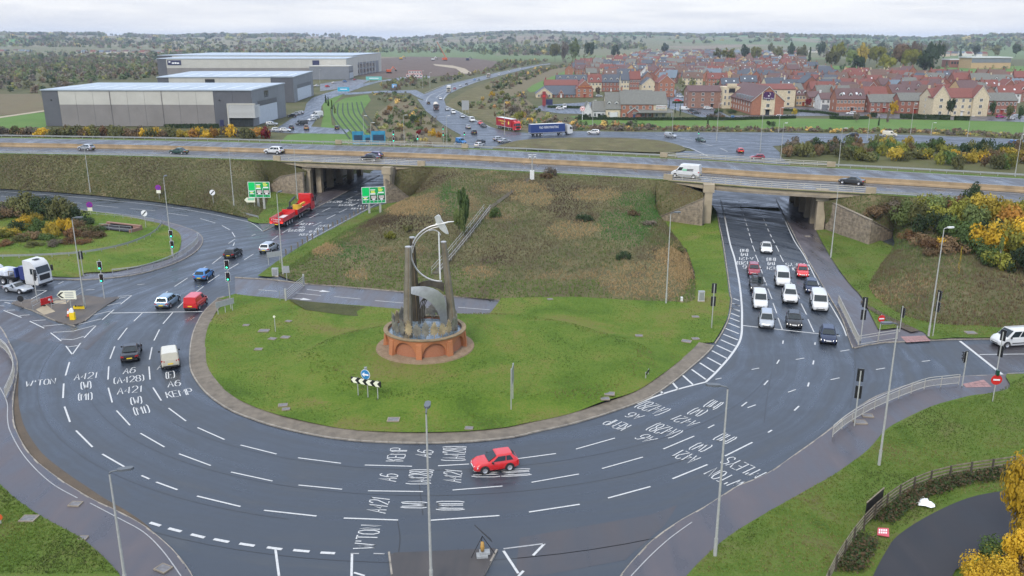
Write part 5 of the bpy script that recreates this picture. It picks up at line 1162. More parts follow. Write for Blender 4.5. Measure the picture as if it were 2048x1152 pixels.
# street lamps
M_LENS = mat('lamp_lens', (0.75, 0.75, 0.72), 0.2, 0.0)
M_LAMPTOP = mat('lamp_head_paint', (0.10, 0.11, 0.12), 0.45, 0.1)
M_LAMPW = mat('pale_lamp_head', (0.62, 0.62, 0.60), 0.4, 0.1)
def lamp(base, top, label, head=0.0, pale=False, g='lamp posts along the roads', arm=0.55, base_z=None):
 b = G(*base) if base_z is None else P(*base, base_z); h = max(4.0, height(b, *top))
 e = empty('street_lamp', b, head, label, 'street lamp', g)
 MB().tube([(0, 0, -.2), (0, 0, 1.25), (0, 0, 1.3)], .125, 8).build('base', M_POLE, e)
 MB().tube([(0, 0, 1.25), (0, 0, h - .1)], .095, 8, r2=.05).build('pole', M_POLE, e)
 a = MB(); a.tube([(0, 0, h - .25), (0, 0, h), (.12, 0, h + .08), (arm, 0, h + .12)], .05, 6); a.build('arm', M_LAMPTOP if not pale else M_POLE, e)
 hd = MB(); x0 = arm - .1; pr = [(x0, -.10), (x0 + .25, -.19), (x0 + .78, -.17), (x0 + .92, 0), (x0 + .78, .17), (x0 + .25, .19), (x0, .10)]
 hd.prism(pr, h + .06, h + .2, True); o = hd.build('lamp_head', M_LAMPW if pale else M_LAMPTOP, e)
 MB().bx(x0 + .2, x0 + .8, -.12, .12, h + .035, h + .06).build('lens', M_LENS, o)
 return e
L_ = lambda *a, **k: lamp(*a, **k)
L_((254,1185), (222,946), 'tall grey lamp post rising from the bottom left pavement', .3)
L_((863,1175), (848,826), 'tall grey lamp post on the bottom traffic island, in front of the roundabout', pi / 2)
L_((1430,1111), (1451,776), 'tall grey lamp post at the grass edge of the bottom right pavement', pi - .2)
L_((1758,930), (1797,649), 'tall grey lamp post on the grass beside the right footpath railing', pi)
L_((1857,672), (1884,458), 'pale headed lamp post on the right verge below the autumn trees', 0.3, True)
L_((170,615), (140,437), 'grey lamp post standing on the left traffic island by the arrow sign', .1)
L_((345,512), (330,355), 'grey lamp post on the tip of the left corner lawn', 1.6)
L_((1332,606), (1341,427), 'grey lamp post at the dry grass corner of the middle bank', .2)
L_((566,548), (555,387), 'grey lamp post in front of the red flatbed lorry', 1.3)
L_((468,411), (457,297), 'grey lamp post behind the slip road, left of the green sign', pi)
L_((181,385), (170,289), 'grey lamp post behind the far left slip road', pi)
L_((595,398), (588,292), 'thin lamp post before the stone wall of the left bridge', pi)
L_((1661.5,514), (1677,368), 'thin lamp post before the stone wall of the right bridge', pi)
FARL = [((729,292),(730,232)),((743,296),(741,246)),((809,297),(808,231)),((894,294),(893,232)),((1009,270),(1009.5,201)),((1185,257),(1186.5,201)),((1344,272),(1345,216)),((1433,281),(1436,207)),((1520,303),(1525,218)),((1557,265),(1558,216)),((1561,322),(1568,247)),((1677,332),(1687,257)),((1734,281),(1740,221)),((1821,267),(1828,208)),((1862,269),(1864,246)),((1935,274),(1939,233)),((2044,280),(2047,246)),((2030,350),(2043,270)),((318,252),(316,221)),((845,177),(844,142)),((860,176),(860,145)),((640,165),(639,139)),((905,180),(906,158))]
WHERE = ['by the blue hoarding', 'right of the blue hoarding', 'in front of the scrub left of the main road', 'at the mouth of the far main road', 'behind the red curtain lorry', 'in front of the roadside pub', 'below the pub canopy', 'left of the hotel on the far road', 'in front of the hotel gable', 'right of the hotel gable', 'at the left tip of the autumn shrubs', 'at the end of the right bridge railing', 'on the island right of the black car', 'in front of the wide brick house', 'between the two parts of the front terrace', 'in front of the cream block', 'far right beyond the blue car', 'behind the far right autumn shrubs', 'in front of the nearest warehouse', 'left of the far main road', 'beside the flag poles by the site cabins', 'in the warehouse yard', 'where the far main road bends']
for (b, t_), w in zip(FARL, WHERE): lamp(b, t_, 'thin pale lamp post ' + w, R0.uniform(-.4, .4), True, base_z=0.0)
# traffic lights
def m_emit(n, c, s_): return mat(n, c, 0.3, 0.0, emit=(c, s_))
M_GO = m_emit('green_signal_lit', (0.05, 0.9, 0.45), 2.5); M_REDL = mat('signal_red_unlit', (0.10, 0.008, 0.006), .3, 0); M_AMBL = mat('signal_amber_unlit', (0.11, 0.045, 0.005), .3, 0); M_GRNL = mat('signal_green_unlit', (0.004, 0.05, 0.025), .3, 0)
def signal(base, top, heads, rz, label, lit=True, dz=0.0, pale=True):
 b = G(*base); h = height(b, *top)
 e = empty('traffic_light', b, rz, label, 'traffic light', 'traffic lights of the roundabout')
 MB().tube([(0, 0, -.1), (0, 0, h)], .06, 8).build('pole', M_POLE, e)
 for hx, hy in heads:
  hz = height(b, hx, hy); hb = MB(); hb.bx(-.16, .16, -.28, -.06, hz - .47, hz + .47); hd = hb.build('signal_head', M_BLACK, e)
  bb = MB(); bb.bx(-.28, .28, -.1, -.07, hz - .6, hz + .6); bd = bb.build('backing_board', M_BLACK, hd)
  fr = MB()
  for a_ in ((-.28, -.24, hz - .6, hz + .6), (.24, .28, hz - .6, hz + .6), (-.24, .24, hz + .56, hz + .6), (-.24, .24, hz - .6, hz - .56)): fr.bx(a_[0], a_[1], -.108, -.101, a_[2], a_[3])
  fr.build('border', M_SIGNW, hd)
  for k, m_ in ((.3, M_REDL), (0, M_AMBL), (-.3, M_GO if lit else M_GRNL)):
   l_ = MB(); l_.tube([(0, -.295, hz + k), (0, -.27, hz + k)], .11, 12); l_.build('lamp', m_, hd)
   v = MB(); v.lathe([(.125, 0), (.125, .16)], (0, 0, 0), 8, .2, pi - .2); v.v = [(x, -.30 - z_, hz + k + y) for x, y, z_ in v.v]; v.build('visor', M_BLACK, hd)
 return e
signal((209,597), (197,519), [(198,531), (203,556)], .1, 'green lit traffic light on the tip of the left traffic island')
signal((347,516), (340,460), [(341,468), (344,489)], .35, 'green lit traffic light on the left corner lawn beside the railing')
signal((462,617), (452,520), [(452,529), (455,553)], .2, 'white bordered traffic light pair at the left edge of the roundabout lawn')
signal((75,603), (64,540), [(65,553)], pi - .5, 'traffic light seen from behind in front of the white lorry cab')
signal((167,552), (155,500), [(156,511)], pi + .3, 'traffic light seen from behind on the left corner lawn')
signal((1721,682), (1731,597), [(1727,605), (1723,630)], pi - .25, 'traffic light pair seen from behind in the railed corner')
signal((1799,664), (1802,612), [(1809,625)], pi / 2 + .35, 'traffic light behind the no entry sign of the right corner')
signal((1865.5,672), (1878,584), [(1886,591), (1882,614)], pi / 2 + .3, 'traffic light pair on the right verge by a yellow box')
signal((1924,772), (1934,704), [(1939,714)], pi + .5, 'traffic light at the end of the curved right railing')
signal((1994,740), (2013,664), [(2015,671), (2008,703)], pi / 2 + .6, 'traffic light pair in front of the white minibus')
signal((1708.5,852), (1723,742), [(1720,751), (1714,785)], pi - .3, 'traffic light pair standing behind the curved right railing')
signal((1423,656), (1428,568), [(1431,577), (1428,603)], pi - .15, 'traffic light pair seen from behind at the right lawn edge')
for k, (b, t_, hs) in enumerate([((887,291),(886,249),[(886,256),(887,268)]), ((836,298),(836,268),[(836,275)]), ((929,287),(928,262),[(928,267)]), ((1397,270),(1397,262),[(1397,265)]), ((788,296),(788,262),[(788,266),(787,279)])]):
 signal(b, t_, hs, 0, 'small far traffic light %s' % ['right of the main road mouth', 'behind the bridge railing by the scrub', 'beside the black cars at the junction', 'right of the small silver van', 'right of the blue hoarding'][k])
# signs
M_SGREEN = mat('green_sign', (0.0, 0.33, 0.09), 0.35, 0.05); M_SGREEN2 = mat('bright_green_sign_panel', (0.0, 0.55, 0.12), 0.3, 0.03); M_SYEL = mat('yellow_sign_text', (0.85, 0.8, 0.12), .4, 0)
M_SRED = mat('red_sign', (0.52, 0.02, 0.02), 0.35, 0.05); M_SBLUE = mat('blue_sign', (0.02, 0.19, 0.42), 0.35, 0.05); M_PURPLE = mat('clearway_purple', (0.30, 0.03, 0.24), .4, .05); M_YSIGN = mat('yellow_sign', (0.80, 0.55, 0.01), .4, .05)
M_BACK = mat('sign_back_grey', (0.30, 0.31, 0.31), .5, .1); M_CREAM = mat('cream_sign', (0.75, 0.74, 0.58), .4, .03)
def gantry(c4, posts, label):
 b0, b1 = G(*posts[0]), G(*posts[1]); c = (b0 + b1) / 2; d = (b1 - b0); rz = atan2(d.y, d.x) if abs(d.y) < abs(d.x) else 0.0
 rz = max(-.35, min(.35, rz)); e = empty('direction_sign', c, rz, label, 'road sign', 'green direction signs by the left underpass')
 ppm = FPX / (c.y * cos(PITCH)); W_ = (c4[1][0] - c4[0][0]) / ppm * 1.04 / cos(rz)
 zt, zb = height(c, (c4[0][0] + c4[1][0]) / 2, (c4[0][1] + c4[1][1]) / 2), height(c, (c4[2][0] + c4[3][0]) / 2, (c4[2][1] + c4[3][1]) / 2)
 ox = ((c4[0][0] + c4[1][0] + c4[2][0] + c4[3][0]) / 4 - PX(c + Vector((0, 0, (zt + zb) / 2)))[0]) / ppm
 w, H_ = W_ / 2, zt - zb
 for p in (b0, b1):
  x = (p - c).x * cos(rz) + (p - c).y * sin(rz); MB().bx(x - .2, x + .2, -.05, .3, min(0, p.z - c.z) - .2, zt - .3).build('post', M_POLE, e)
 bd = MB().bx(ox - w, ox + w, -.16, -.08, zb, zt).build('board', M_SGREEN, e)
 X = lambda u: ox - w + 2 * w * u; Zf = lambda v: zb + H_ * v
 def pan(u0, u1, v0, v1, m, nm, y=-.165): MB().bx(X(u0), X(u1), y - .012, y, Zf(v0), Zf(v1)).build(nm, m, bd)
 for a_ in ((0, .018, 0, 1), (.982, 1, 0, 1), (.018, .982, .975, 1), (.018, .982, 0, .025), (.325, .34, .025, .975), (.66, .675, .025, .6), (.018, .325, .43, .45), (.34, .66, .175, .19), (.675, .982, .175, .19)): pan(*a_, M_SIGNW, 'border')
 pan(.03, .315, .46, .965, M_SGREEN2, 'panel')
 for u0, u1, v0, v1, m_ in ((.37, .58, .8, .85, M_SIGNW), (.39, .55, .72, .77, M_SYEL), (.39, .57, .64, .69, M_SYEL), (.36, .58, .54, .62, M_SIGNW), (.69, .84, .9, .95, M_SYEL), (.7, .9, .8, .85, M_SYEL), (.71, .86, .72, .77, M_SYEL), (.69, .93, .6, .68, M_SIGNW), (.05, .24, .36, .41, M_SIGNW), (.09, .2, .29, .34, M_SYEL), (.06, .27, .22, .27, M_SIGNW)): pan(u0, u1, v0, v1, m_, 'lettering')
 for u in (.36, .69):
  pan(u, u + .28, .2, .5, M_BLACK, 'panel');
  for v in (.46, .40, .34): pan(u + .03, u + .25, v - .04, v, mat('pinkish_white', (.7, .62, .58), .5, 0), 'lettering', -.18)
  pan(u + .08, u + .2, .21, .29, M_SIGNW, 'lettering', -.18)
 for u in (.17, .5, .83):
  ar = MB(); ar.add([(X(u) - .1, -.18, Zf(.17)), (X(u) + .1, -.18, Zf(.17)), (X(u) + .04, -.18, Zf(.06)), (X(u) - .04, -.18, Zf(.06))], [(3, 2, 1, 0), (0, 1, 2, 3)]); ar.build('arrow', M_SIGNW, bd)
gantry([(495,363),(539,364),(542,395),(498,394.5)], [(514,415),(532,416)], 'green direction sign with lane panels on the grass left of the red lorry')
gantry([(723,373),(769,374),(771,407),(725,405.5)], [(739,426.5),(761,425.5)], 'green direction sign with lane panels on the middle bank right of the underpass')
def post_sign(base, tops, label, name='road_sign', cat='road sign', rz=0.0, r=.045):
 b = G(*base); e = empty(name, b, rz, label, cat); h = height(b, *tops); MB().tube([(0, 0, -.1), (0, 0, h)], r, 6).build('post', M_POLE, e); return e, b, h
def round_plate(e, z, rad, layers, y=-.06, x=0.0, name='sign_plate'):
 first = None
 for k, (m_, f) in enumerate(layers):
  o = MB().tube([(x, y - .015 * k - .02, z), (x, y - .015 * k, z)], rad * f, 20).build(name if k == 0 else 'sign_face', m_, e if first is None else first); first = first or o
 return first
for b, t_, pz, w in (((319,397),(316,371),(317,383),'behind the slip road'), ((182,430),(180,405),(180.5,418),'in front of the slip road')):
 e, bb, h = post_sign(b, t_, 'purple and blue clearway sign with a white plate ' + w); z = h - .45
 f = round_plate(e, z, .62, [(M_PURPLE, 1), (mat('clearway_blue', (.12, .05, .36), .4, .03), .74)])
 for a_ in (pi / 4, -pi / 4):
  s_ = MB(); s_.box((0, 0, 0), (.92, .02, .13)); s_.v = [(x * cos(a_) - z_ * sin(a_), y - .11, z + x * sin(a_) + z_ * cos(a_)) for x, y, z_ in s_.v]; s_.build('cross_bar', M_PURPLE, f)
 zz = height(bb, *pz); MB().bx(-.45, .45, -.09, -.05, zz - .35, zz + .3).build('plate', M_CREAM, e)
for b, t_, w in (((427,407),(425,381),'on the bank behind the slip road'), ((292,455),(289,422),'beside the corner lawn culvert')):
 e, bb, h = post_sign(b, t_, 'white round speed sign with a black diagonal bar ' + w); z = h - .4
 f = round_plate(e, z, .56, [(M_SIGNW, 1)]); s_ = MB(); s_.box((0, 0, 0), (1.0, .02, .17)); a_ = pi / 4; s_.v = [(x * cos(a_) - z_ * sin(a_), y - .1, z + x * sin(a_) + z_ * cos(a_)) for x, y, z_ in s_.v]; s_.build('bar', M_BLACK, f)
for b, t_, pc, rz, w in (((1757,680),(1763,629),(1762,637),.15,'in the railed corner'), ((1985,803),(1993,750),(1991,759),-.1,'on the grass by the pink paving')):
 e, bb, h = post_sign(b, t_, 'red no entry sign with a white bar ' + w, rz=rz); z = height(bb, *pc); f = round_plate(e, z, .42 if rz > 0 else .5, [(M_SRED, 1)]); MB().bx(-.3, .3, -.1, -.08, z - .07, z + .07).build('bar', M_SIGNW, f)
 if rz < 0: MB().bx(-.12, .12, -.2, .1, h, h + .5).build('signal_box', M_GRNL, e)
e, bb, h = post_sign((144,625), (139,580), 'white pointed direction sign with a black arrow on the left traffic island', rz=.06)
def arrow_board(e, z0, z1, x0, x1, m_, y=-.1):
 zm = (z0 + z1) / 2; k = (z1 - z0) * .45; MB().extr([(x0, zm), (x0 + k, z0), (x1, z0), (x1, z1), (x0 + k, z1)], 'y', y, y + .04).build('sign_plate', m_, e); return zm, k
z0, z1 = height(bb, 140, 598), height(bb, 140, 581)
zm, k = arrow_board(e, z0, z1, -1.5, .85, M_CREAM); MB().extr([(-1.42, zm), (-1.42 + k, zm - k + .12), (-1.12 + k, zm - k + .12), (-1.12, zm), (-1.12 + k, zm + k - .12), (-1.42 + k, zm + k - .12)], 'y', -.13, -.105).build('chevron', M_BLACK, e)
for q in range(4): MB().bx(-.5, .55, -.12, -.105, z1 - .25 - q * .22, z1 - .17 - q * .22).build('lettering', M_BACK, e)
e, bb, h = post_sign((168,617), (157,610), 'yellow diversion board leaning on the lamp post of the left island', 'diversion_sign');
MB().bx(-1.25, .15, -.2, -.14, height(bb, 157, 620), height(bb, 157, 611)).build('sign_plate', M_YSIGN, e); MB().bx(-1.0, -.8, -.22, -.2, .3, .5).bx(-.7, .0, -.22, -.2, .35, .45).build('lettering', M_BLACK, e)
b0, b1 = G(83,613), G(106,606); d = b1 - b0; e = empty('plastic_barrier', b0, atan2(d.y, d.x), 'red plastic road barrier standing on the left traffic island', 'barrier'); Lq = d.length
MB().bx(0, Lq, -.05, .05, .75, 1.0).bx(0, Lq, -.05, .05, .15, .3).bx(0, .1, -.05, .05, .3, .75).bx(Lq - .1, Lq, -.05, .05, .3, .75).build('frame', M_SRED, e)
for q in range(9): MB().bx(.15 + q * (Lq - .3) / 9, .28 + q * (Lq - .3) / 9, -.04, .04, .3, .75).build('bar', M_SRED, e)
MB().bx(Lq * .62, Lq * .8, -.07, -.05, .5, .75).build('reflector', M_SIGNW, e)
for x in (.25, Lq - .25): MB().bx(x - .1, x + .1, -.35, .35, 0, .15).build('foot', M_BLACK, e)
b = G(138,633); e = empty('traffic_cone', b, 0, 'orange and white traffic cone beside the yellow bollard', 'traffic cone'); MB().bx(-.3, .3, -.3, .3, 0, .06).build('base', M_BLACK, e); MB().lathe([(.24, .06), (.17, .4)], n=12).lathe([(.1, .75), (.04, 1.0), (.0, 1.0)], n=12).build('cone', M_ORANGE, e); MB().lathe([(.17, .4), (.1, .75)], n=12).build('sleeve', M_SIGNW, e)
b = G(146,639); e = empty('keep_left_bollard', b, 0, 'yellow keep left bollard on the point of the left island', 'bollard'); MB().bx(-.3, .3, -.18, .18, 0, .9).build('shell', M_YSIGN, e); round_plate(e, 1.15, .3, [(M_SIGNW, 1), (M_SIGNW, .8)], -.1); MB().bx(-.12, .12, -.1, .1, .85, 1.45).build('column', M_SIGNW, e)
e, bb, h = post_sign((43,607), (42,592), 'black round sign seen from behind in front of the silver roadster'); round_plate(e, h - .35, .42, [(M_BLACK, 1)])
ps = [G(711,791), G(734,794.5), G(757,797)]; c = ps[1]; d = ps[2] - ps[0]; rz = atan2(d.y, d.x) - .1; e = empty('chevron_sign', c, rz, 'black and white chevron board with a blue arrow disc on the roundabout lawn', 'road sign')
zt, zb = height(c, 731, 757.5), height(c, 731, 769.5); ppm = FPX / (c.y * cos(PITCH) + 9); Wc = 70 / ppm
for k_, p in enumerate(ps): q = p - c; x = (k_ - 1) * abs(Wc) * .33 + .1; MB().tube([(x, .03, q.z - .3), (x, .03, zt if k_ != 1 else zt + 1.2)], .045, 6).build('post', M_POLE, e)
bd = MB().bx(-Wc / 2, Wc / 2, -.08, -.04, zb, zt).build('board', M_BLACK, e); zm = (zb + zt) / 2; hh = (zt - zb) / 2 - .03
for k_ in range(4):
 x = -Wc / 2 + .04 + k_ * Wc * .245
 for y0_ in (0,): MB().extr([(x, zm), (x + hh, zm - hh), (x + hh + .42, zm - hh), (x + .42, zm), (x + hh + .42, zm + hh), (x + hh, zm + hh)], 'y', -.1, -.082).build('chevron', M_CREAM, bd)
zc = height(c, 731, 748.5); f = round_plate(e, zc, .5, [(M_SIGNW, 1), (M_SBLUE, .92)], -.06)
MB().extr([(-.36, zc), (-.08, zc - .24), (-.08, zc - .08), (.36, zc - .08), (.36, zc + .08), (-.08, zc + .08), (-.08, zc + .24)], 'y', -.13, -.11).build('arrow', M_SIGNW, f)
MB().bx(-.1, .12, -.1, .06, zc + .5, zc + .72).build('lamp_unit', M_GALV, e)
for pb, tp, label, wd, rz, m_ in (((1024,808),(1021,732),'tall grey sign turned edge-on near the middle of the lawn', 1.7, pi / 2 - .12, M_GALV), ((1294,752),(1293,741),'small dark board on two short posts near the right lawn edge', 1.2, 1.15, M_BLACK), ((451,625),(449,600),'grey backed board on three posts beside the service road mouth', 2.6, .9, M_BACK), ((549,527),(543,503),'grey backed sign on thin posts at the bank corner by the silver car', 2.2, .55, M_BACK), ((574,562),(572,532),'small grey sign on a thin post beside the service road gate', .9, .2, M_BACK), ((931,228),(931,201),'big grey backed sign on two posts beside the far main road', 3.4, .1, M_BACK), ((147,626),(147,625.5),'','',0,None)):
 if not label: continue
 b = G(*pb); e = empty('road_sign', b, rz, label, 'road sign'); h = height(b, *tp)
 for x in (-wd * .4, 0, wd * .4) if wd > 2.5 else ((-wd * .4, wd * .4) if wd > 1 else (0,)): MB().tube([(x, 0, -.3), (x, 0, h)], .05, 6).build('post', M_POLE, e)
 MB().bx(-wd / 2, wd / 2, -.08, -.04, h * (.55 if wd < 3 else .3), h).build('board', m_, e)
e, bb, h = post_sign((551,663), (548.5,633), 'short pale marker post with a white cap on the lawn hollow', 'marker_post', 'marker post'); round_plate(e, h, .14, [(M_CREAM, 1)])
b = G(501, 411); e = empty('road_sign', b, .05, 'small white left arrow sign beside the left green sign', 'road sign'); z0, z1 = height(b, 500, 404.5), height(b, 500, 395)
for x in (-.5, .8): MB().tube([(x, 0, -.2), (x, 0, z0 + .2)], .04, 6).build('post', M_POLE, e)
zm, k = arrow_board(e, z0, z1, -1.1, 1.0, M_CREAM); MB().bx(-.4, .9, -.12, -.105, zm - .05, zm + .4).build('panel', mat('pale_green_panel', (.25, .55, .35), .4, 0), e)
M_TEAL = mat('blue_hoarding', (0.03, 0.22, 0.36), .4, .25, .6); M_TEALD = mat('dark_hoarding_print', (0.02, 0.05, 0.09), .4, .2, .8); M_TEALL = mat('pale_hoarding_print', (0.30, 0.50, 0.62), .4, .1)
b = P(738, 292); e = empty('advert_hoarding', b, .05, 'blue printed advertising hoarding behind the bridge railing', 'hoarding'); h = height(b, 738, 262)
for x0, x1, zt in ((-5.2, -1.6, h * .98), (-1.5, .8, h * .75), (.9, 5.4, h)):
 pn = MB().bx(x0, x1, -.1, 0, .5, zt).build('panel', M_TEAL, e); MB().bx(x0 + .5, x1 - .4, -.13, -.1, zt * .35, zt * .75).build('print', M_TEALD, pn); MB().bx(x0 + .3, x1 - .8, -.13, -.1, zt * .16, zt * .24).build('lettering', M_TEALL, pn)
 MB().bx(x0 + .2, x0 + .35, 0, .15, 0, zt).bx(x1 - .35, x1 - .2, 0, .15, 0, zt).build('post', M_POLE, e)
for px, py, tp, wd, m_, lb in ((687.5, 187, 174.5, 7.5, mat('cyan_board', (.05, .38, .55), .4, .1), 'cyan site board on posts beside the access road bend'), (789, 180, 168, 3.4, mat('sky_blue_board', (.16, .36, .62), .4, .1), 'pale blue upright board on the scrub edge'), (748, 164, 153, 13, mat('green_netting_board', (.13, .42, .38), .6, .2), 'pale green netting fence at the building site entrance')):
 b = P(px, py); h = height(b, px, tp); e = empty('site_board', b, 0, lb, 'site board'); MB().bx(-wd / 2, wd / 2, -.12, 0, h * .35, h).build('board', m_, e); MB().bx(-wd * .3, -wd * .3 + .3, 0, .2, 0, h * .6).bx(wd * .3 - .3, wd * .3, 0, .2, 0, h * .6).build('post', M_POLE, e)
 MB().bx(-wd * .3, wd * .3, -.15, -.12, h * .62, h * .74).build('lettering', M_SIGNW, e)
b = P(1164.5, 239.5); e = empty('pub_sign', b, 0, 'round red ringed pub sign on a white pole before the pub', 'pub sign'); z = height(b, 1164.8, 217.5); MB().tube([(0, 0, 0), (0, 0, z)], .12, 6).build('pole', M_SIGNW, e); f = round_plate(e, z, 1.15, [(M_SIGNW, 1), (M_SRED, .86), (M_SIGNW, .66)], -.1); MB().extr([(-.5, z - .2), (.1, z - .35), (.5, z - .1), (.3, z + .3), (-.2, z + .2), (-.45, z + .35)], 'y', -.22, -.18).build('emblem', M_SRED, f)
b = P(1088, 211); e = empty('totem_sign', b, 0, 'dark red totem sign at the restaurant car park', 'totem sign'); h = height(b, 1088, 183); MB().bx(-.9, .9, -.3, .3, 0, h).build('column', mat('dark_red_totem', (.22, .03, .03), .4, .1), e); MB().bx(-.6, .6, -.34, -.31, h * .6, h * .75).build('panel', M_SRED, e); MB().bx(1.0, 4.5, -.15, .15, .3, h * .45).build('banner', M_NAVY, e)
for b, tp, w, lb in (((551,553),537,.85,'grey steel control cabinet at the corner of the middle bank'), ((1402,603),583,.75,'pale steel control cabinet by the right road edge'), ((1363,603),597,.25,'short pale service pillar near the right control cabinet')):
 bb = G(*b); h = max(.6, height(bb, b[0], tp)); e = empty('control_cabinet', bb, 0, lb, 'cabinet'); MB().bx(-w / 2 - .06, w / 2 + .06, -.26, .26, -.2, .12).build('plinth', M_CONC, e); MB().bx(-w / 2, w / 2, -.22, .22, .12, h).build('body', M_LAMPW, e)
 if w > .5: MB().bx(-w / 2 - .03, w / 2 + .03, -.26, .26, h, h + .06).build('lid', M_GALV, e); MB().bx(-w / 2 + .05, w / 2 - .05, -.24, -.22, .2, h - .08).build('door', M_GALV, e)
b = G(1064, 359); e = empty('camera_mast', b, 0, 'grey camera mast with two cameras on the bank top between the bridges', 'camera mast'); h = height(b, 1064, 309)
MB().bx(-.42, .42, -.3, .3, -.3, height(b, 1064, 341)).build('cabinet', M_LAMPW, e); MB().tube([(0, 0, .5), (0, 0, h)], .1, 8).build('pole', M_POLE, e); MB().bx(-.8, .8, -.05, .05, h - .1, h).build('crossbar', M_LAMPW, e)
for x in (-.45, .55): MB().bx(x - .2, x + .2, -.5, .1, h - .75, h - .4).build('camera', M_LAMPW, e); MB().bx(x - .12, x + .12, -.55, -.5, h - .7, h - .5).build('lens', M_BLACK, e)
# gate, railings, posts, steps
p0, p1 = G(573,600), G(607,573); d = p1 - p0; d.z = 0; e = empty('field_gate', p0, atan2(d.y, d.x), 'grey five barred metal gate across the closed service road', 'gate'); Lq = d.length
for z in (.25, .5, .75, 1.0, 1.3): MB().tube([(0, 0, z), (Lq, 0, z)], .035, 6).build('bar', M_GALV, e)
for x in (0, Lq / 2, Lq): MB().tube([(x, 0, .15), (x, 0, 1.35)], .04, 6).build('upright', M_GALV, e)
for x in (-.2, Lq + .2): MB().bx(x - .1, x + .1, -.1, .1, -.1, 1.6).build('gate_post', M_POLE, e)
p0, p1 = G(560,601), G(574,598.5); d = p1 - p0; e = empty('mesh_gate', p0, atan2(d.y, d.x), 'small grey mesh gate leaf beside the five barred gate', 'gate'); Lq = d.length
for z in np.linspace(.2, 1.25, 6): MB().tube([(0, 0, z), (Lq, 0, z)], .02, 5).build('bar', M_GALV, e)
for x in (0, Lq): MB().tube([(x, 0, 0), (x, 0, 1.35)], .04, 6).build('upright', M_GALV, e)
def ped_rail(path, label, m_=None, h=1.1, bars=(.25, .95), post=2.0, infill=False, cat='railing'):
 m_ = m_ or M_RAIL; o0 = path[0]; e = empty('pedestrian_railing', o0, 0, label, cat); L = [p - o0 for p in path]; tot = plen(L)
 for z in list(bars) + [h]: MB().tube([p + Vector((0, 0, z)) for p in L], .035, 5).build('rail', m_, e)
 n = max(1, int(tot / post))
 for k in range(n + 1): p, d = along(L, tot * k / n); MB().tube([p + Vector((0, 0, -.1)), p + Vector((0, 0, h))], .04, 6).build('post', m_, e)
 if infill:
  ib = MB(); k = 0.0
  while k < tot: p, d = along(L, k); ib.box((p.x, p.y, p.z + (bars[0] + bars[-1]) / 2), (.02, .02, bars[-1] - bars[0]), atan2(d.y, d.x)); k += .13
  o = ib.build('infill_bars', m_, e); o['kind'] = 'stuff'
 return e
def gpath(px): return resample(spline([G(*p) for p in px], 6), 24)
ped_rail(gpath([(226,553),(285,545),(345,524),(380,502),(396,486),(395,478)]), 'grey barred railing along the left corner pavement', M_GALV, infill=True, bars=(.2, 1.0))
ped_rail(gpath([(1676,607),(1694,644),(1708,674),(1716,690)]), 'pale barred railing beside the waiting cars, running away from the corner', bars=(.2, 1.0), infill=True)
ped_rail(gpath([(1717,690.5),(1752,684.5),(1794,678)]), 'low pale two rail fence across the right corner', bars=(.1, .8))
ped_rail(gpath([(1665,874),(1690,853),(1720,834),(1748,819),(1797,797),(1851,777.5),(1885,773),(1917,769.5)]), 'long curved pale railing along the right pavement', bars=(.2, .85), infill=True)
ped_rail(gpath([(-10,688),(14,706),(28,735),(27,762),(12,798)]), 'pale railing curving along the far left pavement', bars=(.2, .9), infill=True)
ped_rail(gpath([(66,620),(82,611)]), 'short grey railing left of the red plastic barrier', M_GALV, bars=(.5,))
ped_rail(gpath([(104,617),(138,607.5),(165,591)]), 'grey railing on the left island behind the arrow sign', M_GALV, bars=(.5,))
a, b2 = G(205,456), G(268,463); d = b2 - a; e = empty('culvert', a, atan2(d.y, d.x), 'dark brick culvert headwall with railings on the left corner lawn', 'culvert'); Lq = d.length
MB().bx(-.3, Lq + .3, 1.2, 1.7, -.1, .9).build('headwall', MW['brown brick'], e); MB().bx(-.3, .1, -1, 1.2, -.1, .6).bx(Lq - .1, Lq + .3, -1, 1.2, -.1, .6).build('side_wall', MW['brown brick'], e); MB().bx(.1, Lq - .1, -1, 1.2, .13, .3).build('water_channel', M_PATHD, e); MB().bx(.8, Lq - 1.5, 1.1, 1.22, .3, .75).build('opening', M_BLACK, e)
ped_rail([a + Vector((0, -1, .1)), a + d * .5 + Vector((0, -1.4, .1)), b2 + Vector((0, -1, .1))], 'low grey railing in front of the brick culvert', M_GALV, 1.0, (.5,), 2.5)
ped_rail(gpath([(160,428),(250,437),(310,446)]), 'low post and wire fence above the brick culvert', M_GALV, .8, (.4,), 2.2)
pm = MB(); pm.bx(-.09, .09, -.09, .09, -.2, .8); pm.bx(-.1, .1, -.1, .1, .8, .84); pmm = pm.mesh('timber_post'); M_WOOD = mat('weathered_timber', (0.20, 0.165, 0.115), .85, .3, 2.0); M_WOODD = mat('dark_fence_timber', (0.075, 0.062, 0.045), .85, .3, 2.0); pmm.materials.append(M_WOOD)
for px in [(572,508),(583,501),(596,494),(605,488),(615,482),(625,477),(636,469.5),(647,463),(657,457.5),(666,453),(675,449),(684,444.5),(692,440.5),(700,436),(708,431.5),(716,426.5),(724,421.5),(731,418)]:
 b = G(*px); o = link('timber_post', pmm, None, None, b, .6); tag(o, 'short timber marker post in the row beside the left underpass road', 'post', 'timber posts beside the left underpass road')
M_STEP = mat('earthy_step', (.10, .085, .06), .9, .3, 2.0)
pts = [G(871,549), G(905,510), G(940,467), G(975,421)]; pts = resample(pts, 30); low = pts[0]; e = empty('bank_steps', low, 0, 'concrete steps with grey handrails climbing the middle bank', 'steps')
up_ = G(1060, 357); allp = pts + resample([pts[-1], G(1015,391), up_], 14)[1:]
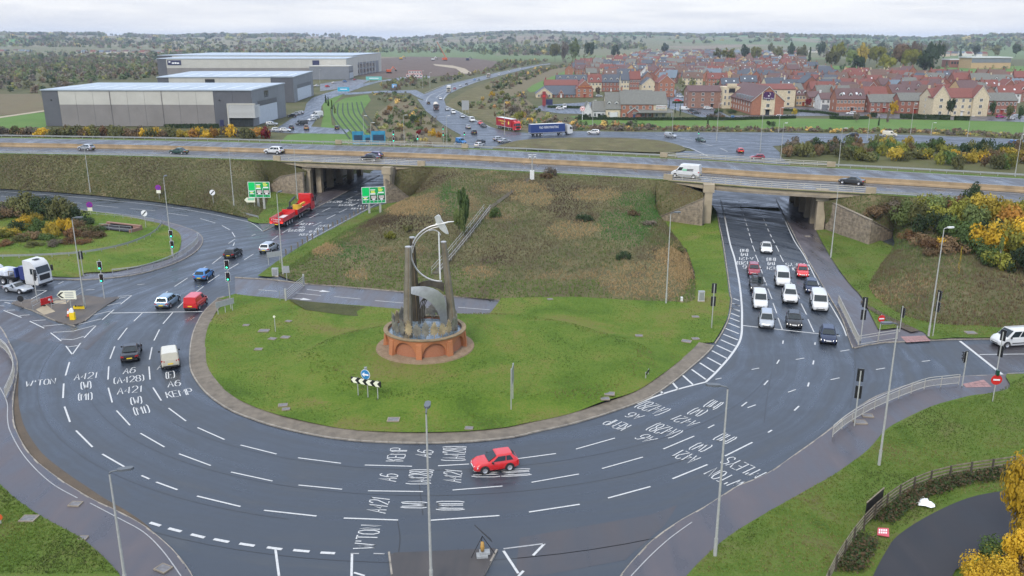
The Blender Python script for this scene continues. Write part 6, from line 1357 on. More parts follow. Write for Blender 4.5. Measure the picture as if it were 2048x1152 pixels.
for k in range(len(allp) - 1):
 a, b2 = allp[k] - low, allp[k + 1] - low; n_ = 3
 for j in range(n_): p = a.lerp(b2, (j + .5) / n_); d = b2 - a; MB().box((p.x, p.y, p.z + .06), ((d.length) / n_ - .03, .9, .2), atan2(d.y, d.x)).build('step', M_STEP, e)
for s_ in (-.55, .55):
 L = [p - low for p in offset(pts, s_)]
 for z in (.55, 1.05): MB().tube([p + Vector((0, 0, z)) for p in L], .03, 5).build('handrail', M_POLE, e)
 for k in range(0, 30, 2): MB().tube([L[k] + Vector((0, 0, -.2)), L[k] + Vector((0, 0, 1.05))], .028, 5).build('post', M_POLE, e)
fb = spline([G(*p) for p in [(1640,1210),(1666,1152),(1690,1112),(1712,1080),(1740,1047),(1772,1018),(1813,990),(1855,972),(1896,960.5),(1936,953),(1978,947),(2020,941),(2060,937),(2160,930)]], 5); fb = resample(fb, 60); o0 = fb[0]
e = empty('timber_fence', o0, 0, 'brown post and rail timber fence curving beside the dark side path', 'fence'); L = [p - o0 for p in fb]; tot = plen(L); n = int(tot / 1.9)
for k in range(n + 1): p, d = along(L, tot * k / n); MB().bx(-.06, .06, -.05, .05, -.2, 1.25).build('post', M_WOODD, e, (p.x, p.y, p.z), atan2(d.y, d.x))
for k in range(n):
 for z in (.3, .58, .86, 1.14):
  a, b2 = along(L, tot * k / n)[0], along(L, tot * (k + 1) / n)[0]; d = b2 - a; c = (a + b2) / 2; s_ = Vector((-d.y, d.x, 0)).normalized() * .06
  MB().box((c.x + s_.x, c.y + s_.y, c.z + z), (d.length - .01, .035, .11), atan2(d.y, d.x)).build('rail', M_WOOD, e)
a, b2 = G(1734,1049), G(1768,1018); d = b2 - a; s_ = Vector((-d.y, d.x, 0)).normalized() * .2; e = empty('leaning_board', a + s_, atan2(d.y, d.x), 'dark board propped behind the curving timber fence', 'board'); MB().bx(0, d.length, -.02, .02, .1, 1.62).build('panel', M_BLACK, e); MB().bx(-.03, d.length + .03, -.04, .04, 1.62, 1.68).build('edge_batten', M_WOOD, e)
c4 = [G(1755,1059), G(1777,1060), G(1778,1077), G(1754,1073)]; c = sum(c4, Vector()) / 4; e = empty('fallen_sign', c + Vector((0, 0, .1)), 0, 'red road sign with white letters lying on the grass', 'road sign'); q = [v - c for v in c4]; MB().prism([(v.x, v.y) for v in q][::-1], 0, .05, True).build('plate', mat('faded_red_sign', (.52, .08, .10), .5, .1), e)
U, V = q[1] - q[0], q[0] - q[3]
for r in range(2):
 for k in range(4): p = q[3] + U * (.12 + k * .2) + V * (.2 + r * .35); MB().quad(*(Vector((v.x, v.y, .056)) for v in (p, p + U * .13, p + U * .13 + V * .25, p + V * .25))).build('lettering', M_SIGNW, e)
c = G(1850, 1010); e = empty('plastic_sheet', c + Vector((0, 0, .04)), 0, 'crumpled white plastic sheet lying on the grass by the side path', 'plastic sheet'); sh = [G(*p) - c for p in [(1831,1009),(1838,1003),(1843,996),(1847,995),(1850,1001),(1856,1004),(1860,1008),(1869,1013),(1870,1016),(1862,1018),(1850,1017),(1836,1014)]]
mb = MB(); rs_ = random.Random(3); mb.v = [(v.x, v.y, rs_.uniform(.02, .16)) for v in sh] + [(v.x * .6, v.y * .6, rs_.uniform(.12, .4)) for v in sh] + [(0, 0, .22)]; n = len(sh); mb.f = [(i, (i + 1) % n, n + (i + 1) % n, n + i) for i in range(n)] + [(n + i, n + (i + 1) % n, 2 * n) for i in range(n)]; mb.f = [f_[::-1] for f_ in mb.f]; mb.m = [0] * len(mb.f)
mb.build('sheet', mat('white_plastic', (.78, .79, .80), .4, .05), e)
for px, lb in (((2, 1048), 'orange marker disc at the left picture edge on the grass'),):
 b = G(*px); e = empty('marker_disc', b, 0, lb, 'marker'); MB().tube([(0, 0, 0), (0, 0, .7)], .05, 6).build('post', M_POLE, e); round_plate(e, .6, .25, [(M_ORANGE, 1)])
b = G(965, 1112); e = empty('temporary_sign', b, .1, 'toppled black sign frame with an orange weight bag on the bottom island', 'road sign')
for x, y in ((-.75, -.1), (.85, .15), (-.15, .5)): MB().tube([(x, y, 0), (0, 0, 1.5)], .025, 5).build('leg', M_BLACK, e)
bd = MB(); A_, B_, C_, D_ = Vector((-.5, .3, 2.15)), Vector((.62, -.25, 1.15)), Vector((.55, .15, 1.1)), Vector((-.1, .55, 1.55)); bd.add([A_, B_, C_, D_, *(v + Vector((.02, .03, .05)) for v in (A_, B_, C_, D_))], [(3, 2, 1, 0), (4, 5, 6, 7), (0, 1, 5, 4), (1, 2, 6, 5), (2, 3, 7, 6), (3, 0, 4, 7)]); bd.build('plate', M_BLACK, e)
MB().lathe([(.0, .35), (.12, .38), (.15, .7), (.11, 1.05), (0, 1.1)], n=10).build('weight_bag', mat('orange_tan_bag', (.42, .24, .06), .6, .2), e, smooth=True); MB().bx(-.4, .35, -.3, .2, 0, .16).bx(-.2, .5, -.15, .35, .16, .3).build('sandbag', M_BACK, e)
COV = [((528,662),1.0),((571,675),.8),((517,699),.7),((577,643),.6),((492,651),.6),((566,811),.7),((572,819),.6),((787,840),.9),((938,857),.6),((1278,672),.7),((1373,683),.9),((1391,678),.7),((1391,634),.7),((1219,788),.8),((1210,798),.7),((422,640),.7),((407,686),.7),((545,678),.7),((58,1038),.9),((166,1077),.5),((151,1009),.7),((327,1138),.8),((1941,666),1.0),((1735,832),.8),((1720,845),.9),((1615,473),.7),((1100,599),.6)]
PLC = ['in the lawn hollow by the marker post','below the hollow','at the left lawn rim','behind the hollow','left of the hollow','in the lower left lawn','beside another in the lower left lawn','in the front lawn before the lamp','near the front apron','in the right back lawn','by the right apron end','behind the right apron end','near the right signal post','in the lower right lawn','just below another in the lower right lawn','near the left lawn edge','at the left apron','under the hollow rim','in the bottom left grass','at the bottom left pavement edge','in the left pavement','in the bottom left pavement corner','in the right verge by the minibus','in the right pavement by the railing','beside the right signal pole','under the right bridge on the path','in the rough strip behind the service road']
cm = MB().bx(-.5, .5, -.38, .38, -.02, .03).mesh('cover_plate'); M_COVER = mat('cover_concrete', (.16, .155, .16), .8, .25, 3.0); cm.materials.append(M_COVER); cf = MB()
for a_ in ((-.58, .58, -.46, -.38), (-.58, .58, .38, .46), (-.58, -.5, -.38, .38), (.5, .58, -.38, .38)): cf.bx(*a_, -.05, .045)
cfm = cf.mesh('cover_frame'); cfm.materials.append(M_CONCD)
for (px, s_), w in zip(COV, PLC):
 b = G(*px); e = empty('manhole_cover', b + Vector((0, 0, .05)), R0.uniform(-.5, .3), 'grey chamber cover ' + w, 'manhole cover', 'chamber covers'); e.scale = (s_ * 1.05, s_ * 1.05, 1); link('cover_plate', cm, None, e); link('cover_frame', cfm, None, e)
# people on the far pavement
def person(px, py, rz, top, legs, label):
 e = empty('person', P(px, py, .0), rz, label, 'person'); mb = MB()
 prof = [((-.1, 0), .065, 0), ((-.1, .0), .08, .45), ((-.09, 0), .1, .82)]
 for s_ in (-1, 1): mb.tube([(s_ * .1, .08 * s_, 0), (s_ * .1, .04 * s_, .45), (s_ * .09, 0, .88)], .07, 7, r2=.1)
 mb.lathe([(.17, .82), (.19, .95), (.16, 1.1), (.21, 1.38), (.15, 1.5), (.06, 1.55), (.055, 1.6), (.1, 1.66), (.105, 1.74), (.06, 1.82), (0, 1.83)], n=10)
 for s_ in (-1, 1): mb.tube([(s_ * .2, 0, 1.42), (s_ * .27, .05 * s_, 1.12), (s_ * .26, -.1 * s_, .84)], .06, 6, r2=.035)
 mb.build('body', legs, e, smooth=True); c = MB(); c.lathe([(.2, .84), (.21, .96), (.19, 1.1), (.235, 1.38), (.17, 1.51), (.07, 1.545)], n=10)
 for s_ in (-1, 1): c.tube([(s_ * .2, 0, 1.42), (s_ * .275, .05 * s_, 1.12), (s_ * .265, -.07 * s_, .9)], .075, 6, r2=.05)
 c.build('coat', top, e, smooth=True); MB().lathe([(.112, 1.7), (.115, 1.76), (.07, 1.835), (0, 1.845)], n=10).build('hair', M_BLACK, e, smooth=True)
person(1753, 236.5, .6, mat('dark_coat', (.02, .02, .025), .8, .1), mat('skin_and_jeans', (.10, .09, .10), .7, .2, .7), 'walker in a dark coat on the path below the brick houses')
person(1757.5, 236, .5, mat('pale_coat', (.42, .38, .34), .8, .1), mat('skin_and_trousers', (.25, .2, .17), .7, .2, .7), 'walker in a pale coat beside the one in a dark coat')
# fountain sculpture on the roundabout
def brick_mat(name, c1, c2, mortar, scale):
 t = NT(name); b = t.n('ShaderNodeTexBrick'); b.inputs['Scale'].default_value = scale; b.inputs['Color1'].default_value = (*c1, 1); b.inputs['Color2'].default_value = (*c2, 1); b.inputs['Mortar'].default_value = (*mortar, 1); b.inputs['Mortar Size'].default_value = .012
 p = t.n('ShaderNodeSeparateXYZ'); t.l(t.obj(), p.inputs[0]); an = t.math('ARCTAN2', p.outputs['Y'], p.outputs['X']); cb_ = t.n('ShaderNodeCombineXYZ'); t.l(t.math('MULTIPLY', an, 4.2), cb_.inputs[0]); t.l(p.outputs['Z'], cb_.inputs[1]); t.l(cb_.outputs[0], b.inputs['Vector'])
 n_ = t.noise(1.6, 4, .7, t.obj()); t.col(t.mix(t.math('MULTIPLY', n_, .6), b.outputs['Color'], tuple(x * .65 for x in c1))).rough(.85); return t.m
M_BRICK = brick_mat('fountain_brick', (0.47, 0.165, 0.06), (0.41, 0.135, 0.05), (0.38, 0.25, 0.15), 4.0)
M_BRICKD = brick_mat('fountain_brick_panel', (0.40, 0.15, 0.07), (0.34, 0.12, 0.06), (0.32, 0.22, 0.15), 4.0)
M_COPING = mat('fountain_coping', (0.22, 0.16, 0.09), .8, .2, 2.0)
fc = G(850, 729); RF_ = 4.2; mc = Vector((P(849, 707, .8).x, 0, 0)); front = G(841, 721.5)
C0 = Vector((front.x + .1, front.y + RF_ + .05, 0)); C0.z = dome(C0.x, C0.y) + .05
f_e = empty('fountain_sculpture', C0, 0, 'brick fountain with three bronze pylons, a steel ring and a flying bird', 'fountain')
zl = height(Vector((C0.x, C0.y - RF_, C0.z)), 841, 681)          # drum height at its front
ZR = max(2.0, min(3.0, zl))
gv = m_grass('gravel', [(0.3, (0.20, 0.135, 0.085)), (0.5, (0.28, 0.20, 0.13)), (0.7, (0.36, 0.27, 0.19))], 1.5, 9.0, .8)
tag(MB().lathe([(RF_ - .3, .12), (RF_ + 1.05, .06), (RF_ + 1.15, -.25)], (C0.x, C0.y, C0.z), 48).build('gravel', gv), kind='structure')
MB().lathe([(RF_ - .28, -.3), (RF_ - .28, ZR - .15)], n=64).build('drum_core', M_BRICKD, f_e, smooth=True)
a_off = radians(-93)
for k in range(8):
 a0 = a_off + k * pi / 4; mb = MB(); N = 18
 for r0 in (RF_, ):
  for j in range(N):
   u0, u1 = j / N, (j + 1) / N
   def arch(u): x = (u - .5) / .40; return .25 + (ZR * .68) * sqrt(max(0.0, 1 - x * x)) if abs(x) < 1 else -.3
   q = []
   for u in (u0, u1):
    a = a0 + u * pi / 4; q.append((a, arch(u)))
   pt = lambda a, r, z: (r * cos(a), r * sin(a), z)
   (aa, za), (ab, zb2) = q
   mb.add([pt(aa, r0, za), pt(ab, r0, zb2), pt(ab, r0 + .12, ZR - .12), pt(aa, r0 + .12, ZR - .12), pt(aa, r0 - .3, za), pt(ab, r0 - .3, zb2)], [(0, 1, 2, 3), (4, 5, 1, 0)])
 mb.build('brick_arch', M_BRICK, f_e)
 a = a0; b_ = MB(); w2 = .30
 T = Vector((-sin(a), cos(a), 0)); N_ = Vector((cos(a), sin(a), 0))
 lo0, lo1, hi0, hi1 = N_ * (RF_ - .1) - T * w2, N_ * (RF_ - .1) + T * w2, N_ * (RF_ + .34), N_ * (RF_ + .14)
 b_.add([lo0 + Vector((0, 0, -.3)), N_ * (RF_ + .36) - T * w2 + Vector((0, 0, -.3)), N_ * (RF_ + .36) + T * w2 + Vector((0, 0, -.3)), lo1 + Vector((0, 0, -.3)), lo0 + Vector((0, 0, ZR - .2)), N_ * (RF_ + .16) - T * w2 + Vector((0, 0, ZR - .45)), N_ * (RF_ + .16) + T * w2 + Vector((0, 0, ZR - .45)), lo1 + Vector((0, 0, ZR - .2))],
           [(0, 1, 5, 4), (1, 2, 6, 5), (2, 3, 7, 6), (4, 5, 6, 7)]); b_.build('buttress', M_BRICK, f_e)
MB().lathe([(RF_ - .3, ZR - .2), (RF_ + .16, ZR - .14), (RF_ + .22, ZR - .1), (RF_ + .22, ZR), (RF_ - .24, ZR + .02), (RF_ - .24, ZR - .5)], n=64).build('coping', M_COPING, f_e, smooth=False)
t = NT('fountain_water'); t.col(t.ramp(t.noise(.8, 3, .6, t.obj()), [(.35, (.10, .14, .17)), (.65, (.20, .24, .27))])).rough(.12); t.bump(t.noise(3.0, 3, .6, t.obj()), .25, .05)
MB().prism(disc((0, 0), RF_ - .26, 48), ZR - .45, ZR - .3).build('water', t.m, f_e)
M_BRONZE = mat('bronze_pylon', (0.19, 0.165, 0.12), .5, .25, .7, metal=.25); M_BRONZED = mat('dark_bronze', (0.085, 0.07, 0.05), .5, .3, .7, metal=.4)
M_STEELS = mat('brushed_steel', (0.50, 0.48, 0.46), .35, .12, 1.2, metal=.55); M_SAIL = mat('steel_sail', (0.36, 0.37, 0.36), .4, .15, .8, metal=.45)
def at_y(px, py, y):
 d = ray(px, py); t_ = y / d.y; return Vector((d.x * t_, y, CAM_H + d.z * t_)) - C0
wz = C0.z + ZR - .3
PYL = {}
for nm, bpx, tpx, r_, m_, pull in (('A', (815.5, 674), (816, 494), .53, M_BRONZE, .45), ('B', (833, 640), (824, 475), .5, M_BRONZED, .45), ('C', (907, 659), (887, 484), .50, M_BRONZE, .4)):
 B = P(*bpx, wz) - C0; yt = C0.y + B.y * (1 - pull); T = at_y(*tpx, yt); PYL[nm] = (B, T)
 MB().tube([B - Vector((0, 0, .3)), B.lerp(T, .5), T], r_ * 1.0, 8, r2=r_ * .58).build('pylon', m_, f_e)
 MB().tube([T - Vector((0, 0, .05)), T + Vector((0, 0, .06))], r_ * .62, 8).build('pylon_cap', M_STEELS, f_e)
 sd = (T - B).normalized(); s2_ = sd.cross(Vector((0, -1, 0))).normalized()
 MB().tube([B + Vector((0, -r_ * .95, 0)) + s2_ * .12, T + Vector((0, -r_ * .56, -.1)) + s2_ * .06], .03, 4).build('seam', M_COPING, f_e)
def ring_pts(cpx, rpx, a0, a1, y, n=40): return [at_y(cpx[0] + rpx[0] * cos(a), cpx[1] - rpx[1] * sin(a), y) for a in np.linspace(a0, a1, n)]
yc = C0.y - .3
MB().tube(ring_pts((882, 506), (59.5, 56.5), radians(82), radians(272), yc), .09, 8).build('ring', M_STEELS, f_e, smooth=True)
MB().tube(ring_pts((887, 510), (62, 57), radians(98), radians(176), yc + .9), .06, 6).build('ring', M_STEELS, f_e, smooth=True)
MB().tube(ring_pts((866, 476), (16, 16), radians(20), radians(120), yc + .5), .06, 6).build('ring', M_STEELS, f_e, smooth=True)
MB().tube([at_y(877.5, 465, yc), at_y(880.5, 559, yc)], .08, 6).build('rod', M_LAMPW, f_e)
bw = MB(); wing_px = [(869,434.5),(873,431.5),(877,430),(880,433),(882.5,440),(886.5,446),(889.5,451),(893,457),(896,466),(896.5,468.5),(892,467.5),(886,463.5),(880,458),(876,452),(872,445)]
fr_ = [at_y(*p, yc - .5 + .02 * (p[1] - 450)) for p in wing_px]; bk_ = [v + Vector((.03, .1, .04)) for v in fr_]; n = len(fr_)
bw.add(fr_ + bk_, [tuple(range(n - 1, -1, -1)), tuple(range(n, 2 * n))] + [(i, (i + 1) % n, n + (i + 1) % n, n + i) for i in range(n)]); brd = bw.build('bird_wings', M_LAMPW, f_e)
MB().tube([at_y(872, 449, yc - .4), at_y(880, 448, yc - .45), at_y(888, 446.5, yc - .5), at_y(897, 444, yc - .5), at_y(908, 443, yc - .5)], .16, 6, r2=.04).build('bird_body', M_LAMPW, brd)
def sail(top_px, bot_px, y0, y1, m_, nm, bulge=.0):
 n_ = 16; tp, bt = resample([Vector((x, y, 0)) for x, y in top_px], n_), resample([Vector((x, y, 0)) for x, y in bot_px], n_); a_, b_ = [], []
 for i in range(n_): y = y0 + (y1 - y0) * i / (n_ - 1) - bulge * sin(pi * i / (n_ - 1)); a_.append(at_y(tp[i].x, tp[i].y, y)); b_.append(at_y(bt[i].x, bt[i].y, y - .2))
 mb = MB(); mb.ribbon(b_, a_); mb.ribbon([v + Vector((0, .08, 0)) for v in a_], [v + Vector((0, .08, 0)) for v in b_]); mb.ribbon(a_, [v + Vector((0, .08, 0)) for v in a_]); mb.ribbon([v + Vector((0, .08, 0)) for v in b_], b_); mb.build(nm, m_, f_e)
yA, yB, yC = C0.y + PYL['A'][0].y, C0.y + PYL['B'][0].y, C0.y + PYL['C'][0].y
sail([(822,574),(835,573),(850,573),(866,577),(880,584),(890,595),(894,630),(896,655)], [(822,588),(838,592),(852,598),(864,607),(874,621),(880,636),(882,648),(884,652)], yA + .4, yC - .2, M_SAIL, 'sail', .3)
sail([(833,569),(845,563),(860,560),(876,562),(888,566)], [(833,580),(845,574),(860,573),(876,577),(888,584)], yB, yC + .6, M_BRONZED, 'sail', -.2)
for k in range(4): MB().tube([at_y(838 + k * 3.2, 648 - k, C0.y + 1.6), at_y(838 + k * 3.6, 620 - k * 3, C0.y + 1.5), at_y(842 + k * 4.2, 603 - k * 2, C0.y + 1.4), at_y(850 + k * 4.5, 594 - k, C0.y + 1.3)], .07, 5).build('rib', M_BRONZED, f_e)
M_LEAFM = mat('gilt_metal_tree', (0.46, 0.36, 0.22), .4, .3, 1.5, metal=.4); M_LEAFG = mat('grey_metal_tree', (0.24, 0.225, 0.19), .45, .3, 1.5, metal=.4)
rt = random.Random(9)
for k in range(24):
 a = radians(-98 + k * 15); r_ = RF_ - .75; b_ = Vector((r_ * cos(a), r_ * sin(a), ZR - .35)); hh = rt.uniform(1.6, 2.15); w = rt.uniform(.36, .48); T = Vector((-sin(a), cos(a), 0))
 ol = []
 for j in range(30): th = 2 * pi * j / 30; q = 1 + (rt.uniform(.0, .2) if j % 2 else -rt.uniform(.12, .38)); ol.append((w * q * cos(th) * (1.15 - .35 * sin(th)), hh * .64 + hh * .40 * q * sin(th)))
 fr_ = [b_ + T * u + Vector((0, 0, v)) for u, v in ol]; N_ = Vector((cos(a), sin(a), 0)) * .035; bk_ = [v - N_ for v in fr_]; n = len(ol); mb = MB(); mb.add([v + N_ for v in fr_] + bk_, [tuple(range(n)), tuple(range(2 * n - 1, n - 1, -1))] + [(i, n + i, n + (i + 1) % n, (i + 1) % n) for i in range(n)]); mb.tube([b_, b_ + Vector((0, 0, hh * .4))], .035, 5)
 mb.build('metal_tree', M_LEAFM if -70 < math.degrees(a) < -30 or rt.random() < .25 else M_LEAFG, f_e)
# vehicles
def paint(name, c, metal=0.0):
 t = NT(name); n_ = t.noise(1.2, 3, .6, t.obj()); t.col(t.ramp(n_, [(.3, tuple(x * .88 for x in c)), (.7, c)])).rough(.3); t.b.inputs['Metallic'].default_value = metal
 t.b.inputs['Coat Weight'].default_value = .3 if max(c) < .08 else .6; t.b.inputs['Coat Roughness'].default_value = .06; return t.m
PT = {k: paint('paint_' + k, c, m_) for k, c, m_ in (('red', (.56, .012, .014), 0), ('crimson', (.26, .012, .03), .2), ('black', (.010, .010, .012), 0), ('white', (.60, .60, .59), 0), ('silver', (.42, .44, .46), .5), ('blue', (.015, .16, .42), .2), ('darkblue', (.012, .022, .06), .2), ('paleblue', (.22, .33, .42), .4), ('grey', (.16, .17, .18), .3), ('green', (.03, .07, .055), .2), ('cream', (.56, .52, .41), 0), ('purple', (.05, .035, .10), .3), ('tan', (.36, .20, .11), .2), ('magenta', (.33, .02, .14), .2), ('darkgrey', (.045, .048, .052), .2))}
M_TYRE = mat('tyre', (.014, .014, .015), .85, .2, 6.0); M_RIM = mat('alloy_rim', (.45, .45, .46), .35, .1, 4.0, metal=.6); M_TRIM = mat('black_trim', (.018, .018, .019), .5, .1, 4.0)
M_CGLASS = mat('car_glass', (.016, .024, .028), .06, .15, .7, spec=.45); M_HEAD = mat('headlight_glass', (.72, .74, .76), .12, 0); M_HEADL = mat('headlight_lit', (.9, .9, .88), .2, 0, emit=((1, .95, .85), 1.2)); M_TAIL = mat('tail_light', (.40, .012, .012), .2, .1); M_TAILL = mat('tail_light_lit', (.7, .03, .02), .2, 0, emit=((1, .05, .03), 1.2))
M_PLW = mat('white_number_plate', (.74, .74, .72), .4, 0); M_PLY = mat('yellow_number_plate', (.72, .52, .03), .4, 0)
WH = {}
def wheel_parts(r, w):
 if (r, w) not in WH:
  ty = MB(); ty.lathe([(r * .62, -w / 2), (r * .93, -w / 2), (r, -w * .3), (r, w * .3), (r * .93, w / 2), (r * .62, w / 2)], n=18); ty.v = [(x, z, y) for x, y, z in ty.v]; tm = ty.mesh('tyre'); tm.materials.append(M_TYRE)
  rm = MB(); rm.lathe([(0, w * .36), (r * .2, w * .4), (r * .64, w * .42), (r * .66, w * .5)], n=18); rm.lathe([(0, -w * .36), (r * .2, -w * .4), (r * .64, -w * .42), (r * .66, -w * .5)], n=18)
  rm.v = [(x, z, y) for x, y, z in rm.v]; rmm = rm.mesh('rim'); rmm.materials.append(M_RIM);
  for m_ in (tm, rmm): m_.polygons.foreach_set('use_smooth', [True] * len(m_.polygons))
  WH[(r, w)] = (tm, rmm)
 return WH[(r, w)]
def add_wheel(e, x, y, r=.32, w=.21):
 o = bpy.data.objects.new('wheel', None); COL.objects.link(o); o.parent = e; CH.setdefault(e.name, []).append(o); o.location = (x, y, r)
 a, b = wheel_parts(r, w); link('tyre', a, None, o); link('rim', b, None, o)
def sharp(me, deg=40):
 me.polygons.foreach_set('use_smooth', [True] * len(me.polygons)); me.set_sharp_from_angle(angle=radians(deg))
def make_car(kind):
 K = dict(hatch=(4.15, 1.75, 1.46), saloon=(4.6, 1.8, 1.44), estate=(4.6, 1.78, 1.5), suv=(4.65, 1.9, 1.7), mini=(3.7, 1.66, 1.45), van_s=(4.35, 1.8, 1.84), van=(4.97, 1.98, 1.98), van_h=(5.7, 2.05, 2.55), minibus=(4.95, 1.95, 2.0), roadster=(4.05, 1.76, 1.28), mpv=(4.2, 1.75, 1.62), pickup=(5.2, 1.85, 1.75))[kind]
 L, W, H = K; hl, hw_ = L / 2, W / 2; van = kind in ('van_s', 'van', 'van_h', 'minibus'); zb = .26 if kind not in ('suv', 'pickup') else .34
 belt = {'suv': 1.05, 'pickup': 1.05, 'van': 1.15, 'van_h': 1.25, 'minibus': 1.15, 'van_s': 1.08, 'roadster': .84, 'mpv': .98}.get(kind, .92)
 cowl = {'van': hl - .85, 'van_h': hl - .95, 'minibus': hl - .85, 'van_s': hl - 1.0, 'mpv': hl - .95, 'roadster': hl - 1.55, 'pickup': hl - 1.45, 'saloon': hl - 1.35, 'suv': hl - 1.3}.get(kind, hl - 1.15)
 nose = belt - (.16 if not van else .22)
 st = [(-hl, zb + .14, belt - .22 if not van else belt, .86), (-hl + .06, zb + .06, belt - .05 if not van else belt, .94), (-hl + .3, zb, belt, .985), (-hl * .45, zb - .04, belt, 1.0), (0, zb - .04, belt - .01, 1.0), (cowl, zb - .02, belt + .0, .99), (cowl + (hl - cowl) * .5, zb, (belt + nose) / 2 + .04, .965), (hl - .22, zb + .02, nose - .02, .92), (hl - .05, zb + .06, nose - .14, .83), (hl, zb + .14, nose - .26, .74)]
 e = empty('car', (0, -500, -60)); b = MB(); rings = []
 for x, z0, z1, ws in st:
  w = hw_ * ws; zm = z0 + (z1 - z0) * .45
  rings.append([(x, -w * .90, z0), (x, -w * .985, z0 + (z1 - z0) * .18), (x, -w, zm), (x, -w * .975, z1 - .07), (x, -w * .90, z1), (x, -w * .4, z1 + .035), (x, w * .4, z1 + .035), (x, w * .90, z1), (x, w * .975, z1 - .07), (x, w, zm), (x, w * .985, z0 + (z1 - z0) * .18), (x, w * .90, z0)])
 n = 12
 for r in rings: b.v.extend(r)
 for i in range(len(rings) - 1):
  for k in range(n): b.f.append((i * n + k, (i + 1) * n + k, (i + 1) * n + (k + 1) % n, i * n + (k + 1) % n)); b.m.append(0)
 b.f.append(tuple(range(n))); b.f.append(tuple(range((len(rings) - 1) * n + n - 1, (len(rings) - 1) * n - 1, -1))); b.m += [0, 0]
 if kind == 'saloon': rb, rr, rf = -hl + .75, -hl + 1.45, cowl - .8
 elif kind == 'roadster': rb, rr, rf = -hl + .95, -hl + 1.55, cowl - .62
 elif kind == 'pickup': rb, rr, rf = -hl + 1.75, -hl + 1.95, cowl - .7
 elif kind in ('estate',): rb, rr, rf = -hl + .08, -hl + .45, cowl - .82
 elif van: rb, rr, rf = -hl + .02, -hl + .12, cowl - (.75 if kind != 'van_h' else .95)
 elif kind in ('suv', 'mpv'): rb, rr, rf = -hl + .1, -hl + .42, cowl - .72
 else: rb, rr, rf = -hl + .12, -hl + .55, cowl - .75
 wb, wr = hw_ * .93, hw_ * (.74 if not van else .86); zr = H
 gh = MB(); zt = belt - .02
 sec = lambda xb, xr, sh=1.0: [(xb, -wb * sh, zt), (xr, -wr * sh, zr - .10), (xr, -wr * sh * .88, zr - .02), (xr, 0, zr + .01), (xr, wr * sh * .88, zr - .02), (xr, wr * sh, zr - .10), (xb, wb * sh, zt)]
 S = [sec(rb, rr, .95), sec(rb + .25, rr + .15), sec(rb + (cowl - rb) * .5, rr + (rf - rr) * .5, 1.01), sec(cowl - .22, rf - .12), sec(cowl, rf, .95)]
 for s_ in S: gh.v.extend(s_)
 for i in range(4):
  for k in range(6): gh.f.append((i * 7 + k, (i + 1) * 7 + k, (i + 1) * 7 + k + 1, i * 7 + k + 1)); gh.m.append(0)
 gh.f.append(tuple(range(7))); gh.f.append(tuple(range(34, 27, -1))); gh.m += [0, 0]
 b.add(gh.v, gh.f)
 if kind == 'pickup':
  b.bx(-hl + .08, -hl + 1.75, -hw_ * .97, -hw_ * .85, belt, belt + .12).bx(-hl + .08, -hl + 1.75, hw_ * .85, hw_ * .97, belt, belt + .12).bx(-hl + .05, -hl + .15, -hw_ * .9, hw_ * .9, belt, belt + .12)
 me = b.mesh('body'); sharp(me, 38); me.materials.append(PT['white']); link('body', me, PT['white'], e, own=True)
 if kind == 'pickup': MB().bx(-hl + .15, -hl + 1.7, -hw_ * .84, hw_ * .84, belt + .02, belt + .05).build('load_bed', M_TRIM, e)
 if kind == 'van_h':
  rm = MB(); rm.bx(-hl + .2, rf - .1, -wr * .7, wr * .7, zr - .01, zr + .05); rm.build('roof_panel', PT['white'], e)
 def lerp3(a, b_, t_): return tuple(a[i] + (b_[i] - a[i]) * t_ for i in range(3))
 def glass(name, A, B, C, D, off, parent=e):
  q = [Vector(p) + Vector(off) for p in (A, B, C, D)]; o = MB().quad(*q); return o.build(name, M_CGLASS, parent)
 f0, f1 = S[4], S[4]
 sc_ = .9
 wl, wrr, tl, tr = Vector((cowl, wb * .95 * sc_, zt + .05)), Vector((cowl, -wb * .95 * sc_, zt + .05)), Vector((rf, wr * .95 * sc_, zr - .09)), Vector((rf, -wr * .95 * sc_, zr - .09))
 nrm = (wrr - wl).cross(tl - wl).normalized(); nrm = nrm if nrm.x > 0 else -nrm
 fix = lambda p: p + nrm * .02
 MB().quad(fix(wrr.lerp(tr, .06)), fix(wl.lerp(tl, .06)), fix(tl.lerp(wl, .05)), fix(tr.lerp(wrr, .05))).build('windscreen', M_CGLASS, e)
 if kind not in ('van_s', 'van', 'van_h'):
  wl, wrr, tl, tr = Vector((rb, wb * .95 * .86, zt + .06)), Vector((rb, -wb * .95 * .86, zt + .06)), Vector((rr, wr * .95 * .86, zr - .10)), Vector((rr, -wr * .95 * .86, zr - .10))
  nrm = (wrr - wl).cross(tl - wl).normalized(); nrm = nrm if nrm.x < 0 else -nrm
  MB().quad(fix(wl.lerp(tl, .1)), fix(wrr.lerp(tr, .1)), fix(tr), fix(tl)).build('rear_window', M_CGLASS, e)
 for s_ in (-1, 1):
  def sp(u, v):
   xb = rb + .25 + (cowl - .22 - rb - .25) * u; xr = rr + .15 + (rf - .12 - rr - .15) * u; bw_ = 1 + .01 * (1 - abs(u - .5) * 2)
   return Vector((xb + (xr - xb) * v, s_ * ((wb + (wr - wb) * v) * bw_ + .014), zt + (zr - .10 - zt) * v))
  cuts = {'van_s': [(.72, .99)], 'van': [(.76, .99)], 'van_h': [(.78, .99)], 'minibus': [(.02, .30), (.33, .66), (.7, .99)], 'roadster': [(.12, .97)], 'pickup': [(.05, .48), (.52, .97)]}.get(kind, [(.03, .22), (.25, .58), (.62, .97)] if kind in ('estate', 'suv', 'mpv') else ([(.05, .45), (.49, .97)] if kind != 'mini' else [(.05, .36), (.4, .96)]))
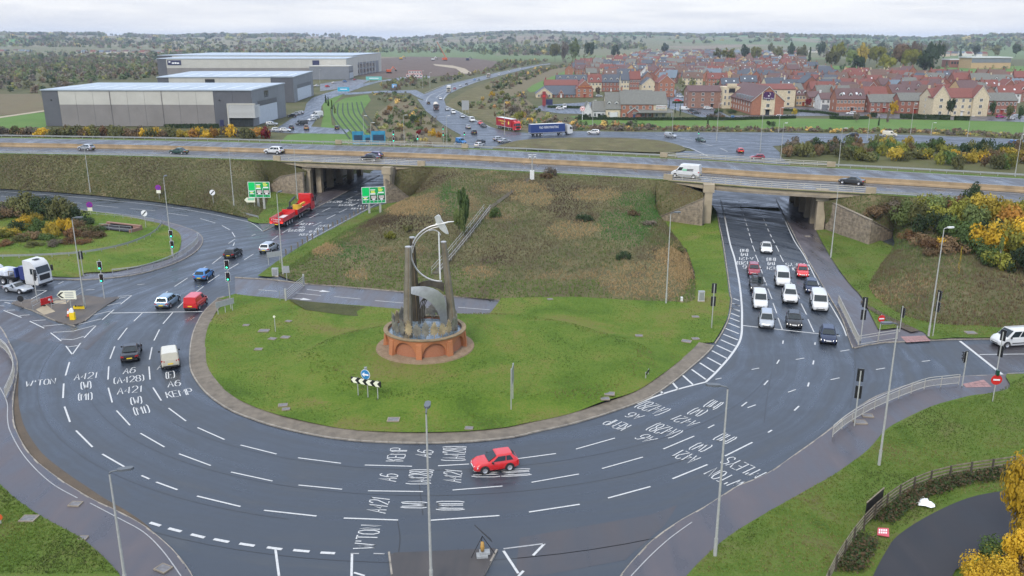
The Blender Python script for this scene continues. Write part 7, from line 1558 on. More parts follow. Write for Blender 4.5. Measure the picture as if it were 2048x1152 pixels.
  for u0, u1 in cuts:
   vt = .90 if kind != 'van_h' else .62
   q = [sp(u0, .09), sp(u1, .09), sp(u1, vt), sp(u0, vt)]
   if s_ > 0: q = q[::-1]
   MB().poly(q).build('side_window', M_CGLASS, e)
  mx = cowl - .32; MB().box((mx, s_ * (hw_ + .09), belt + .04), (.12, .18, .15)).build('mirror', M_TRIM, e)
  hz = nose - .2; hx = hl - .16
  hb_ = MB(); hb_.add([(hl - .05, s_ * hw_ * .50, hz - .06), (hl - .3, s_ * hw_ * .925, hz - .03), (hl - .33, s_ * hw_ * .92, hz + .1), (hl - .1, s_ * hw_ * .52, hz + .10), (hl + .005, s_ * hw_ * .5, hz - .05), (hl - .23, s_ * hw_ * .955, hz - .03), (hl - .28, s_ * hw_ * .945, hz + .11), (hl - .03, s_ * hw_ * .52, hz + .11)], [(4, 5, 6, 7), (7, 6, 2, 3), (0, 1, 5, 4), (5, 1, 2, 6), (0, 4, 7, 3)])
  hb_.build('headlight', M_HEAD, e, own=True)
  tz = belt - .2 if not van else belt - .1; MB().add([(-hl - .01, s_ * hw_ * .62, tz - .08), (-hl + .02, s_ * hw_ * .90, tz - .12), (-hl + .02, s_ * hw_ * .90, tz + .14), (-hl - .01, s_ * hw_ * .62, tz + .08), (-hl + .22, s_ * hw_ * .985, tz - .1), (-hl + .24, s_ * hw_ * .975, tz + .12)], [(0, 1, 2, 3), (1, 4, 5, 2)]).build('tail_light', M_TAIL, e, own=True)
  if van: MB().bx(-hl * .9, cowl - .6, s_ * (hw_ + .012) - .006, s_ * (hw_ + .012) + .006, zb + .22, zb + .32).build('side_strip', M_TRIM, e)
  for x in ((-hl + .82, hl - .84) if kind not in ('van_h', 'pickup', 'van') else (-hl + 1.05, hl - .95)):
   rw = .33 if kind not in ('suv', 'van', 'van_h', 'minibus', 'pickup') else .36
   ar = MB(); ar.tube([(x, s_ * (hw_ * .96), rw), (x, s_ * (hw_ + .004), rw)], rw + .06, 20); ar.build('wheel_arch', M_TRIM, e); add_wheel(e, x, s_ * (hw_ - .055), rw, .2)
 gr = MB(); gr.add([(hl + .005, -hw_ * .48, nose - .30), (hl + .005, hw_ * .48, nose - .30), (hl - .035, hw_ * .5, nose - .17), (hl - .035, -hw_ * .5, nose - .17)], [(0, 1, 2, 3)]); gr.add([(hl + .008, -hw_ * .5, zb + .13), (hl + .008, hw_ * .5, zb + .13), (hl + .008, hw_ * .54, zb + .24), (hl + .008, -hw_ * .54, zb + .24)], [(0, 1, 2, 3)]); gr.build('grille', M_TRIM, e)
 MB().bx(hl + .0, hl + .025, -.27, .27, zb + .26, zb + .37).build('front_plate', M_PLW, e); MB().bx(-hl - .03, -hl + .02, -.27, .27, (belt - .42) if not van else .62, (belt - .30) if not van else .74).build('rear_plate', M_PLY, e)
 MB().bx(-hl - .02, -hl + .1, -hw_ * .84, hw_ * .84, zb + .05, zb + .24).build('rear_bumper', M_TRIM, e)
 return e
CARS = {k: make_car(k) for k in ('hatch', 'saloon', 'estate', 'suv', 'mini', 'van_s', 'van', 'van_h', 'minibus', 'roadster', 'mpv', 'pickup')}
KN = dict(hatch='hatchback', saloon='saloon', estate='estate car', suv='sport utility car', mini='small car', van_s='small van', van='panel van', van_h='high roofed van', minibus='minibus', roadster='sports car', mpv='people carrier', pickup='pick-up')
def car(kind, col, px, to, label, z=0.0, lit=False, brake=False, group='vehicles on the roads', fix=0.0):
 o = copy_tree(CARS[kind]); kids = CH.get(o.name, []); b = P(px[0], px[1], z); t_ = P(to[0], to[1], z); h = atan2(t_.y - b.y, t_.x - b.x)
 o.location = (b.x, b.y, z + .005); o.rotation_euler = (0, 0, h); o.name = 'van' if 'van' in kind else ('minibus' if kind == 'minibus' else ('pickup_truck' if kind == 'pickup' else 'car'))
 tag(o, label, 'van' if 'van' in kind else ('minibus' if kind == 'minibus' else ('pick-up' if kind == 'pickup' else 'car')), group)
 CH[o.name] = kids
 for ch in kids:
  nm = ch.name.split('.')[0]
  if nm == 'body': ch.material_slots[0].material = PT[col]
  elif nm == 'headlight' and lit: ch.material_slots[0].material = M_HEADL
  elif nm == 'tail_light' and brake: ch.material_slots[0].material = M_TAILL
 return o
Q = 'cars waiting at the right hand stop line'
car('mini', 'red', (989, 936), (938, 943.5), 'bright red three door hatchback crossing the front of the roundabout')
car('saloon', 'black', (264, 712), (270, 690), 'black coupe seen from behind on the left of the roundabout')
car('van_s', 'cream', (341, 726), (337, 690), 'cream small van seen from behind beside the black coupe')
car('estate', 'paleblue', (337, 609), (353, 597), 'pale blue estate car at the left stop line')
car('van_s', 'red', (393, 613), (412, 597), 'bright red small van beside the roundabout lawn')
car('hatch', 'blue', (409, 556), (424, 545), 'bright blue hatchback between two dashed lanes on the left')
car('hatch', 'black', (467, 512), (480, 504), 'black hatchback behind the left traffic light pair')
car('estate', 'silver', (539, 501), (556, 491), 'silver estate car beside the grey backed sign on the left exit')
car('roadster', 'silver', (38, 583), (60, 586), 'silver sports car in front of the white lorry cab')
car('saloon', 'white', (1532, 502), (1535, 520), 'white saloon coming out of the right underpass alone', lit=True, group=Q)
car('hatch', 'crimson', (1507, 547), (1510, 565), 'crimson car half hidden behind the grey pick-up', group=Q)
pk = car('pickup', 'darkgrey', (1513, 577), (1517, 595), 'dark grey pick-up with a roof rack and lit headlights', lit=True, group=Q)
car('van_s', 'white', (1519, 611), (1523, 630), 'white small van behind the silver people carrier in the queue', group=Q)
car('mpv', 'silver', (1532, 649), (1533, 668), 'silver people carrier at the front of the queue, left lane', group=Q)
car('van', 'white', (1564, 566), (1568, 585), 'white panel van in the middle lane behind the white sport utility car', group=Q)
car('suv', 'white', (1579, 600), (1582, 620), 'white sport utility car in the middle of the queue', group=Q)
car('hatch', 'black', (1587, 649), (1589, 668), 'black hatchback at the stop line with lit headlights', lit=True, group=Q)
car('mini', 'red', (1604, 551), (1609, 570), 'red small car with a dark roof and lit headlights in the right lane', lit=True, group=Q)
car('hatch', 'darkblue', (1622, 581), (1628, 600), 'dark blue hatchback between the red small car and a white van', lit=True, group=Q)
car('van', 'white', (1637, 614), (1643, 635), 'white panel van in the right lane of the queue by the footpath', group=Q)
car('hatch', 'darkblue', (1655, 680), (1658, 700), 'dark blue hatchback past the stop line, front of the right lane', lit=True, group=Q)
car('minibus', 'white', (2027, 689), (1980, 692), 'white minibus with dark windows cut by the right picture edge')
H_ = 'vehicles on the raised highway'
car('hatch', 'silver', (173, 300), (150, 299), 'silver hatchback at the far left of the raised highway', ZH, group=H_)
car('saloon', 'green', (358, 307.5), (335, 306.5), 'dark green saloon on the raised highway', ZH, group=H_)
car('suv', 'white', (548, 307), (525, 306), 'white sport utility car on the raised highway near the left bridge', ZH, group=H_)
car('saloon', 'black', (741, 320.5), (715, 319), 'black saloon on the left bridge overlapping a purple car', ZH, group=H_)
car('hatch', 'purple', (748, 315.5), (725, 314.5), 'dark purple hatchback behind the black saloon on the left bridge', ZH, group=H_)
tv = car('van_h', 'white', (1372, 354), (1340, 351.5), 'white high roofed van with green and dark lettering near the right bridge', ZH, group=H_)
car('saloon', 'darkgrey', (1703, 367.5), (1675, 365), 'dark saloon with a pale roof on the right bridge', ZH, group=H_)
hl_ = tv.location;
for x0, x1, z0, m_ in ((-1.0, -.1, 1.35, mat('pale_green_print', (.25, .55, .35), .4, 0)), (-2.3, -1.0, 1.62, M_TRIM), (-2.2, -1.0, 1.38, M_TRIM)): MB().bx(x0 + .6, x1 + .6, 1.035, 1.045, z0, z0 + (.36 if m_ is not M_TRIM else .12)).build('lettering', m_, tv)
rk_ = MB();
for y in (-.6, .6): rk_.bx(-.9, 1.0, y - .03, y + .03, 1.85, 1.9)
for x in (-.8, 0, .9): rk_.bx(x - .03, x + .03, -.7, .7, 1.9, 1.94)
rk_.bx(-.9, 1.3, .1, .5, 1.95, 2.05); rk_.build('roof_rack', M_TRIM, pk)
F_ = 'vehicles beyond the raised highway'
far = [('suv','white',(1187,268),(1160,267),'white sport utility car ahead of the blue lorry'),('van_s','silver',(1341,275),(1365,277),'silver small van on the far road left of a dark car'),('saloon','green',(1401,283),(1425,288),'dark green car on the far road right of a silver van'),('estate','black',(1703,274),(1680,274),'black estate car on the far right road'),('van','cream',(1779,273),(1800,274),'cream panel van on the far right road behind a lamp post'),('hatch','blue',(2030,289),(2060,291),'blue hatchback at the far right picture edge'),('hatch','red',(1480,305),(1465,295),'red hatchback nearing the far side of the right bridge'),('hatch','crimson',(1514,318),(1490,318),'red car half behind the far railing of the right bridge'),
 ('hatch','black',(857,208),(853,196),'black hatchback left of the concrete mixer lorry'),('hatch','white',(881,199),(893,208),'white car ahead of the white box lorry'),('hatch','silver',(894.5,220.5),(905,226),'silver car beside the concrete mixer lorry'),('van_s','white',(906.5,227),(916,232),'white small van in the far queue'),('estate','silver',(924.5,235),(934,240),'silver estate car in the far queue'),('van','white',(944,243),(954,248),'white van near the front of the far queue'),('hatch','red',(961,249),(972,254),'red hatchback beside a black one at the far junction'),('hatch','black',(967,254),(978,258),'black hatchback beside the red one at the far junction'),('hatch','silver',(936,257),(925,250),'silver hatchback driving away up the far main road'),('suv','black',(948,268),(940,260),'black sport utility car leaving the far junction'),('van_s','blue',(922,287),(940,290),'blue van at the near end of the far junction'),('hatch','black',(962,287),(975,284),'black hatchback waiting at the near end of the far junction'),('hatch','white',(959,293),(975,290),'white car roof just above the highway barrier'),('hatch','silver',(998,281),(1015,280),'silver hatchback behind another silver car at the far junction'),('saloon','silver',(1009,285.5),(1030,284),'silver saloon nearest the middle of the far junction'),
 ('hatch','crimson',(909.5,179),(900,183),'dark red car beyond the white box lorry'),('hatch','silver',(921,173),(911,177),'silver car on the far main road, first behind the dark red one'),('hatch','black',(933,169.5),(923,173),'black car on the far main road, second behind the dark red one'),('hatch','blue',(949,160.5),(940,164),'blue car far up the main road'),('hatch','green',(958,161.5),(948,165),'dark green car far up the main road'),('van','white',(998,150),(988,153),'white van far up the main road before the bend'),('van_s','white',(1019,144),(1010,147),'white van farthest but one up the main road'),('van_s','white',(1040,138.5),(1030,141),'farthest white van up the main road'),('hatch','silver',(1062,133.5),(1050,136),'silver car at the end of the visible main road'),
 ('suv','silver',(544,251),(560,251),'silver sport utility car by the louvred warehouse corner'),('hatch','black',(584,234),(570,234),'black car parked before the warehouse roller door'),('hatch','white',(592,230),(578,230),'white car parked behind the black one before the roller door'),('hatch','silver',(599,228),(585,228),'silver car parked third before the roller door'),('van_h','white',(634,234),(620,235),'long white van parked in the access road bay'),('hatch','silver',(630,238),(616,239),'silver car parked below the long white van'),('hatch','white',(624,241.5),(610,243),'white car parked second below the long white van'),('van','darkgrey',(603,250),(590,251),'dark van in the middle of the warehouse car park'),('suv','darkgrey',(583,258),(583,250),'dark sport utility car facing the warehouse car park bays'),('pickup','tan',(613,259),(613,250),'tan pick-up in the warehouse car park'),('hatch','black',(674,258.5),(674,250),'black car alone at the right of the warehouse car park'),('hatch','white',(554,262.5),(570,262),'white car behind the autumn hedge of the warehouse'),('hatch','white',(571,263),(585,263),'white car second behind the autumn hedge of the warehouse'),
 ('van','white',(622,174),(640,173),'white van parked by the second warehouse'),('hatch','white',(634,173),(650,172),'white car parked by the second warehouse'),('hatch','red',(655,174),(670,173),'red car parked in the dock yard'),('hatch','white',(668,167),(685,166),'white car parked in the dock yard'),('hatch','crimson',(710,160.5),(725,159),'dark red car parked beyond the dock yard'),('hatch','blue',(690,164),(705,163),'blue car parked in the dock yard'),
 ('hatch','red',(1356,203),(1372,203),'red car in the hotel car park, left of another red car'),('hatch','red',(1381,206),(1397,206),'second red car in the hotel car park'),('saloon','black',(1386,199.5),(1400,200),'black car parked behind the red cars by the hotel'),('hatch','white',(1360,195),(1374,195),'white car parked behind the left red car'),('hatch','white',(1396,215),(1410,215),'white car parked nearest the hotel wing'),('suv','white',(1416,219),(1430,219),'white sport utility car beside the hotel wing'),('van','white',(1369,221),(1383,221),'white van parked before the pub end'),('hatch','black',(1384,224),(1398,224),'black car parked right of the white van'),('saloon','darkgrey',(1392,228),(1406,228),'dark grey car parked lowest in the hotel car park'),('hatch','silver',(1376,189),(1390,189),'silver car at the back of the hotel car park'),('hatch','blue',(1465,237),(1463,230),'pale blue car on the road before the hotel'),('hatch','white',(1561,236),(1575,237),'white car at the hotel gable corner'),('hatch','white',(1120,219),(1134,219),'white hatchback in the pub car park'),('van','white',(1129,216),(1131,220),'white van beside the white hatchback of the pub car park'),('hatch','silver',(1198,194),(1212,194),'silver car between the restaurant and the pub'),('estate','white',(1702,229),(1680,229),'white estate car parked before the dormered brick terrace'),('hatch','magenta',(2001,236),(2015,236),'magenta hatchback parked right of the cream block'),('hatch','white',(2022,239),(2036,238),'white hatchback parked right of the magenta one'),('estate','silver',(2034,235),(2048,235),'silver estate car parked behind the white hatchback on the far right')]
for a in far: car(*a, group=F_)
for o in list(CARS.values()): kill_tree(o)
# lorries
def axle(e, x, r=.5, w=.32, hw=1.02):
 for s_ in (-1, 1): add_wheel(e, x, s_ * hw, r, w)
def cab(e, x1, pm, hz=3.75, sleeper=2.1, dark=True):
 x0 = x1 - sleeper; b = MB(); pr = [(x0, .95), (x1 - .02, .55), (x1, 1.2), (x1 - .03, 2.0), (x1 - .32, 3.0), (x1 - .55, hz - .45), (x1 - 1.0, hz - .1), (x0 + .1, hz), (x0, hz - .1)]
 b.extr(pr, 'y', -1.23, 1.23); me = b.mesh('cab'); sharp(me, 25); o = link('cab', me, pm, e)
 MB().add([(x1 - .01, -1.08, 2.02), (x1 - .01, 1.08, 2.02), (x1 - .30, 1.06, 2.95), (x1 - .30, -1.06, 2.95)], [(0, 1, 2, 3)]).build('windscreen', M_CGLASS, o)
 for s_ in (-1, 1):
  q = [(x1 - .25, s_ * 1.245, 1.95), (x1 - 1.15, s_ * 1.245, 1.95), (x1 - 1.15, s_ * 1.245, 2.75), (x1 - .48, s_ * 1.245, 2.75)]; MB().poly(q if s_ > 0 else q[::-1]).build('side_window', M_CGLASS, o)
  MB().bx(x1 - .2, x1 + .05, s_ * 1.45 - .1, s_ * 1.45 + .1, 1.95, 2.75).build('mirror', M_TRIM, o); MB().bx(x1 - .08, x1 + .02, s_ * .95 - .2, s_ * .95 + .2, .75, .95).build('headlight', M_HEAD, o)
  MB().bx(x0, x1 - .1, s_ * 1.2 - .02, s_ * 1.2 + .04, .45, .95).build('skirt', pm, o)
 MB().bx(x1 - .02, x1 + .03, -.85, .85, 1.05, 1.8).build('grille', M_TRIM, o); MB().bx(x1 - .3, x1 + .05, -1.15, 1.15, .35, .6).build('bumper', M_TRIM if dark else pm, o); MB().bx(x1 - 1.4, x1 - .9, -.4, .4, hz - .08, hz + .01).build('roof_hatch', M_TRIM, o)
 return o
def lorry(px, to, z, label, name='lorry'):
 b, t_ = P(*px, z), P(*to, z); return empty(name, (b.x, b.y, z), atan2(t_.y - b.y, t_.x - b.x), label, 'lorry', 'lorries')
def chassis(e, x0, x1, z=.95): MB().bx(x0, x1, -.45, .45, z - .2, z + .08).build('chassis', M_TRIM, e)
def box_trailer(e, x0, x1, pm, h=4.05, roof=None):
 o = MB().bx(x0, x1, -1.26, 1.26, 1.12, h).build('box', pm, e); MB().bx(x0 + .05, x1 - .05, -1.22, 1.22, h, h + .03).build('roof', roof or M_LAMPW, o); MB().bx(x0, x1, -1.28, 1.28, 1.02, 1.12).build('rail', M_LAMPW, o); MB().bx(x0 - .03, x0, -1.2, 1.2, 1.2, h - .1).build('rear_doors', pm, o); return o
e = lorry((1101, 270), (1146, 268), 0, 'long blue curtain sided lorry with a white cab on the far roundabout'); bt = box_trailer(e, -8.2, 5.2, PT['darkblue'] if False else paint('curtain_blue', (.02, .05, .19)), 4.1); chassis(e, -8, 7.5)
cab(e, 8.3, PT['white'], 3.7)
for x in (-6.6, -5.3, -4.0, 3.6, 6.9): axle(e, x)
text_obj('lettering', 'P&O FERRYMASTERS', 1.15, M_SIGNW, bt, (-1.2, -1.29, 2.9), 0, w=7.6)
e = lorry((1017, 259), (1052, 266), 0, 'long red curtain sided lorry with a red cab behind the blue one'); bt = box_trailer(e, -8.2, 4.8, paint('curtain_red', (.36, .008, .02)), 4.2); chassis(e, -8, 7.2); cab(e, 8.0, PT['red'], 3.8)
for x in (-6.6, -5.3, -4.0, 2.6, 3.9, 6.6): axle(e, x)
text_obj('lettering', 'S. E. Roberts & Son Ltd', .8, M_SYEL, bt, (-3.2, -1.29, 3.1), 0, w=6.4); text_obj('lettering', 'Haulage', .6, M_SYEL, bt, (-2.6, -1.29, 2.2), 0, w=2.6)
em = MB(); ps_ = []
for k in range(20): a = 2 * pi * k / 20; r_ = .75 * (1 if k % 2 else .62); ps_.append((2.6 + r_ * .8 * cos(a), 2.7 + r_ * sin(a)))
em.extr(ps_, 'y', -1.3, -1.27); em.build('emblem', M_SYEL, bt)
e = lorry((30, 566), (110, 574.5), 0, 'white lorry cab with a blue loaded flat trailer entering from the left'); chassis(e, -9, 5.3); cab(e, 5.6, PT['white'], 3.85, 2.3)
for x in (4.2, .6, -.8): axle(e, x)
MB().bx(-11, 1.6, -1.25, 1.25, 1.1, 1.28).build('flatbed', M_TRIM, e); MB().bx(1.5, 1.75, -1.2, 1.2, 1.28, 2.6).build('headboard', paint('trailer_blue', (.03, .05, .2)), e); MB().bx(2.3, 3.1, -1.1, 1.1, 1.0, 2.9).build('tank', paint('tank_blue', (.03, .04, .16)), e)
wr_ = MB(); rs_ = random.Random(4)
for k, (x, w, h) in enumerate(((-1.0, 2.2, 1.0), (-3.6, 2.6, 1.3), (-6.5, 2.4, 1.1))):
 rings_ = []
 for j in range(7): rr_ = [(0, 1.0), (.3, 1.0), (.6, .95), (.8, .8), (.95, .55), (1.0, .25), (1.01, .0)][j]; rings_.append([(x + w / 2 * rr_[1] * max(-1, min(1, 1.3 * cos(a))) * rs_.uniform(.9, 1), 1.1 * rr_[1] * max(-1, min(1, 1.3 * sin(a))) * rs_.uniform(.9, 1), 1.28 + h * rr_[0]) for a in np.linspace(0, 2 * pi, 12, endpoint=False)])
 b0_ = len(wr_.v)
 for r in rings_: wr_.v.extend(r)
 for j in range(6):
  for q in range(12): wr_.f.append((b0_ + j * 12 + q, b0_ + j * 12 + (q + 1) % 12, b0_ + (j + 1) * 12 + (q + 1) % 12, b0_ + (j + 1) * 12 + q)); wr_.m.append(0)
wr_.build('wrapped_load', mat('plastic_wrap', (.55, .58, .64), .3, .2, 1.2), e)
fr_ = MB()
for x in (.2, 1.2): fr_.bx(x - .04, x + .04, -1, -.92, 1.28, 2.0).bx(x - .04, x + .04, .92, 1, 1.28, 2.0)
fr_.bx(.2, 1.2, -1, -.92, 1.95, 2.03); fr_.build('load_frame', M_WOOD, e)
e = lorry((588, 437), (632, 411), 0, 'red flatbed lorry with a crane and a red trailer heading under the left bridge'); RP = PT['red']; CP = PT['crimson']
cab(e, 9.0, RP, 3.7, 2.2); chassis(e, -9, 8.6)
for x in (7.6, 1.4, .1, -4.3, -5.6, -6.9): axle(e, x)
def bed(e, x0, x1, m_, side_m):
 o = MB().bx(x0, x1, -1.25, 1.25, 1.1, 1.25).build('bed', mat('worn_bed_boards', (.33, .26, .24), .8, .3, 1.0), e)
 for s_ in (-1, 1):
  n_ = 3
  for k in range(n_): a, b_ = x0 + (x1 - x0) * k / n_, x0 + (x1 - x0) * (k + 1) / n_; MB().bx(a + .05, b_ - .05, s_ * 1.25 - .04, s_ * 1.25 + .04, 1.12, 1.95).build('side_board', side_m, o)
 MB().bx(x0 - .06, x0 + .02, -1.25, 1.25, .95, 2.0).build('tail_board', m_, o); MB().bx(x1 - .05, x1 + .05, -1.25, 1.25, 1.1, 2.3).build('headboard', m_, o); return o
b1 = bed(e, -1.2, 6.2, RP, CP); b2 = bed(e, -9.2, -2.6, RP, RP)
for k, (x0, x1, y0, y1) in enumerate(((-8.4, -6, -.1, 1), (-5.6, -3.2, -.2, .9), (0, 3.4, -.9, .3), (3.6, 5.6, -.5, .9))): MB().bx(x0, x1, y0, y1, 1.26, 1.33).build('load_sheet', mat('pale_load', (.62, .56, .56), .5, .15), e)
cr = MB(); cr.bx(-2.2, -1.6, -.4, .4, 1.0, 2.6); cr.tube([(-1.9, 0, 2.4), (-1.7, 0, 3.5)], .18, 6).tube([(-1.7, 0, 3.5), (2.2, .3, 3.9)], .16, 6).tube([(2.2, .3, 3.7), (-.6, .3, 3.3)], .13, 6); cr.build('loading_crane', M_TRIM, e); MB().bx(2.0, 4.4, -.9, -.5, 2.2, 2.5).bx(2.2, 2.5, -.9, .9, 1.3, 2.3).build('crane_grab', M_YELL, e)
for s_ in (-1, 1): MB().bx(-9.3, -9.24, s_ * 1.0 - .18, s_ * 1.0 + .18, 1.0, 1.2).build('tail_light', M_TAILL, b2)
MB().bx(-9.32, -9.25, -.3, .3, .72, .86).build('rear_plate', M_PLY, b2)
text_obj('lettering', 'C T Marshalls', .42, M_SIGNW, b2, (-9.29, 0, 1.68), -pi / 2, w=1.8); text_obj('lettering', 'Transport', .3, M_SIGNW, b2, (-9.29, 0, 1.3), -pi / 2, w=1.1)
e = lorry((872, 220), (880, 232), 0, 'brown concrete mixer lorry in the far queue'); BRP = paint('brown_lorry', (.12, .05, .035)); cab(e, 4.4, BRP, 3.1, 1.8); chassis(e, -4.5, 4)
for x in (3.2, -1.2, -2.6, 1.6): axle(e, x)
dm = MB(); dm.lathe([(.3, -3.2), (.75, -2.8), (1.2, -1.0), (1.2, .6), (.7, 1.9), (.2, 2.1)], n=14); dm.v = [(z - .8, y, 2.55 + x + .18 * -(z)) for x, y, z in dm.v]; dm.build('drum', mat('cream_drum', (.55, .5, .42), .5, .15), e, smooth=True); MB().tube([(-4.0, 0, 3.4), (-4.8, 0, 1.9)], .25, 6).build('chute', BRP, e)
e = lorry((898, 184), (890, 192), 0, 'white box lorry coming down the far main road'); cab(e, 4.6, PT['cream'], 3.2, 1.9); box_trailer(e, -4.4, 2.5, PT['white'], 4.2); chassis(e, -4, 4)
for x in (3.2, -2.6): axle(e, x)
e = lorry((977, 155), (965, 159), 0, 'brown tipper lorry far up the main road'); cab(e, 4.6, PT['cream'], 3.1, 1.9); box_trailer(e, -4.4, 2.5, mat('rusty_tipper', (.3, .17, .14), .7, .2), 3.6); chassis(e, -4, 4)
for x in (3.2, -2.6, -1.2): axle(e, x)
# vegetation
NR = np.random.default_rng(21)
def m_leaf(name, attr=False, c=(.08, .09, .03)):
 t = NT(name)
 if attr: a_ = t.n('ShaderNodeAttribute'); a_.attribute_name = 'Col'; base = a_.outputs['Color']
 else:
  oi = t.n('ShaderNodeObjectInfo'); r_ = t.noise(1.1, 3, .7, t.obj()); f = t.math('MULTIPLY_ADD', oi.outputs['Random'], .35, t.math('MULTIPLY', r_, .65))
  base = t.ramp(f, [(.28, tuple(x * .62 for x in c)), (.5, c), (.72, tuple(min(1, x * 1.45) for x in c))])
 t.col(base).rough(.75); t.b.inputs['Specular IOR Level'].default_value = .2
 tr = t.n('ShaderNodeBsdfTranslucent'); t.l(base, tr.inputs['Color']); mx = t.n('ShaderNodeMixShader'); mx.inputs[0].default_value = .28
 t.l(t.b.outputs[0], mx.inputs[1]); t.l(tr.outputs[0], mx.inputs[2]); t.l(mx.outputs[0], t.t.nodes['Material Output'].inputs['Surface']); return t.m
M_VEG = m_leaf('mixed_foliage', True)
def np_mesh(name, V, F, Ccol=None, m=None):
 me = bpy.data.meshes.new(name); k = F.shape[1]; me.vertices.add(len(V)); me.vertices.foreach_set('co', V.astype(np.float32).ravel()); me.loops.add(F.size); me.loops.foreach_set('vertex_index', F.astype(np.int32).ravel())
 me.polygons.add(len(F)); me.polygons.foreach_set('loop_start', np.arange(0, F.size, k, dtype=np.int32)); me.polygons.foreach_set('loop_total', np.full(len(F), k, np.int32)); me.update(calc_edges=True)
 if Ccol is not None:
  at_ = me.color_attributes.new('Col', 'FLOAT_COLOR', 'CORNER'); arr = np.ones((F.size, 4), np.float32); arr[:, :3] = np.repeat(Ccol.astype(np.float32), k, axis=0); at_.data.foreach_set('color', arr.ravel())
 if m: me.materials.append(m)
 return me
def rand_dirs(n):
 v = NR.normal(size=(n, 3)); return v / np.linalg.norm(v, axis=1, keepdims=True)
def leaf_quads(C, N_, size):
 n = len(C); a = rand_dirs(n); u = np.cross(N_, a); u /= np.linalg.norm(u, axis=1, keepdims=True) + 1e-9; w = np.cross(N_, u)
 s_ = (size if np.ndim(size) else np.full(n, size))[:, None]; asp = NR.uniform(.55, 1.0, (n, 1))
 V = np.stack([C - u * s_ - w * s_ * asp * .4, C + u * s_ * .3 - w * s_ * asp, C + u * s_ + w * s_ * asp * .4, C - u * s_ * .3 + w * s_ * asp], 1).reshape(-1, 3)
 F = np.arange(4 * n).reshape(n, 4); return V, F
def crown_points(n, lobes, R=1.0):
 k = NR.integers(0, len(lobes), n); L = np.array(lobes)[k]; d = rand_dirs(n); r_ = NR.uniform(.25, 1.0, n) ** .45
 return L[:, :3] + d * r_[:, None] * L[:, 3:4] * np.array([1, 1, .85]), d
def make_lobes(kind, rng):
 out = []
 if kind == 'round':
  for k in range(11): a = rng.uniform(0, 2 * pi); r_ = rng.uniform(.15, .62); z = rng.uniform(.3, .85); out.append((r_ * cos(a) * (1.15 - z * .5), r_ * sin(a) * (1.15 - z * .5), z, rng.uniform(.2, .34)))
 elif kind == 'bush':
  for k in range(11): a = rng.uniform(0, 2 * pi); r_ = rng.uniform(.1, .75); out.append((r_ * cos(a), r_ * sin(a), rng.uniform(.15, .62) * (1.1 - r_ * .5), rng.uniform(.24, .4)))
 elif kind == 'column':
  for k in range(11): a = rng.uniform(0, 2 * pi); z = .1 + .8 * k / 10; r_ = rng.uniform(0, .16) * (1.3 - z); out.append((r_ * cos(a), r_ * sin(a), z, rng.uniform(.13, .2) * (1.35 - z * .75)))
 else:
  for k in range(9): a = rng.uniform(0, 2 * pi); z = rng.uniform(.4, .9); r_ = rng.uniform(.1, .5) * (1.2 - z); out.append((r_ * cos(a), r_ * sin(a), z, rng.uniform(.14, .22)))
 return out
LC = {'gold': (.55, .35, .03), 'yellow': (.36, .27, .04), 'yellow-green': (.20, .20, .035), 'olive': (.125, .125, .045), 'green': (.080, .125, .036), 'dark green': (.040, .064, .027), 'brown': (.16, .107, .057), 'russet': (.165, .09, .042), 'grey-brown': (.14, .115, .085), 'orange': (.34, .17, .035), 'crimson': (.20, .02, .03), 'pale green': (.15, .19, .06)}
ML = {k: m_leaf(k.replace('-', '_').replace(' ', '_') + '_leaves', False, c) for k, c in LC.items()}
M_BARK = mat('bark', (.085, .07, .055), .9, .3, 3.0); M_BIRCH = mat('birch_bark', (.55, .53, .5), .8, .25, 5.0)
VEG_PROTO = {}
def veg_proto(kind, nl, seed, leaf):
 key = (kind, nl, seed)
 if key not in VEG_PROTO:
  rng = random.Random(seed); lb = make_lobes(kind, rng); C, d = crown_points(nl, lb); nrm = d + rand_dirs(nl) * .55 + np.array([0, 0, .25]); nrm /= np.linalg.norm(nrm, axis=1, keepdims=True)
  V, F = leaf_quads(C, nrm, NR.uniform(.6, 1.3, nl) * leaf); cm_ = np_mesh('crown', V, F, None, ML['olive'])
  tb = MB(); top = .75 if kind != 'bush' else .4
  tb.tube([(0, 0, -.03), (.01, 0, .2), (0, .01, top)], .035 if kind != 'bush' else .025, 6, r2=.008)
  for l_ in lb[:7]: z0 = max(.06, l_[2] * .45); tb.tube([(0, 0, z0), (l_[0] * .5, l_[1] * .5, (z0 + l_[2]) / 2 + .03), (l_[0], l_[1], l_[2])], .014, 4, r2=.004)
  tm = tb.mesh('trunk'); tm.materials.append(M_BARK); VEG_PROTO[key] = (cm_, tm)
 return VEG_PROTO[key]
def plant(b, h, w, col, kind='bush', nl=420, leaf=.075, name=None, cat=None, label=None, group=None, seed=None, bark=None):
 cm_, tm = veg_proto(kind, nl, seed if seed is not None else R0.randint(0, 4), leaf)
 name = name or ('shrub' if kind == 'bush' else 'tree'); e = empty(name, b, R0.uniform(0, 6.28), label, cat or name, group)
 o = link('crown', cm_, ML[col], e, own=True); o.scale = (w, w, h)
 t_ = link('trunk', tm, bark or M_BARK, e, own=True); t_.scale = (w * .8 if kind != 'column' else h * .3, w * .8 if kind != 'column' else h * .3, h); return e
CL = {}
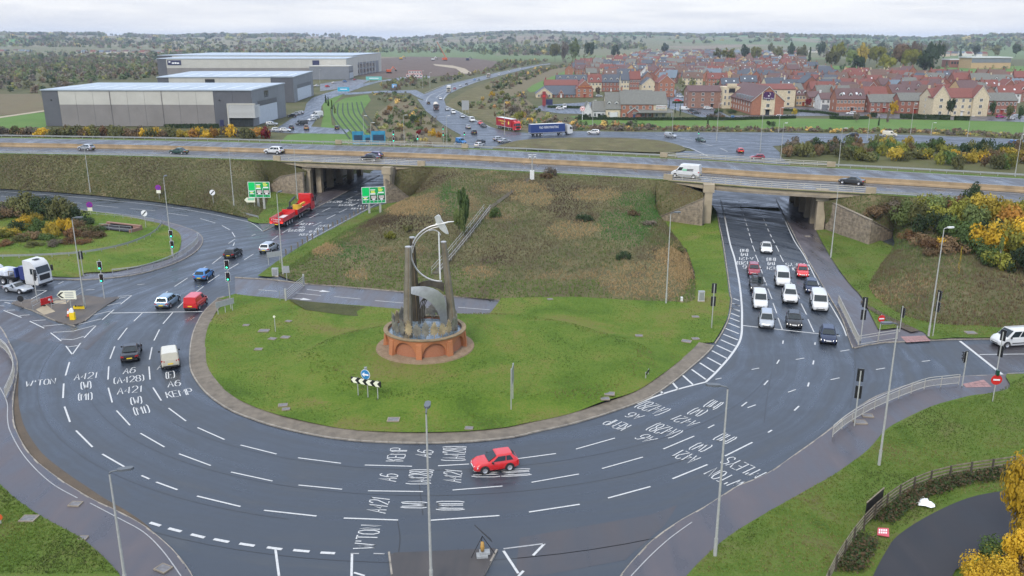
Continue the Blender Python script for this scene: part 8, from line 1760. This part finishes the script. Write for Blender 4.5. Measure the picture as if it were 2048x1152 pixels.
def cluster(cname, items, kind='bush', nl=420, leaf=.075, zfix=None, group=None):
 items = sorted(items, key=lambda q: q[0]); cnt = {}
 for it in items: cnt[it[4]] = cnt.get(it[4], 0) + 1
 seen = {}
 for it in items:
  px, py, h, w, col = it[:5]; kd = it[5] if len(it) > 5 else kind; b = G(px, py) if zfix is None else P(px, py, zfix); nm = 'shrub' if kd == 'bush' else 'tree'
  i = seen.get(col, 0); seen[col] = i + 1
  lab = '%s %s %s' % (col, nm, cname) if cnt[col] == 1 else '%s %s, %s such from left %s' % (col, nm, ordn(i), cname)
  plant(b - Vector((0, 0, .15)), h, w, col, kd, nl, leaf, label=lab, group=group or 'shrubs and trees ' + cname)
rb_ = [(1748,430,2.2,1.8,'brown'),(1775,425,2.5,2.0,'brown'),(1795,432,3.6,2.2,'grey-brown'),(1812,446,4.6,2.5,'pale green'),(1835,452,5,2.7,'olive'),(1850,425,4.0,2.4,'yellow-green'),(1876,432,4.4,2.5,'pale green'),(1868,470,4.6,2.6,'dark green'),(1893,455,5.2,2.8,'yellow-green'),(1905,428,3.6,2.4,'russet'),(1915,478,4.8,2.6,'green'),(1925,440,4.5,2.6,'yellow-green'),(1944,415,4.6,2.0,'dark green'),(1950,460,5.0,2.8,'pale green'),(1962,434,4.8,2.6,'yellow'),(1985,450,5.5,3.0,'yellow'),(1990,478,3.8,2.6,'dark green'),(1968,505,5.2,3.0,'gold'),(2002,500,5.6,3.2,'yellow'),(2012,455,5.0,2.8,'yellow'),(2035,470,5.4,3.0,'orange'),(2025,510,5.0,2.8,'yellow-green'),(2045,505,5.4,3.0,'gold'),(2052,540,4.4,2.8,'dark green'),(1940,505,3.6,2.4,'green'),(1905,505,2.8,2.2,'brown'),(1872,498,2.4,2.0,'russet'),(1845,490,2.2,1.9,'brown'),(1898,497,2.2,1.8,'gold'),(1975,525,3.2,2.2,'green'),(2075,480,5.4,3.2,'yellow'),(2100,520,5,3,'olive'),(1990,535,3.0,2.0,'yellow-green'),(1820,478,1.8,1.7,'russet'),(1858,512,1.6,1.6,'brown'),(2060,440,4.6,2.6,'yellow-green')]
rb_ = [(a, b, h * 1.12, w * 1.22, c) for a, b, h, w, c in rb_]
cluster('in the thicket above the right verge', rb_, nl=1300, leaf=.05)
plant(G(1997, 533), 4.2, 1.3, 'pale green', 'spindle', 500, .05, 'birch_tree', 'tree', 'small pale green birch with a white trunk below the right thicket', bark=M_BIRCH, seed=2)
plant(G(1916, 548), 4.0, .6, 'yellow', 'column', 260, .04, 'sapling', 'tree', 'thin yellow sapling on the brown right bank')
lc_ = [(40,432,5.0,2.7,'olive'),(62,430,5.6,3.0,'olive'),(88,436,5.2,2.9,'dark green'),(108,438,5.0,2.7,'olive'),(132,440,5.2,2.8,'olive'),(150,443,3.4,2.3,'dark green'),(8,428,3.2,2.4,'grey-brown'),(22,436,3.0,2.2,'brown'),(52,456,3.2,1.9,'gold'),(34,462,3.0,1.4,'dark green'),(78,462,2.8,2.0,'green'),(75,450,2.8,1.7,'yellow'),(105,472,3.0,1.5,'yellow'),(118,464,3.2,1.3,'yellow-green'),(128,468,3.6,1.8,'gold'),(145,474,2.0,1.9,'russet'),(160,472,2.2,2.1,'brown'),(175,470,2.3,2.1,'olive'),(188,474,1.8,1.8,'brown'),(140,486,1.3,1.6,'russet'),(110,490,1.3,1.5,'grey-brown'),(90,480,1.6,1.7,'green'),(62,478,1.8,1.8,'brown'),(40,482,1.5,1.8,'olive'),(18,470,2.1,1.8,'yellow'),(5,474,1.8,1.8,'yellow-green'),(12,490,1.2,1.6,'russet'),(66,492,1.1,1.5,'olive'),(165,486,1.2,1.5,'russet'),(-20,440,3,2.6,'olive'),(-25,470,2,2,'brown'),(150,455,2.0,1.9,'brown'),(195,462,1.5,1.6,'green'),(172,448,1.6,1.7,'dark green')]
lc_ = [(a, b, h * 1.1, w * 1.22, c) for a, b, h, w, c in lc_]
cluster('on the left corner lawn', lc_, nl=1300, leaf=.05)
plant(G(930,470), 7.8, 1.75, 'green', 'round', 1800, .05, label='tall narrow green willow on the middle bank beside the steps', name='willow_tree', cat='tree', seed=1)
plant(G(919,478), 5.4, 1.3, 'pale green', 'round', 1000, .055, label='shorter pale green willow beside the tall one on the middle bank', name='willow_tree', cat='tree', seed=2)
cluster('scattered over the middle bank', [(990,436,2.6,1.5,'green'),(778,478,1.8,1.3,'yellow-green'),(1170,440,2.0,1.6,'dark green'),(1247,518,1.8,1.3,'dark green'),(1100,352,2.6,1.6,'grey-brown'),(1093,356,2.0,1.4,'brown'),(1360,503,1.2,1.6,'olive'),(1268,430,1.4,1.6,'brown'),(816,462,1.6,1.3,'olive'),(1295,448,1.2,1.7,'grey-brown')], nl=500)
plant(G(2052,1128), 8.0, 2.9, 'gold', 'round', 8500, .025, label='tall golden tree at the right picture edge beside the dark path', name='golden_tree', cat='tree', seed=3)
plant(G(2030,1160), 3.8, 2.0, 'gold', 'round', 4500, .030, label='middle golden tree rising between two others at the bottom right', name='golden_tree', cat='tree', seed=1)
plant(G(1965,1190), 3.4, 2.2, 'gold', 'bush', 5000, .028, label='low golden tree at the bottom edge, left of the others', name='golden_tree', cat='tree', seed=4)
plant(G(1992,1185), 2.6, 1.9, 'gold', 'bush', 4000, .028, label='golden shrub at the bottom edge beside the low golden tree', seed=0)
plant(G(2012,1120), 2.2, 1.8, 'green', 'bush', 2400, .04, label='green shrub between the golden trees at the bottom right', seed=2); plant(G(2050,1165), 2.8, 2.2, 'brown', 'bush', 2400, .04, label='brown leaved shrub under the tall golden tree', seed=3)
plant(G(1990,1125), 1.6, 1.3, 'yellow-green', 'bush', 1600, .045, label='small yellow-green shrub at the dark path end', seed=1)
def frange(a, b, n): return [a + (b - a) * i / (n - 1) for i in range(n)]
# stuff: tufts and scrub built in numpy
def tufts(name, pts, cols, h0, h1, blades=5, wid=.16, spread=.22, label=None):
 n = len(pts); P0 = np.array(pts); c = np.array(cols); B = blades
 base = np.repeat(P0, B, 0); a = NR.uniform(0, 2 * pi, n * B); lean = NR.uniform(.1, 1.0, n * B) * spread; h = np.repeat(NR.uniform(h0, h1, n), B) * NR.uniform(.65, 1.1, n * B)
 off = np.stack([np.cos(a) * lean * .6, np.sin(a) * lean * .6, np.zeros(n * B)], 1); tip = np.stack([np.cos(a) * lean * 1.9, np.sin(a) * lean * 1.9, h], 1); side_ = np.stack([-np.sin(a), np.cos(a), np.zeros(n * B)], 1) * wid * NR.uniform(.5, 1.1, (n * B, 1))
 V = np.stack([base + off - side_ - [0, 0, .05], base + off + side_ - [0, 0, .05], base + tip], 1).reshape(-1, 3); F = np.arange(3 * n * B).reshape(-1, 3)
 cc = np.repeat(c, B, 0) * NR.uniform(.75, 1.3, (n * B, 1)); me = np_mesh(name, V, F, cc, M_VEG); o = link(name, me); tag(o, kind='stuff'); return o
def patch_col(x, y, seed, table, sc1=.06):
 v = 1.5 * mnoise.noise(Vector((x * sc1, y * sc1, seed))) + .6 * mnoise.noise(Vector((x * .3, y * .3, seed + 9))) + R0.uniform(-.22, .22)
 for lim, c in table:
  if v < lim: return c
 return table[-1][1]
ROUGH_T = [(-.6, (.090, .062, .042)), (-.34, (.130, .098, .060)), (-.06, (.165, .138, .075)), (.18, (.150, .152, .066)), (.42, (.125, .168, .054)), (.6, (.21, .175, .088)), (9, (.32, .235, .125))]
def loft_points(gs, dens):
 out = []
 for g in gs:
  nv, nu = len(g), len(g[0])
  for j in range(nv - 1):
   for i in range(nu - 1):
    ar = (g[j][i + 1] - g[j][i]).length * (g[j + 1][i] - g[j][i]).length; k = ar * dens; k = int(k) + (R0.random() < k - int(k))
    px, py = PX(g[j][i])
    if not (-90 < px < 2140 and 250 < py < 720): continue
    for _ in range(k):
     fu, fv = R0.random(), R0.random(); out.append((g[j][i].lerp(g[j][i + 1], fu).lerp(g[j + 1][i].lerp(g[j + 1][i + 1], fu), fv), (j + fv) / (nv - 1)))
 return out
def blob(px, py, L):
 w = .35 * mnoise.noise(Vector((px * .02, py * .03, 2))) + .25 * mnoise.noise(Vector((px * .07, py * .09, 5)))
 return max((1 - hypot((px - a) / c, (py - b) / d) + w) for a, b, c, d in L)
STRAW = [(1270, 560, 95, 45), (1340, 540, 55, 70), (1150, 462, 60, 22), (1075, 400, 50, 18), (830, 415, 75, 22), (650, 500, 45, 18), (960, 545, 40, 16), (715, 550, 30, 12), (1190, 390, 60, 16), (1040, 375, 60, 14)]
GREENP = [(1245, 455, 70, 38), (1290, 430, 50, 20), (690, 505, 60, 22), (1270, 400, 60, 20), (900, 400, 30, 40)]
for nm, dens, h0, h1 in (('middle_bank', 9.5, .12, .42), ('left_bank', 9.0, .12, .40), ('right_bank', 10.0, .14, .5)):
 cols = []; keep = []
 for p, v in loft_points(LOFT[nm], dens):
  px, py = PX(p); c = patch_col(p.x, p.y, {'middle_bank': 1, 'left_bank': 3, 'right_bank': 5}[nm], ROUGH_T)
  if nm == 'middle_bank':
   if blob(px, py, STRAW) > R0.uniform(0, .4): c = (.38, .27, .135)
   elif blob(px, py, GREENP) > R0.uniform(0, .35): c = (.085, .175, .045)
   elif (px < 1010 or py > 560) and v > .80 + .08 * mnoise.noise(Vector((p.x * .2, p.y * .2, 0))) and R0.random() < (v - .72) * 4.5: c = (.14, .20, .05)
  if nm == 'right_bank':
   if py > 540 and R0.random() < .45: c = (.17, .11, .06) if R0.random() < .6 else (.14, .16, .055)
   elif px < 1830 and py < 500 and R0.random() < .8: c = (.125, .18, .055)
  if nm == 'left_bank' and R0.random() < .5: c = (.15, .165, .065)
  keep.append(p); cols.append(c)
 tufts('rough_grass_tufts', keep, cols, h0, h1, 4, .055, .13)
def poly_pts(px_poly, n, rej=None):
 q = [P(*p) for p in px_poly]; xs, ys = [p.x for p in q], [p.y for p in q]; out = []; tries = 0
 while len(out) < n and tries < n * 12:
  tries += 1; x, y = R0.uniform(min(xs), max(xs)), R0.uniform(min(ys), max(ys))
  if inside(q, x, y) and not (rej and rej(x, y)): out.append((x, y))
 return out
LAWN_T = [(-.5, (.07, .095, .022)), (-.18, (.095, .145, .024)), (.14, (.12, .175, .03)), (.42, (.165, .185, .04)), (9, (.20, .17, .07))]
lw = [(p.x, p.y) for p in lawn_edge]; lx0, lx1, ly0, ly1 = min(p[0] for p in lw), max(p[0] for p in lw), min(p[1] for p in lw), max(p[1] for p in lw); pts, cols = [], []
while len(pts) < 34000:
 x, y = R0.uniform(lx0, lx1), R0.uniform(ly0, ly1)
 if inside(lw, x, y) and hypot(x - C0.x, y - C0.y) > RF_ + 1.3:
  z = dome(x, y) + .05 + .07 * mnoise.noise(Vector((x * .25, y * .25, 0))); pts.append((x, y, z)); cols.append(patch_col(x, y, 2, LAWN_T, .10))
tufts('lawn_tufts', pts, cols, .04, .11, 3, .035, .06)
for poly, n, T_ in (([(0,972),(37,1006),(100,1047),(160,1079),(200,1112),(240,1152),(-60,1152),(-60,960)], 6000, LAWN_T), ([(1380,1152),(1414,1113),(1474,1068),(1536,1030),(1611,987),(1686,943),(1740,903),(1770,868),(1861,818),(1986,789),(2060,750),(2060,990),(1940,990),(1800,1062),(1740,1152)], 16000, LAWN_T), ([(0,405),(100,414),(175,424),(250,434),(330,452),(358,468),(362,490),(347,515),(285,534),(225,546),(160,556),(0,550),(-60,540),(-60,410)], 11000, LAWN_T), ([(1652,466),(1738,496),(1785,481),(1788,498),(1762,534),(1736,574),(1640,480)], 3500, LAWN_T), ([(556,524),(612,487),(680,451),(742,418),(772,408.5),(822,401.5),(775,431),(690,463),(600,518),(557,550),(520,551)], 4500, LAWN_T), ([(504,444),(535,447),(560,433),(608,397),(611,390),(541,384),(522,425),(495,437)], 2500, LAWN_T), ([(0,430),(180,440),(208,480),(150,497),(0,502),(-60,500),(-60,430)], 5000, [(-.3, (.10, .075, .05)), (.0, (.13, .12, .06)), (.3, (.17, .12, .06)), (9, (.12, .15, .05))]), ([(1632,462),(1661,515),(1696,565),(1723,595),(1762,661),(1800,657),(1845,664),(1862,678),(2048,675),(2060,640),(1870,640),(1760,590),(1700,510)], 7000, LAWN_T)):
 q = poly_pts(poly, n); pts = [(x, y, gz(x, y)) for x, y in q]; tufts('lawn_tufts', pts, [patch_col(x, y, 4, T_, .12) for x, y in q], .05, .14, 3, .045, .08)
q = poly_pts([(1668,1152),(1692,1112),(1742,1047),(1815,990),(1896,962),(2060,938),(2060,962),(1936,975),(1850,1005),(1790,1050),(1760,1085),(1725,1152)], 2600, lambda x, y: hypot(x - G(1766, 1068).x, y - G(1766, 1068).y) < 1.5)
C = np.array([(x, y, gz(x, y) + R0.uniform(.03, .45)) for x, y in q]); nr_ = rand_dirs(len(C)) + [0, 0, .6]; nr_ /= np.linalg.norm(nr_, axis=1, keepdims=True)
C = np.repeat(C, 3, 0) + NR.normal(0, .12, (len(C) * 3, 3)); nr_ = np.repeat(nr_, 3, 0); V, F = leaf_quads(C, nr_, NR.uniform(.05, .11, len(C))); cc = np.array([R0.choice([(.035, .06, .02), (.06, .09, .03), (.09, .075, .04), (.12, .08, .045)]) for _ in range(len(C))]); tag(link('bramble', np_mesh('bramble', V, F, cc, M_VEG)), kind='stuff')
# woods and scrub made of many crowns
def woods(name, crowns, leaves=60, lsz=.17):
 n = len(crowns); A = np.array([c[:5] for c in crowns]); col = np.array([c[5] for c in crowns]); Cs, Ns, Sz, Cc = [], [], [], []
 for s_ in range(4):
  sel = np.arange(n)[s_::4]
  if not len(sel): continue
  lb = make_lobes('round' if s_ % 2 else 'bush', random.Random(40 + s_)); m_ = len(sel)
  C_, d = crown_points(m_ * leaves, lb); k = np.repeat(sel, leaves); rot = np.repeat(NR.uniform(0, 2 * pi, m_), leaves); cs, sn = np.cos(rot), np.sin(rot)
  X = C_[:, 0] * cs - C_[:, 1] * sn; Y = C_[:, 0] * sn + C_[:, 1] * cs
  Cs.append(np.stack([A[k, 0] + X * A[k, 3], A[k, 1] + Y * A[k, 3], A[k, 2] + np.maximum(C_[:, 2], .02) * A[k, 4]], 1)); nn = np.stack([d[:, 0] * cs - d[:, 1] * sn, d[:, 0] * sn + d[:, 1] * cs, d[:, 2]], 1) + rand_dirs(m_ * leaves) * .5 + [0, 0, .3]; Ns.append(nn / np.linalg.norm(nn, axis=1, keepdims=True)); Sz.append(A[k, 3] * lsz * NR.uniform(.6, 1.3, m_ * leaves)); Cc.append(col[k] * NR.uniform(.84, 1.18, (m_ * leaves, 1)))
 V, F = leaf_quads(np.concatenate(Cs), np.concatenate(Ns), np.concatenate(Sz)); return tag(link(name, np_mesh(name, V, F, np.concatenate(Cc), M_VEG)), kind='stuff')
def mixcol(w): k = R0.choices(list(w), list(w.values()))[0]; c = np.array(LC[k]); return (c * .72 + .28 * c.mean()) * R0.uniform(1.2, 1.65)
W_SCRUB = {'olive': 4, 'grey-brown': 3.5, 'green': 2.0, 'dark green': 1.0, 'brown': 2.0, 'yellow-green': .7, 'pale green': 1.2}
W_AUT = {'olive': 4, 'green': 2.5, 'dark green': 1.6, 'yellow-green': 1.6, 'yellow': .6, 'gold': .25, 'brown': 2.0, 'russet': .5, 'grey-brown': 3.6, 'orange': .12, 'pale green': 1.6}
W_FAR = {'olive': 3, 'green': 3, 'dark green': 3.5, 'grey-brown': 1.5, 'brown': 1, 'yellow-green': 1.2, 'pale green': .8, 'russet': .3, 'yellow': .25}
def scatter(px_poly, n, w, r0, r1, h0, h1, flat=True):
 out = []
 q = [P(*p) for p in px_poly]
 xs, ys = [p.x for p in q], [p.y for p in q]; tries = 0
 while len(out) < n and tries < n * 15:
  tries += 1; x, y = R0.uniform(min(xs), max(xs)), R0.uniform(min(ys), max(ys))
  if inside(q, x, y):
   r_ = R0.uniform(r0, r1); out.append((x, y, -.3 if flat else hill_z(x, y), r_, R0.uniform(h0, h1) * (.7 + .3 * r_ / r1), mixcol(w)))
 return out
lw_ = scatter([(-60,186),(0,186),(70,186),(90,181),(215,166),(300,158),(322,150),(320,128),(300,121),(200,117),(0,116),(-120,118)], 1500, W_SCRUB, 2.8, 5.2, 4.5, 8)
lw_ += scatter([(-200,118),(0,116),(320,121),(345,107),(300,102),(0,101),(-300,101)], 900, W_FAR, 4, 8, 6, 12)
woods('scrub_wood', lw_, 70, .19)
woods('site_scrub', scatter([(770,182),(830,178),(890,165),(945,152),(1000,142),(1060,130),(1090,125),(1100,121),(1000,122),(985,136),(940,148),(905,152),(870,160),(800,160),(760,172)], 330, W_AUT, 1.6, 3.4, 2.5, 6) + scatter([(1000,185),(1060,160),(1100,140),(1160,130),(1110,131),(1040,148),(985,163),(985,180)], 260, W_AUT, 1.6, 3.2, 2, 5) , 70, .19)
woods('roadside_scrub', scatter([(905,214),(960,200),(1010,190),(1045,186),(1062,206),(1100,232),(1160,246),(1500,262),(1160,261),(1060,262),(1005,252),(985,238),(990,222)], 170, {**W_AUT, 'gold': .8, 'orange': .5}, 1.2, 2.6, 1.6, 4.2) + scatter([(1180,252),(1500,258),(1900,262),(2060,272),(2060,279),(1850,267),(1540,263),(1250,261),(1150,258)], 420, {'gold': .5, 'russet': 1, 'brown': 3, 'olive': 4, 'orange': .3, 'yellow-green': 2.0, 'grey-brown': 3, 'yellow': .5}, 1.0, 1.9, 1.0, 2.2), 70, .2)
woods('central_scrub', scatter([(735,262),(760,225),(800,200),(830,202),(848,228),(880,255),(915,278),(900,292),(800,300),(760,300),(740,285)], 80, W_AUT, 1.2, 2.6, 1.5, 4.5) + scatter([(740,188),(815,186),(830,200),(760,206)], 50, W_AUT, 1, 2, 1, 2.5), 80, .19)
def far_scatter(y0, y1, x0, x1, n, r0, r1, h0, h1, w=W_FAR, cut=None):
 out = []
 for _ in range(n):
  py = y0 + (y1 - y0) * R0.random(); px = R0.uniform(x0, x1)
  if cut and cut(px, py): continue
  b_ = P(px, py); out.append((b_.x, b_.y, hill_z(b_.x, b_.y), R0.uniform(r0, r1), R0.uniform(h0, h1), mixcol(w)))
 return out
fs = far_scatter(98, 112, 330, 1140, 900, 5, 10, 8, 15, cut=lambda x, y: 760 < x < 960 and y > 107)
fs += far_scatter(92, 99, -60, 2110, 560, 7, 14, 9, 18, cut=lambda x, y: 1300 < x < 1640 and R0.random() < .7)
fs += far_scatter(96, 103, -60, 340, 420, 6, 11, 9, 15)
fs += far_scatter(100, 152, 1640, 2110, 1, 5, 6, 8, 9) + far_scatter(112, 128, 1120, 1600, 90, 3, 5, 6, 10) + far_scatter(126, 196, 1330, 2060, 170, 2.2, 3.8, 5, 9)
fs += far_scatter(88, 93, -60, 2110, 160, 10, 22, 10, 18)
fs += far_scatter(99, 104, 1120, 1290, 160, 6, 10, 10, 18) + far_scatter(97, 118, 1640, 2110, 420, 8, 14, 14, 24, cut=lambda x, y: x > 1860 and y > 108) + far_scatter(104, 109, 1000, 1140, 120, 5, 9, 12, 22)
woods('far_woods', fs, 34, .27)
hs = []
for px0, px1, d0, d1, n in ((300, 620, 5200, 5900, 420), (900, 1096, 5600, 6000, 300), (1205, 1480, 5500, 6000, 320), (0, 260, 4800, 5600, 150), (1480, 2048, 4800, 6000, 380), (620, 900, 5400, 5900, 60), (1100, 1200, 5700, 6000, 60), (-50, 2100, 3200, 5200, 150)):
 for _ in range(n):
  d_ = R0.uniform(d0, d1); px = R0.uniform(px0, px1); x = (px - 1024) / FPX * d_ / cos(PITCH) * .985; hs.append((x, d_, hill_z(x, d_), R0.uniform(14, 30), R0.uniform(13, 22), mixcol(W_FAR)))
woods('hill_woods', hs, 22, .36)
# countable trees in the middle distance
def rnd_items(boxes, hw):
 out = []
 for (x0, x1, y0, y1, n, cols) in boxes:
  for k in range(n): out.append((x0 + (x1 - x0) * (k + R0.uniform(.1, .9)) / n, R0.uniform(y0, y1), R0.uniform(*hw[0]), R0.uniform(*hw[1]), R0.choice(cols)))
 return out
cluster('in the hedge behind the far left barrier', rnd_items([(-10, 95, 271, 275, 10, ['gold', 'brown', 'olive', 'grey-brown']), (95, 330, 272, 276, 22, ['gold', 'yellow', 'brown', 'olive', 'grey-brown', 'brown', 'olive', 'russet']), (330, 540, 272, 277, 18, ['gold', 'yellow', 'brown', 'yellow', 'orange', 'olive', 'crimson', 'grey-brown'])], ((3.6, 5.8), (2.4, 3.6))), nl=380, zfix=0.0, leaf=.085)
cluster('in the shrubbery beyond the right highway', rnd_items([(1570, 1700, 298, 314, 20, ['dark green', 'olive', 'brown', 'grey-brown', 'olive', 'green']), (1690, 1880, 294, 322, 36, ['olive', 'green', 'yellow-green', 'yellow', 'olive', 'brown', 'yellow-green', 'pale green']), (1880, 2060, 300, 338, 36, ['olive', 'green', 'yellow', 'olive', 'brown', 'dark green', 'gold', 'yellow-green', 'pale green'])], ((3.4, 5.8), (2.2, 3.4))), nl=420, zfix=0.0, leaf=.08)
cluster('in the scrub beside the far main road', [(779,222,4.4,1.8,'orange'),(771,230,3,1.6,'brown'),(812,238,4,2.6,'olive'),(830,246,5.0,2.8,'dark green'),(838,252,4.6,1.9,'yellow-green'),(818,256,3.8,2.4,'green'),(866,272,3.6,2.0,'gold'),(852,266,2.6,1.7,'russet'),(838,268,2.4,1.8,'crimson'),(877,274,2.8,1.7,'orange'),(826,286,3.0,2.2,'dark green'),(797,262,2.4,2,'brown'),(752,250,2.4,1.6,'grey-brown'),(790,280,2.2,2,'grey-brown'),(657,212,4.8,1.9,'dark green','column'),(664,218,4.6,1.8,'green','column'),(652,206,4.6,1.9,'dark green','column'),(670,226,3.6,1.6,'olive','column'),(1003,190,4.5,3,'yellow-green'),(985,192,4,2.6,'gold'),(1015,203,4.6,3,'olive'),(1028,228,5,3.4,'grey-brown'),(1040,240,5.4,3.2,'yellow-green'),(1048,232,5,3,'grey-brown'),(1060,245,3,1.6,'gold'),(1046,250,2.8,1.2,'yellow'),(1084,247,3,1.9,'orange'),(975,178,3.6,2.4,'olive')], nl=420, zfix=0.0, leaf=.085)
BIGT = [(1556,118,13,9,'olive','round'),(1582,112,15,8,'dark green','round'),(1604,118,13,9,'olive','round'),(1618,128,13,5,'dark green','column'),(1640,112,16,9,'dark green','round'),(1672,126,16,10,'yellow-green','round'),(1662,136,11,7,'olive','round'),(1700,134,12,8,'pale green','round'),(1722,128,15,9,'yellow','round'),(1738,124,14,8,'olive','round'),(1715,145,10,7,'dark green','round'),(1752,132,14,9,'yellow-green','round'),(1775,143,10,9,'yellow-green','round'),(1800,138,15,11,'brown','round'),(1820,142,13,9,'yellow-green','round'),(1846,148,13,9,'dark green','round'),(1868,132,18,10,'dark green','round'),(1828,116,16,10,'brown','round'),(1800,112,14,10,'russet','round'),(1920,112,12,5,'dark green','column'),(1950,110,13,8,'dark green','round'),(1990,110,13,9,'olive','round'),(2030,112,14,9,'dark green','round'),(1890,104,15,10,'olive','round'),(1760,104,16,9,'dark green','round'),(1690,104,15,9,'dark green','round'),(1540,106,14,8,'olive','round'),(1510,124,13,7,'olive','round'),(1490,118,14,8,'dark green','round'),(1455,122,12,9,'yellow-green','round'),(1435,120,11,7,'olive','round'),(1150,118,18,9,'pale green','round'),(1130,119,16,8,'grey-brown','round'),(1180,117,16,8,'dark green','round'),(1110,120,15,8,'olive','round'),(1230,112,13,9,'dark green','round'),(1330,106,14,9,'dark green','round')]
cluster('behind the red roofed estate', [(a, b + 3, h * 1.85, w * 1.65, *r_) for a, b, h, w, *r_ in BIGT], 'round', 620, .08, 0.0)
cluster('among the front row houses', [(1787,230,6.5,3.0,'gold','round'),(1617,216,5,2.4,'crimson','round'),(1589,231,3.6,1.9,'yellow','round'),(1900,236,8.5,2.9,'dark green','round'),(1982,234,7,2.9,'dark green','round'),(2018,240,6.5,3,'olive','round'),(2040,243,6.5,2.6,'dark green','round'),(1735,236,2.4,2,'orange'),(1775,244,5.0,2.0,'grey-brown','column'),(1712,244,4.2,2.2,'grey-brown','round'),(1195,193,6,3,'grey-brown','round'),(1300,187,5,2.2,'olive','round'),(1757,251,3.4,1.6,'dark green','column'),(1540,252,3,2.2,'dark green'),(1422,236,3.4,2.6,'grey-brown'),(1437,238,3.4,2.4,'grey-brown'),(1447,239,3,2,'brown'),(1436,226,2.6,3,'dark green'),(1462,227,2.6,3.2,'dark green'),(1415,254,4.2,1.7,'dark green','column'),(1257,256,3,1.8,'dark green'),(1283,255,2.8,1.7,'green'),(1325,213,5,1.0,'dark green','column'),(1338,216,5,1.0,'dark green','column'),(1350,226,5.5,1.0,'dark green','column'),(1360,231,5.5,1.0,'dark green','column')], 'bush', 420, .085, 0.0)
def hedge(pxs, h, w, label, col='dark green', z=0.0, dens=26):
 L = Ps(pxs, z); o0 = L[0]; e = empty('hedge', o0, 0, label, 'hedge'); tot = plen(L); n = int(tot * dens * (h + w) / 2.4) + 60; C = []; Nn = []
 for _ in range(n): p, d = along(L, R0.uniform(0, tot)); s_ = Vector((-d.y, d.x, 0)); f = R0.choice('ttfb'); u = R0.uniform(-1, 1); q = p - o0 + (s_ * u * w / 2 + Vector((0, 0, h)) if f == 't' else s_ * (w / 2 if f == 'b' else -w / 2) + Vector((0, 0, R0.uniform(0, h)))); C.append(q); Nn.append(Vector((0, 0, 1)) if f == 't' else (s_ if f == 'b' else -s_))
 C = np.array(C) + NR.normal(0, .09, (n, 3)); Nn = np.array(Nn) + rand_dirs(n) * .5; Nn /= np.linalg.norm(Nn, axis=1, keepdims=True); V, F = leaf_quads(C, Nn, NR.uniform(.2, .36, n)); link('foliage', np_mesh('foliage', V, F, None, ML[col]), None, e); st_ = MB()
 for a, b_ in zip(L, L[1:]): d = b_ - a; c = (a + b_) / 2 - o0; st_.box((c.x, c.y, h * .45), (d.length, w * .75, h * .9), atan2(d.y, d.x))
 st_.build('core', ML[col], e)
hedge([(1150,239),(1290,240.5),(1412,240),(1470,240),(1590,236.5)], 1.1, 1.2, 'clipped dark hedge along the bottom of the pub and hotel grounds')
hedge([(1800,236),(1850,238.5)], 1.8, 1.5, 'dark hedge before the wide brick house'); hedge([(1852,238),(1900,239.5)], 1.9, 1.5, 'dark hedge left of the cream block entrance'); hedge([(1908,240),(1940,240.5)], 1.6, 1.4, 'dark hedge right of the cream block entrance'); hedge([(1740,233),(1752,234)], 1.7, 1.5, 'dark hedge beside the white porch')
hedge([(1565,221),(1640,226),(1675,231)], .9, 1.2, 'low dark hedge between the hotel lawn and the estate road'); hedge([(1660,237),(1690,239),(1735,238)], 1.2, 1.6, 'loose dark hedge below the white parked estate car'); hedge([(1095,215),(1180,217)], 1.0, 1.5, 'low dark hedge across the pub car park'); hedge([(1160,238),(1180,236),(1212,238)], 1.6, 2.4, 'dark shrubbery in front of the white pub wing'); hedge([(1345,206),(1415,206)], .8, 1.4, 'low dark hedge between two rows of parked cars by the hotel'); hedge([(330,256),(438,255.5)], 1.4, 1.6, 'low dark hedge at the foot of the nearest warehouse')
for k in range(7):
 L = spline(Ps([(668 + k * 9, 208 - k * .8), (664 + k * 11, 226), (674 + k * 12, 245), (688 + k * 13, 262 + k * 1.2), (700 + k * 15, 278 + k * 2)], .02), 5); MB().ribbon(setz(offset(L, -.3), .02), setz(offset(L, .3), .02)).build('turf_seam', mat('dark_turf_seam', (.02, .04, .022), .9, .2, local=False), ground)
nb = nsheet('seeded_turf', [(660,212),(690,196),(735,189),(742,200),(730,215),(722,232),(735,255),(770,285),(745,292),(702,268),(672,250)], -0.03, M_FIELD)
# haze
hz = MB(); hz.bx(-17500, 17500, -7000, 17500, -2.0, 150.0); ho = hz.build('haze'); tag(ho, kind='stuff')
hm = bpy.data.materials.new('haze_air'); hm.use_nodes = True; nt = hm.node_tree
for n_ in list(nt.nodes): nt.nodes.remove(n_)
ou = nt.nodes.new('ShaderNodeOutputMaterial'); pv = nt.nodes.new('ShaderNodeVolumePrincipled'); pv.inputs['Color'].default_value = (.72, .82, .97, 1); pv.inputs['Density'].default_value = 0.00008; pv.inputs['Anisotropy'].default_value = 0.0
nt.links.new(pv.outputs[0], ou.inputs['Volume']); ho.data.materials.append(hm)
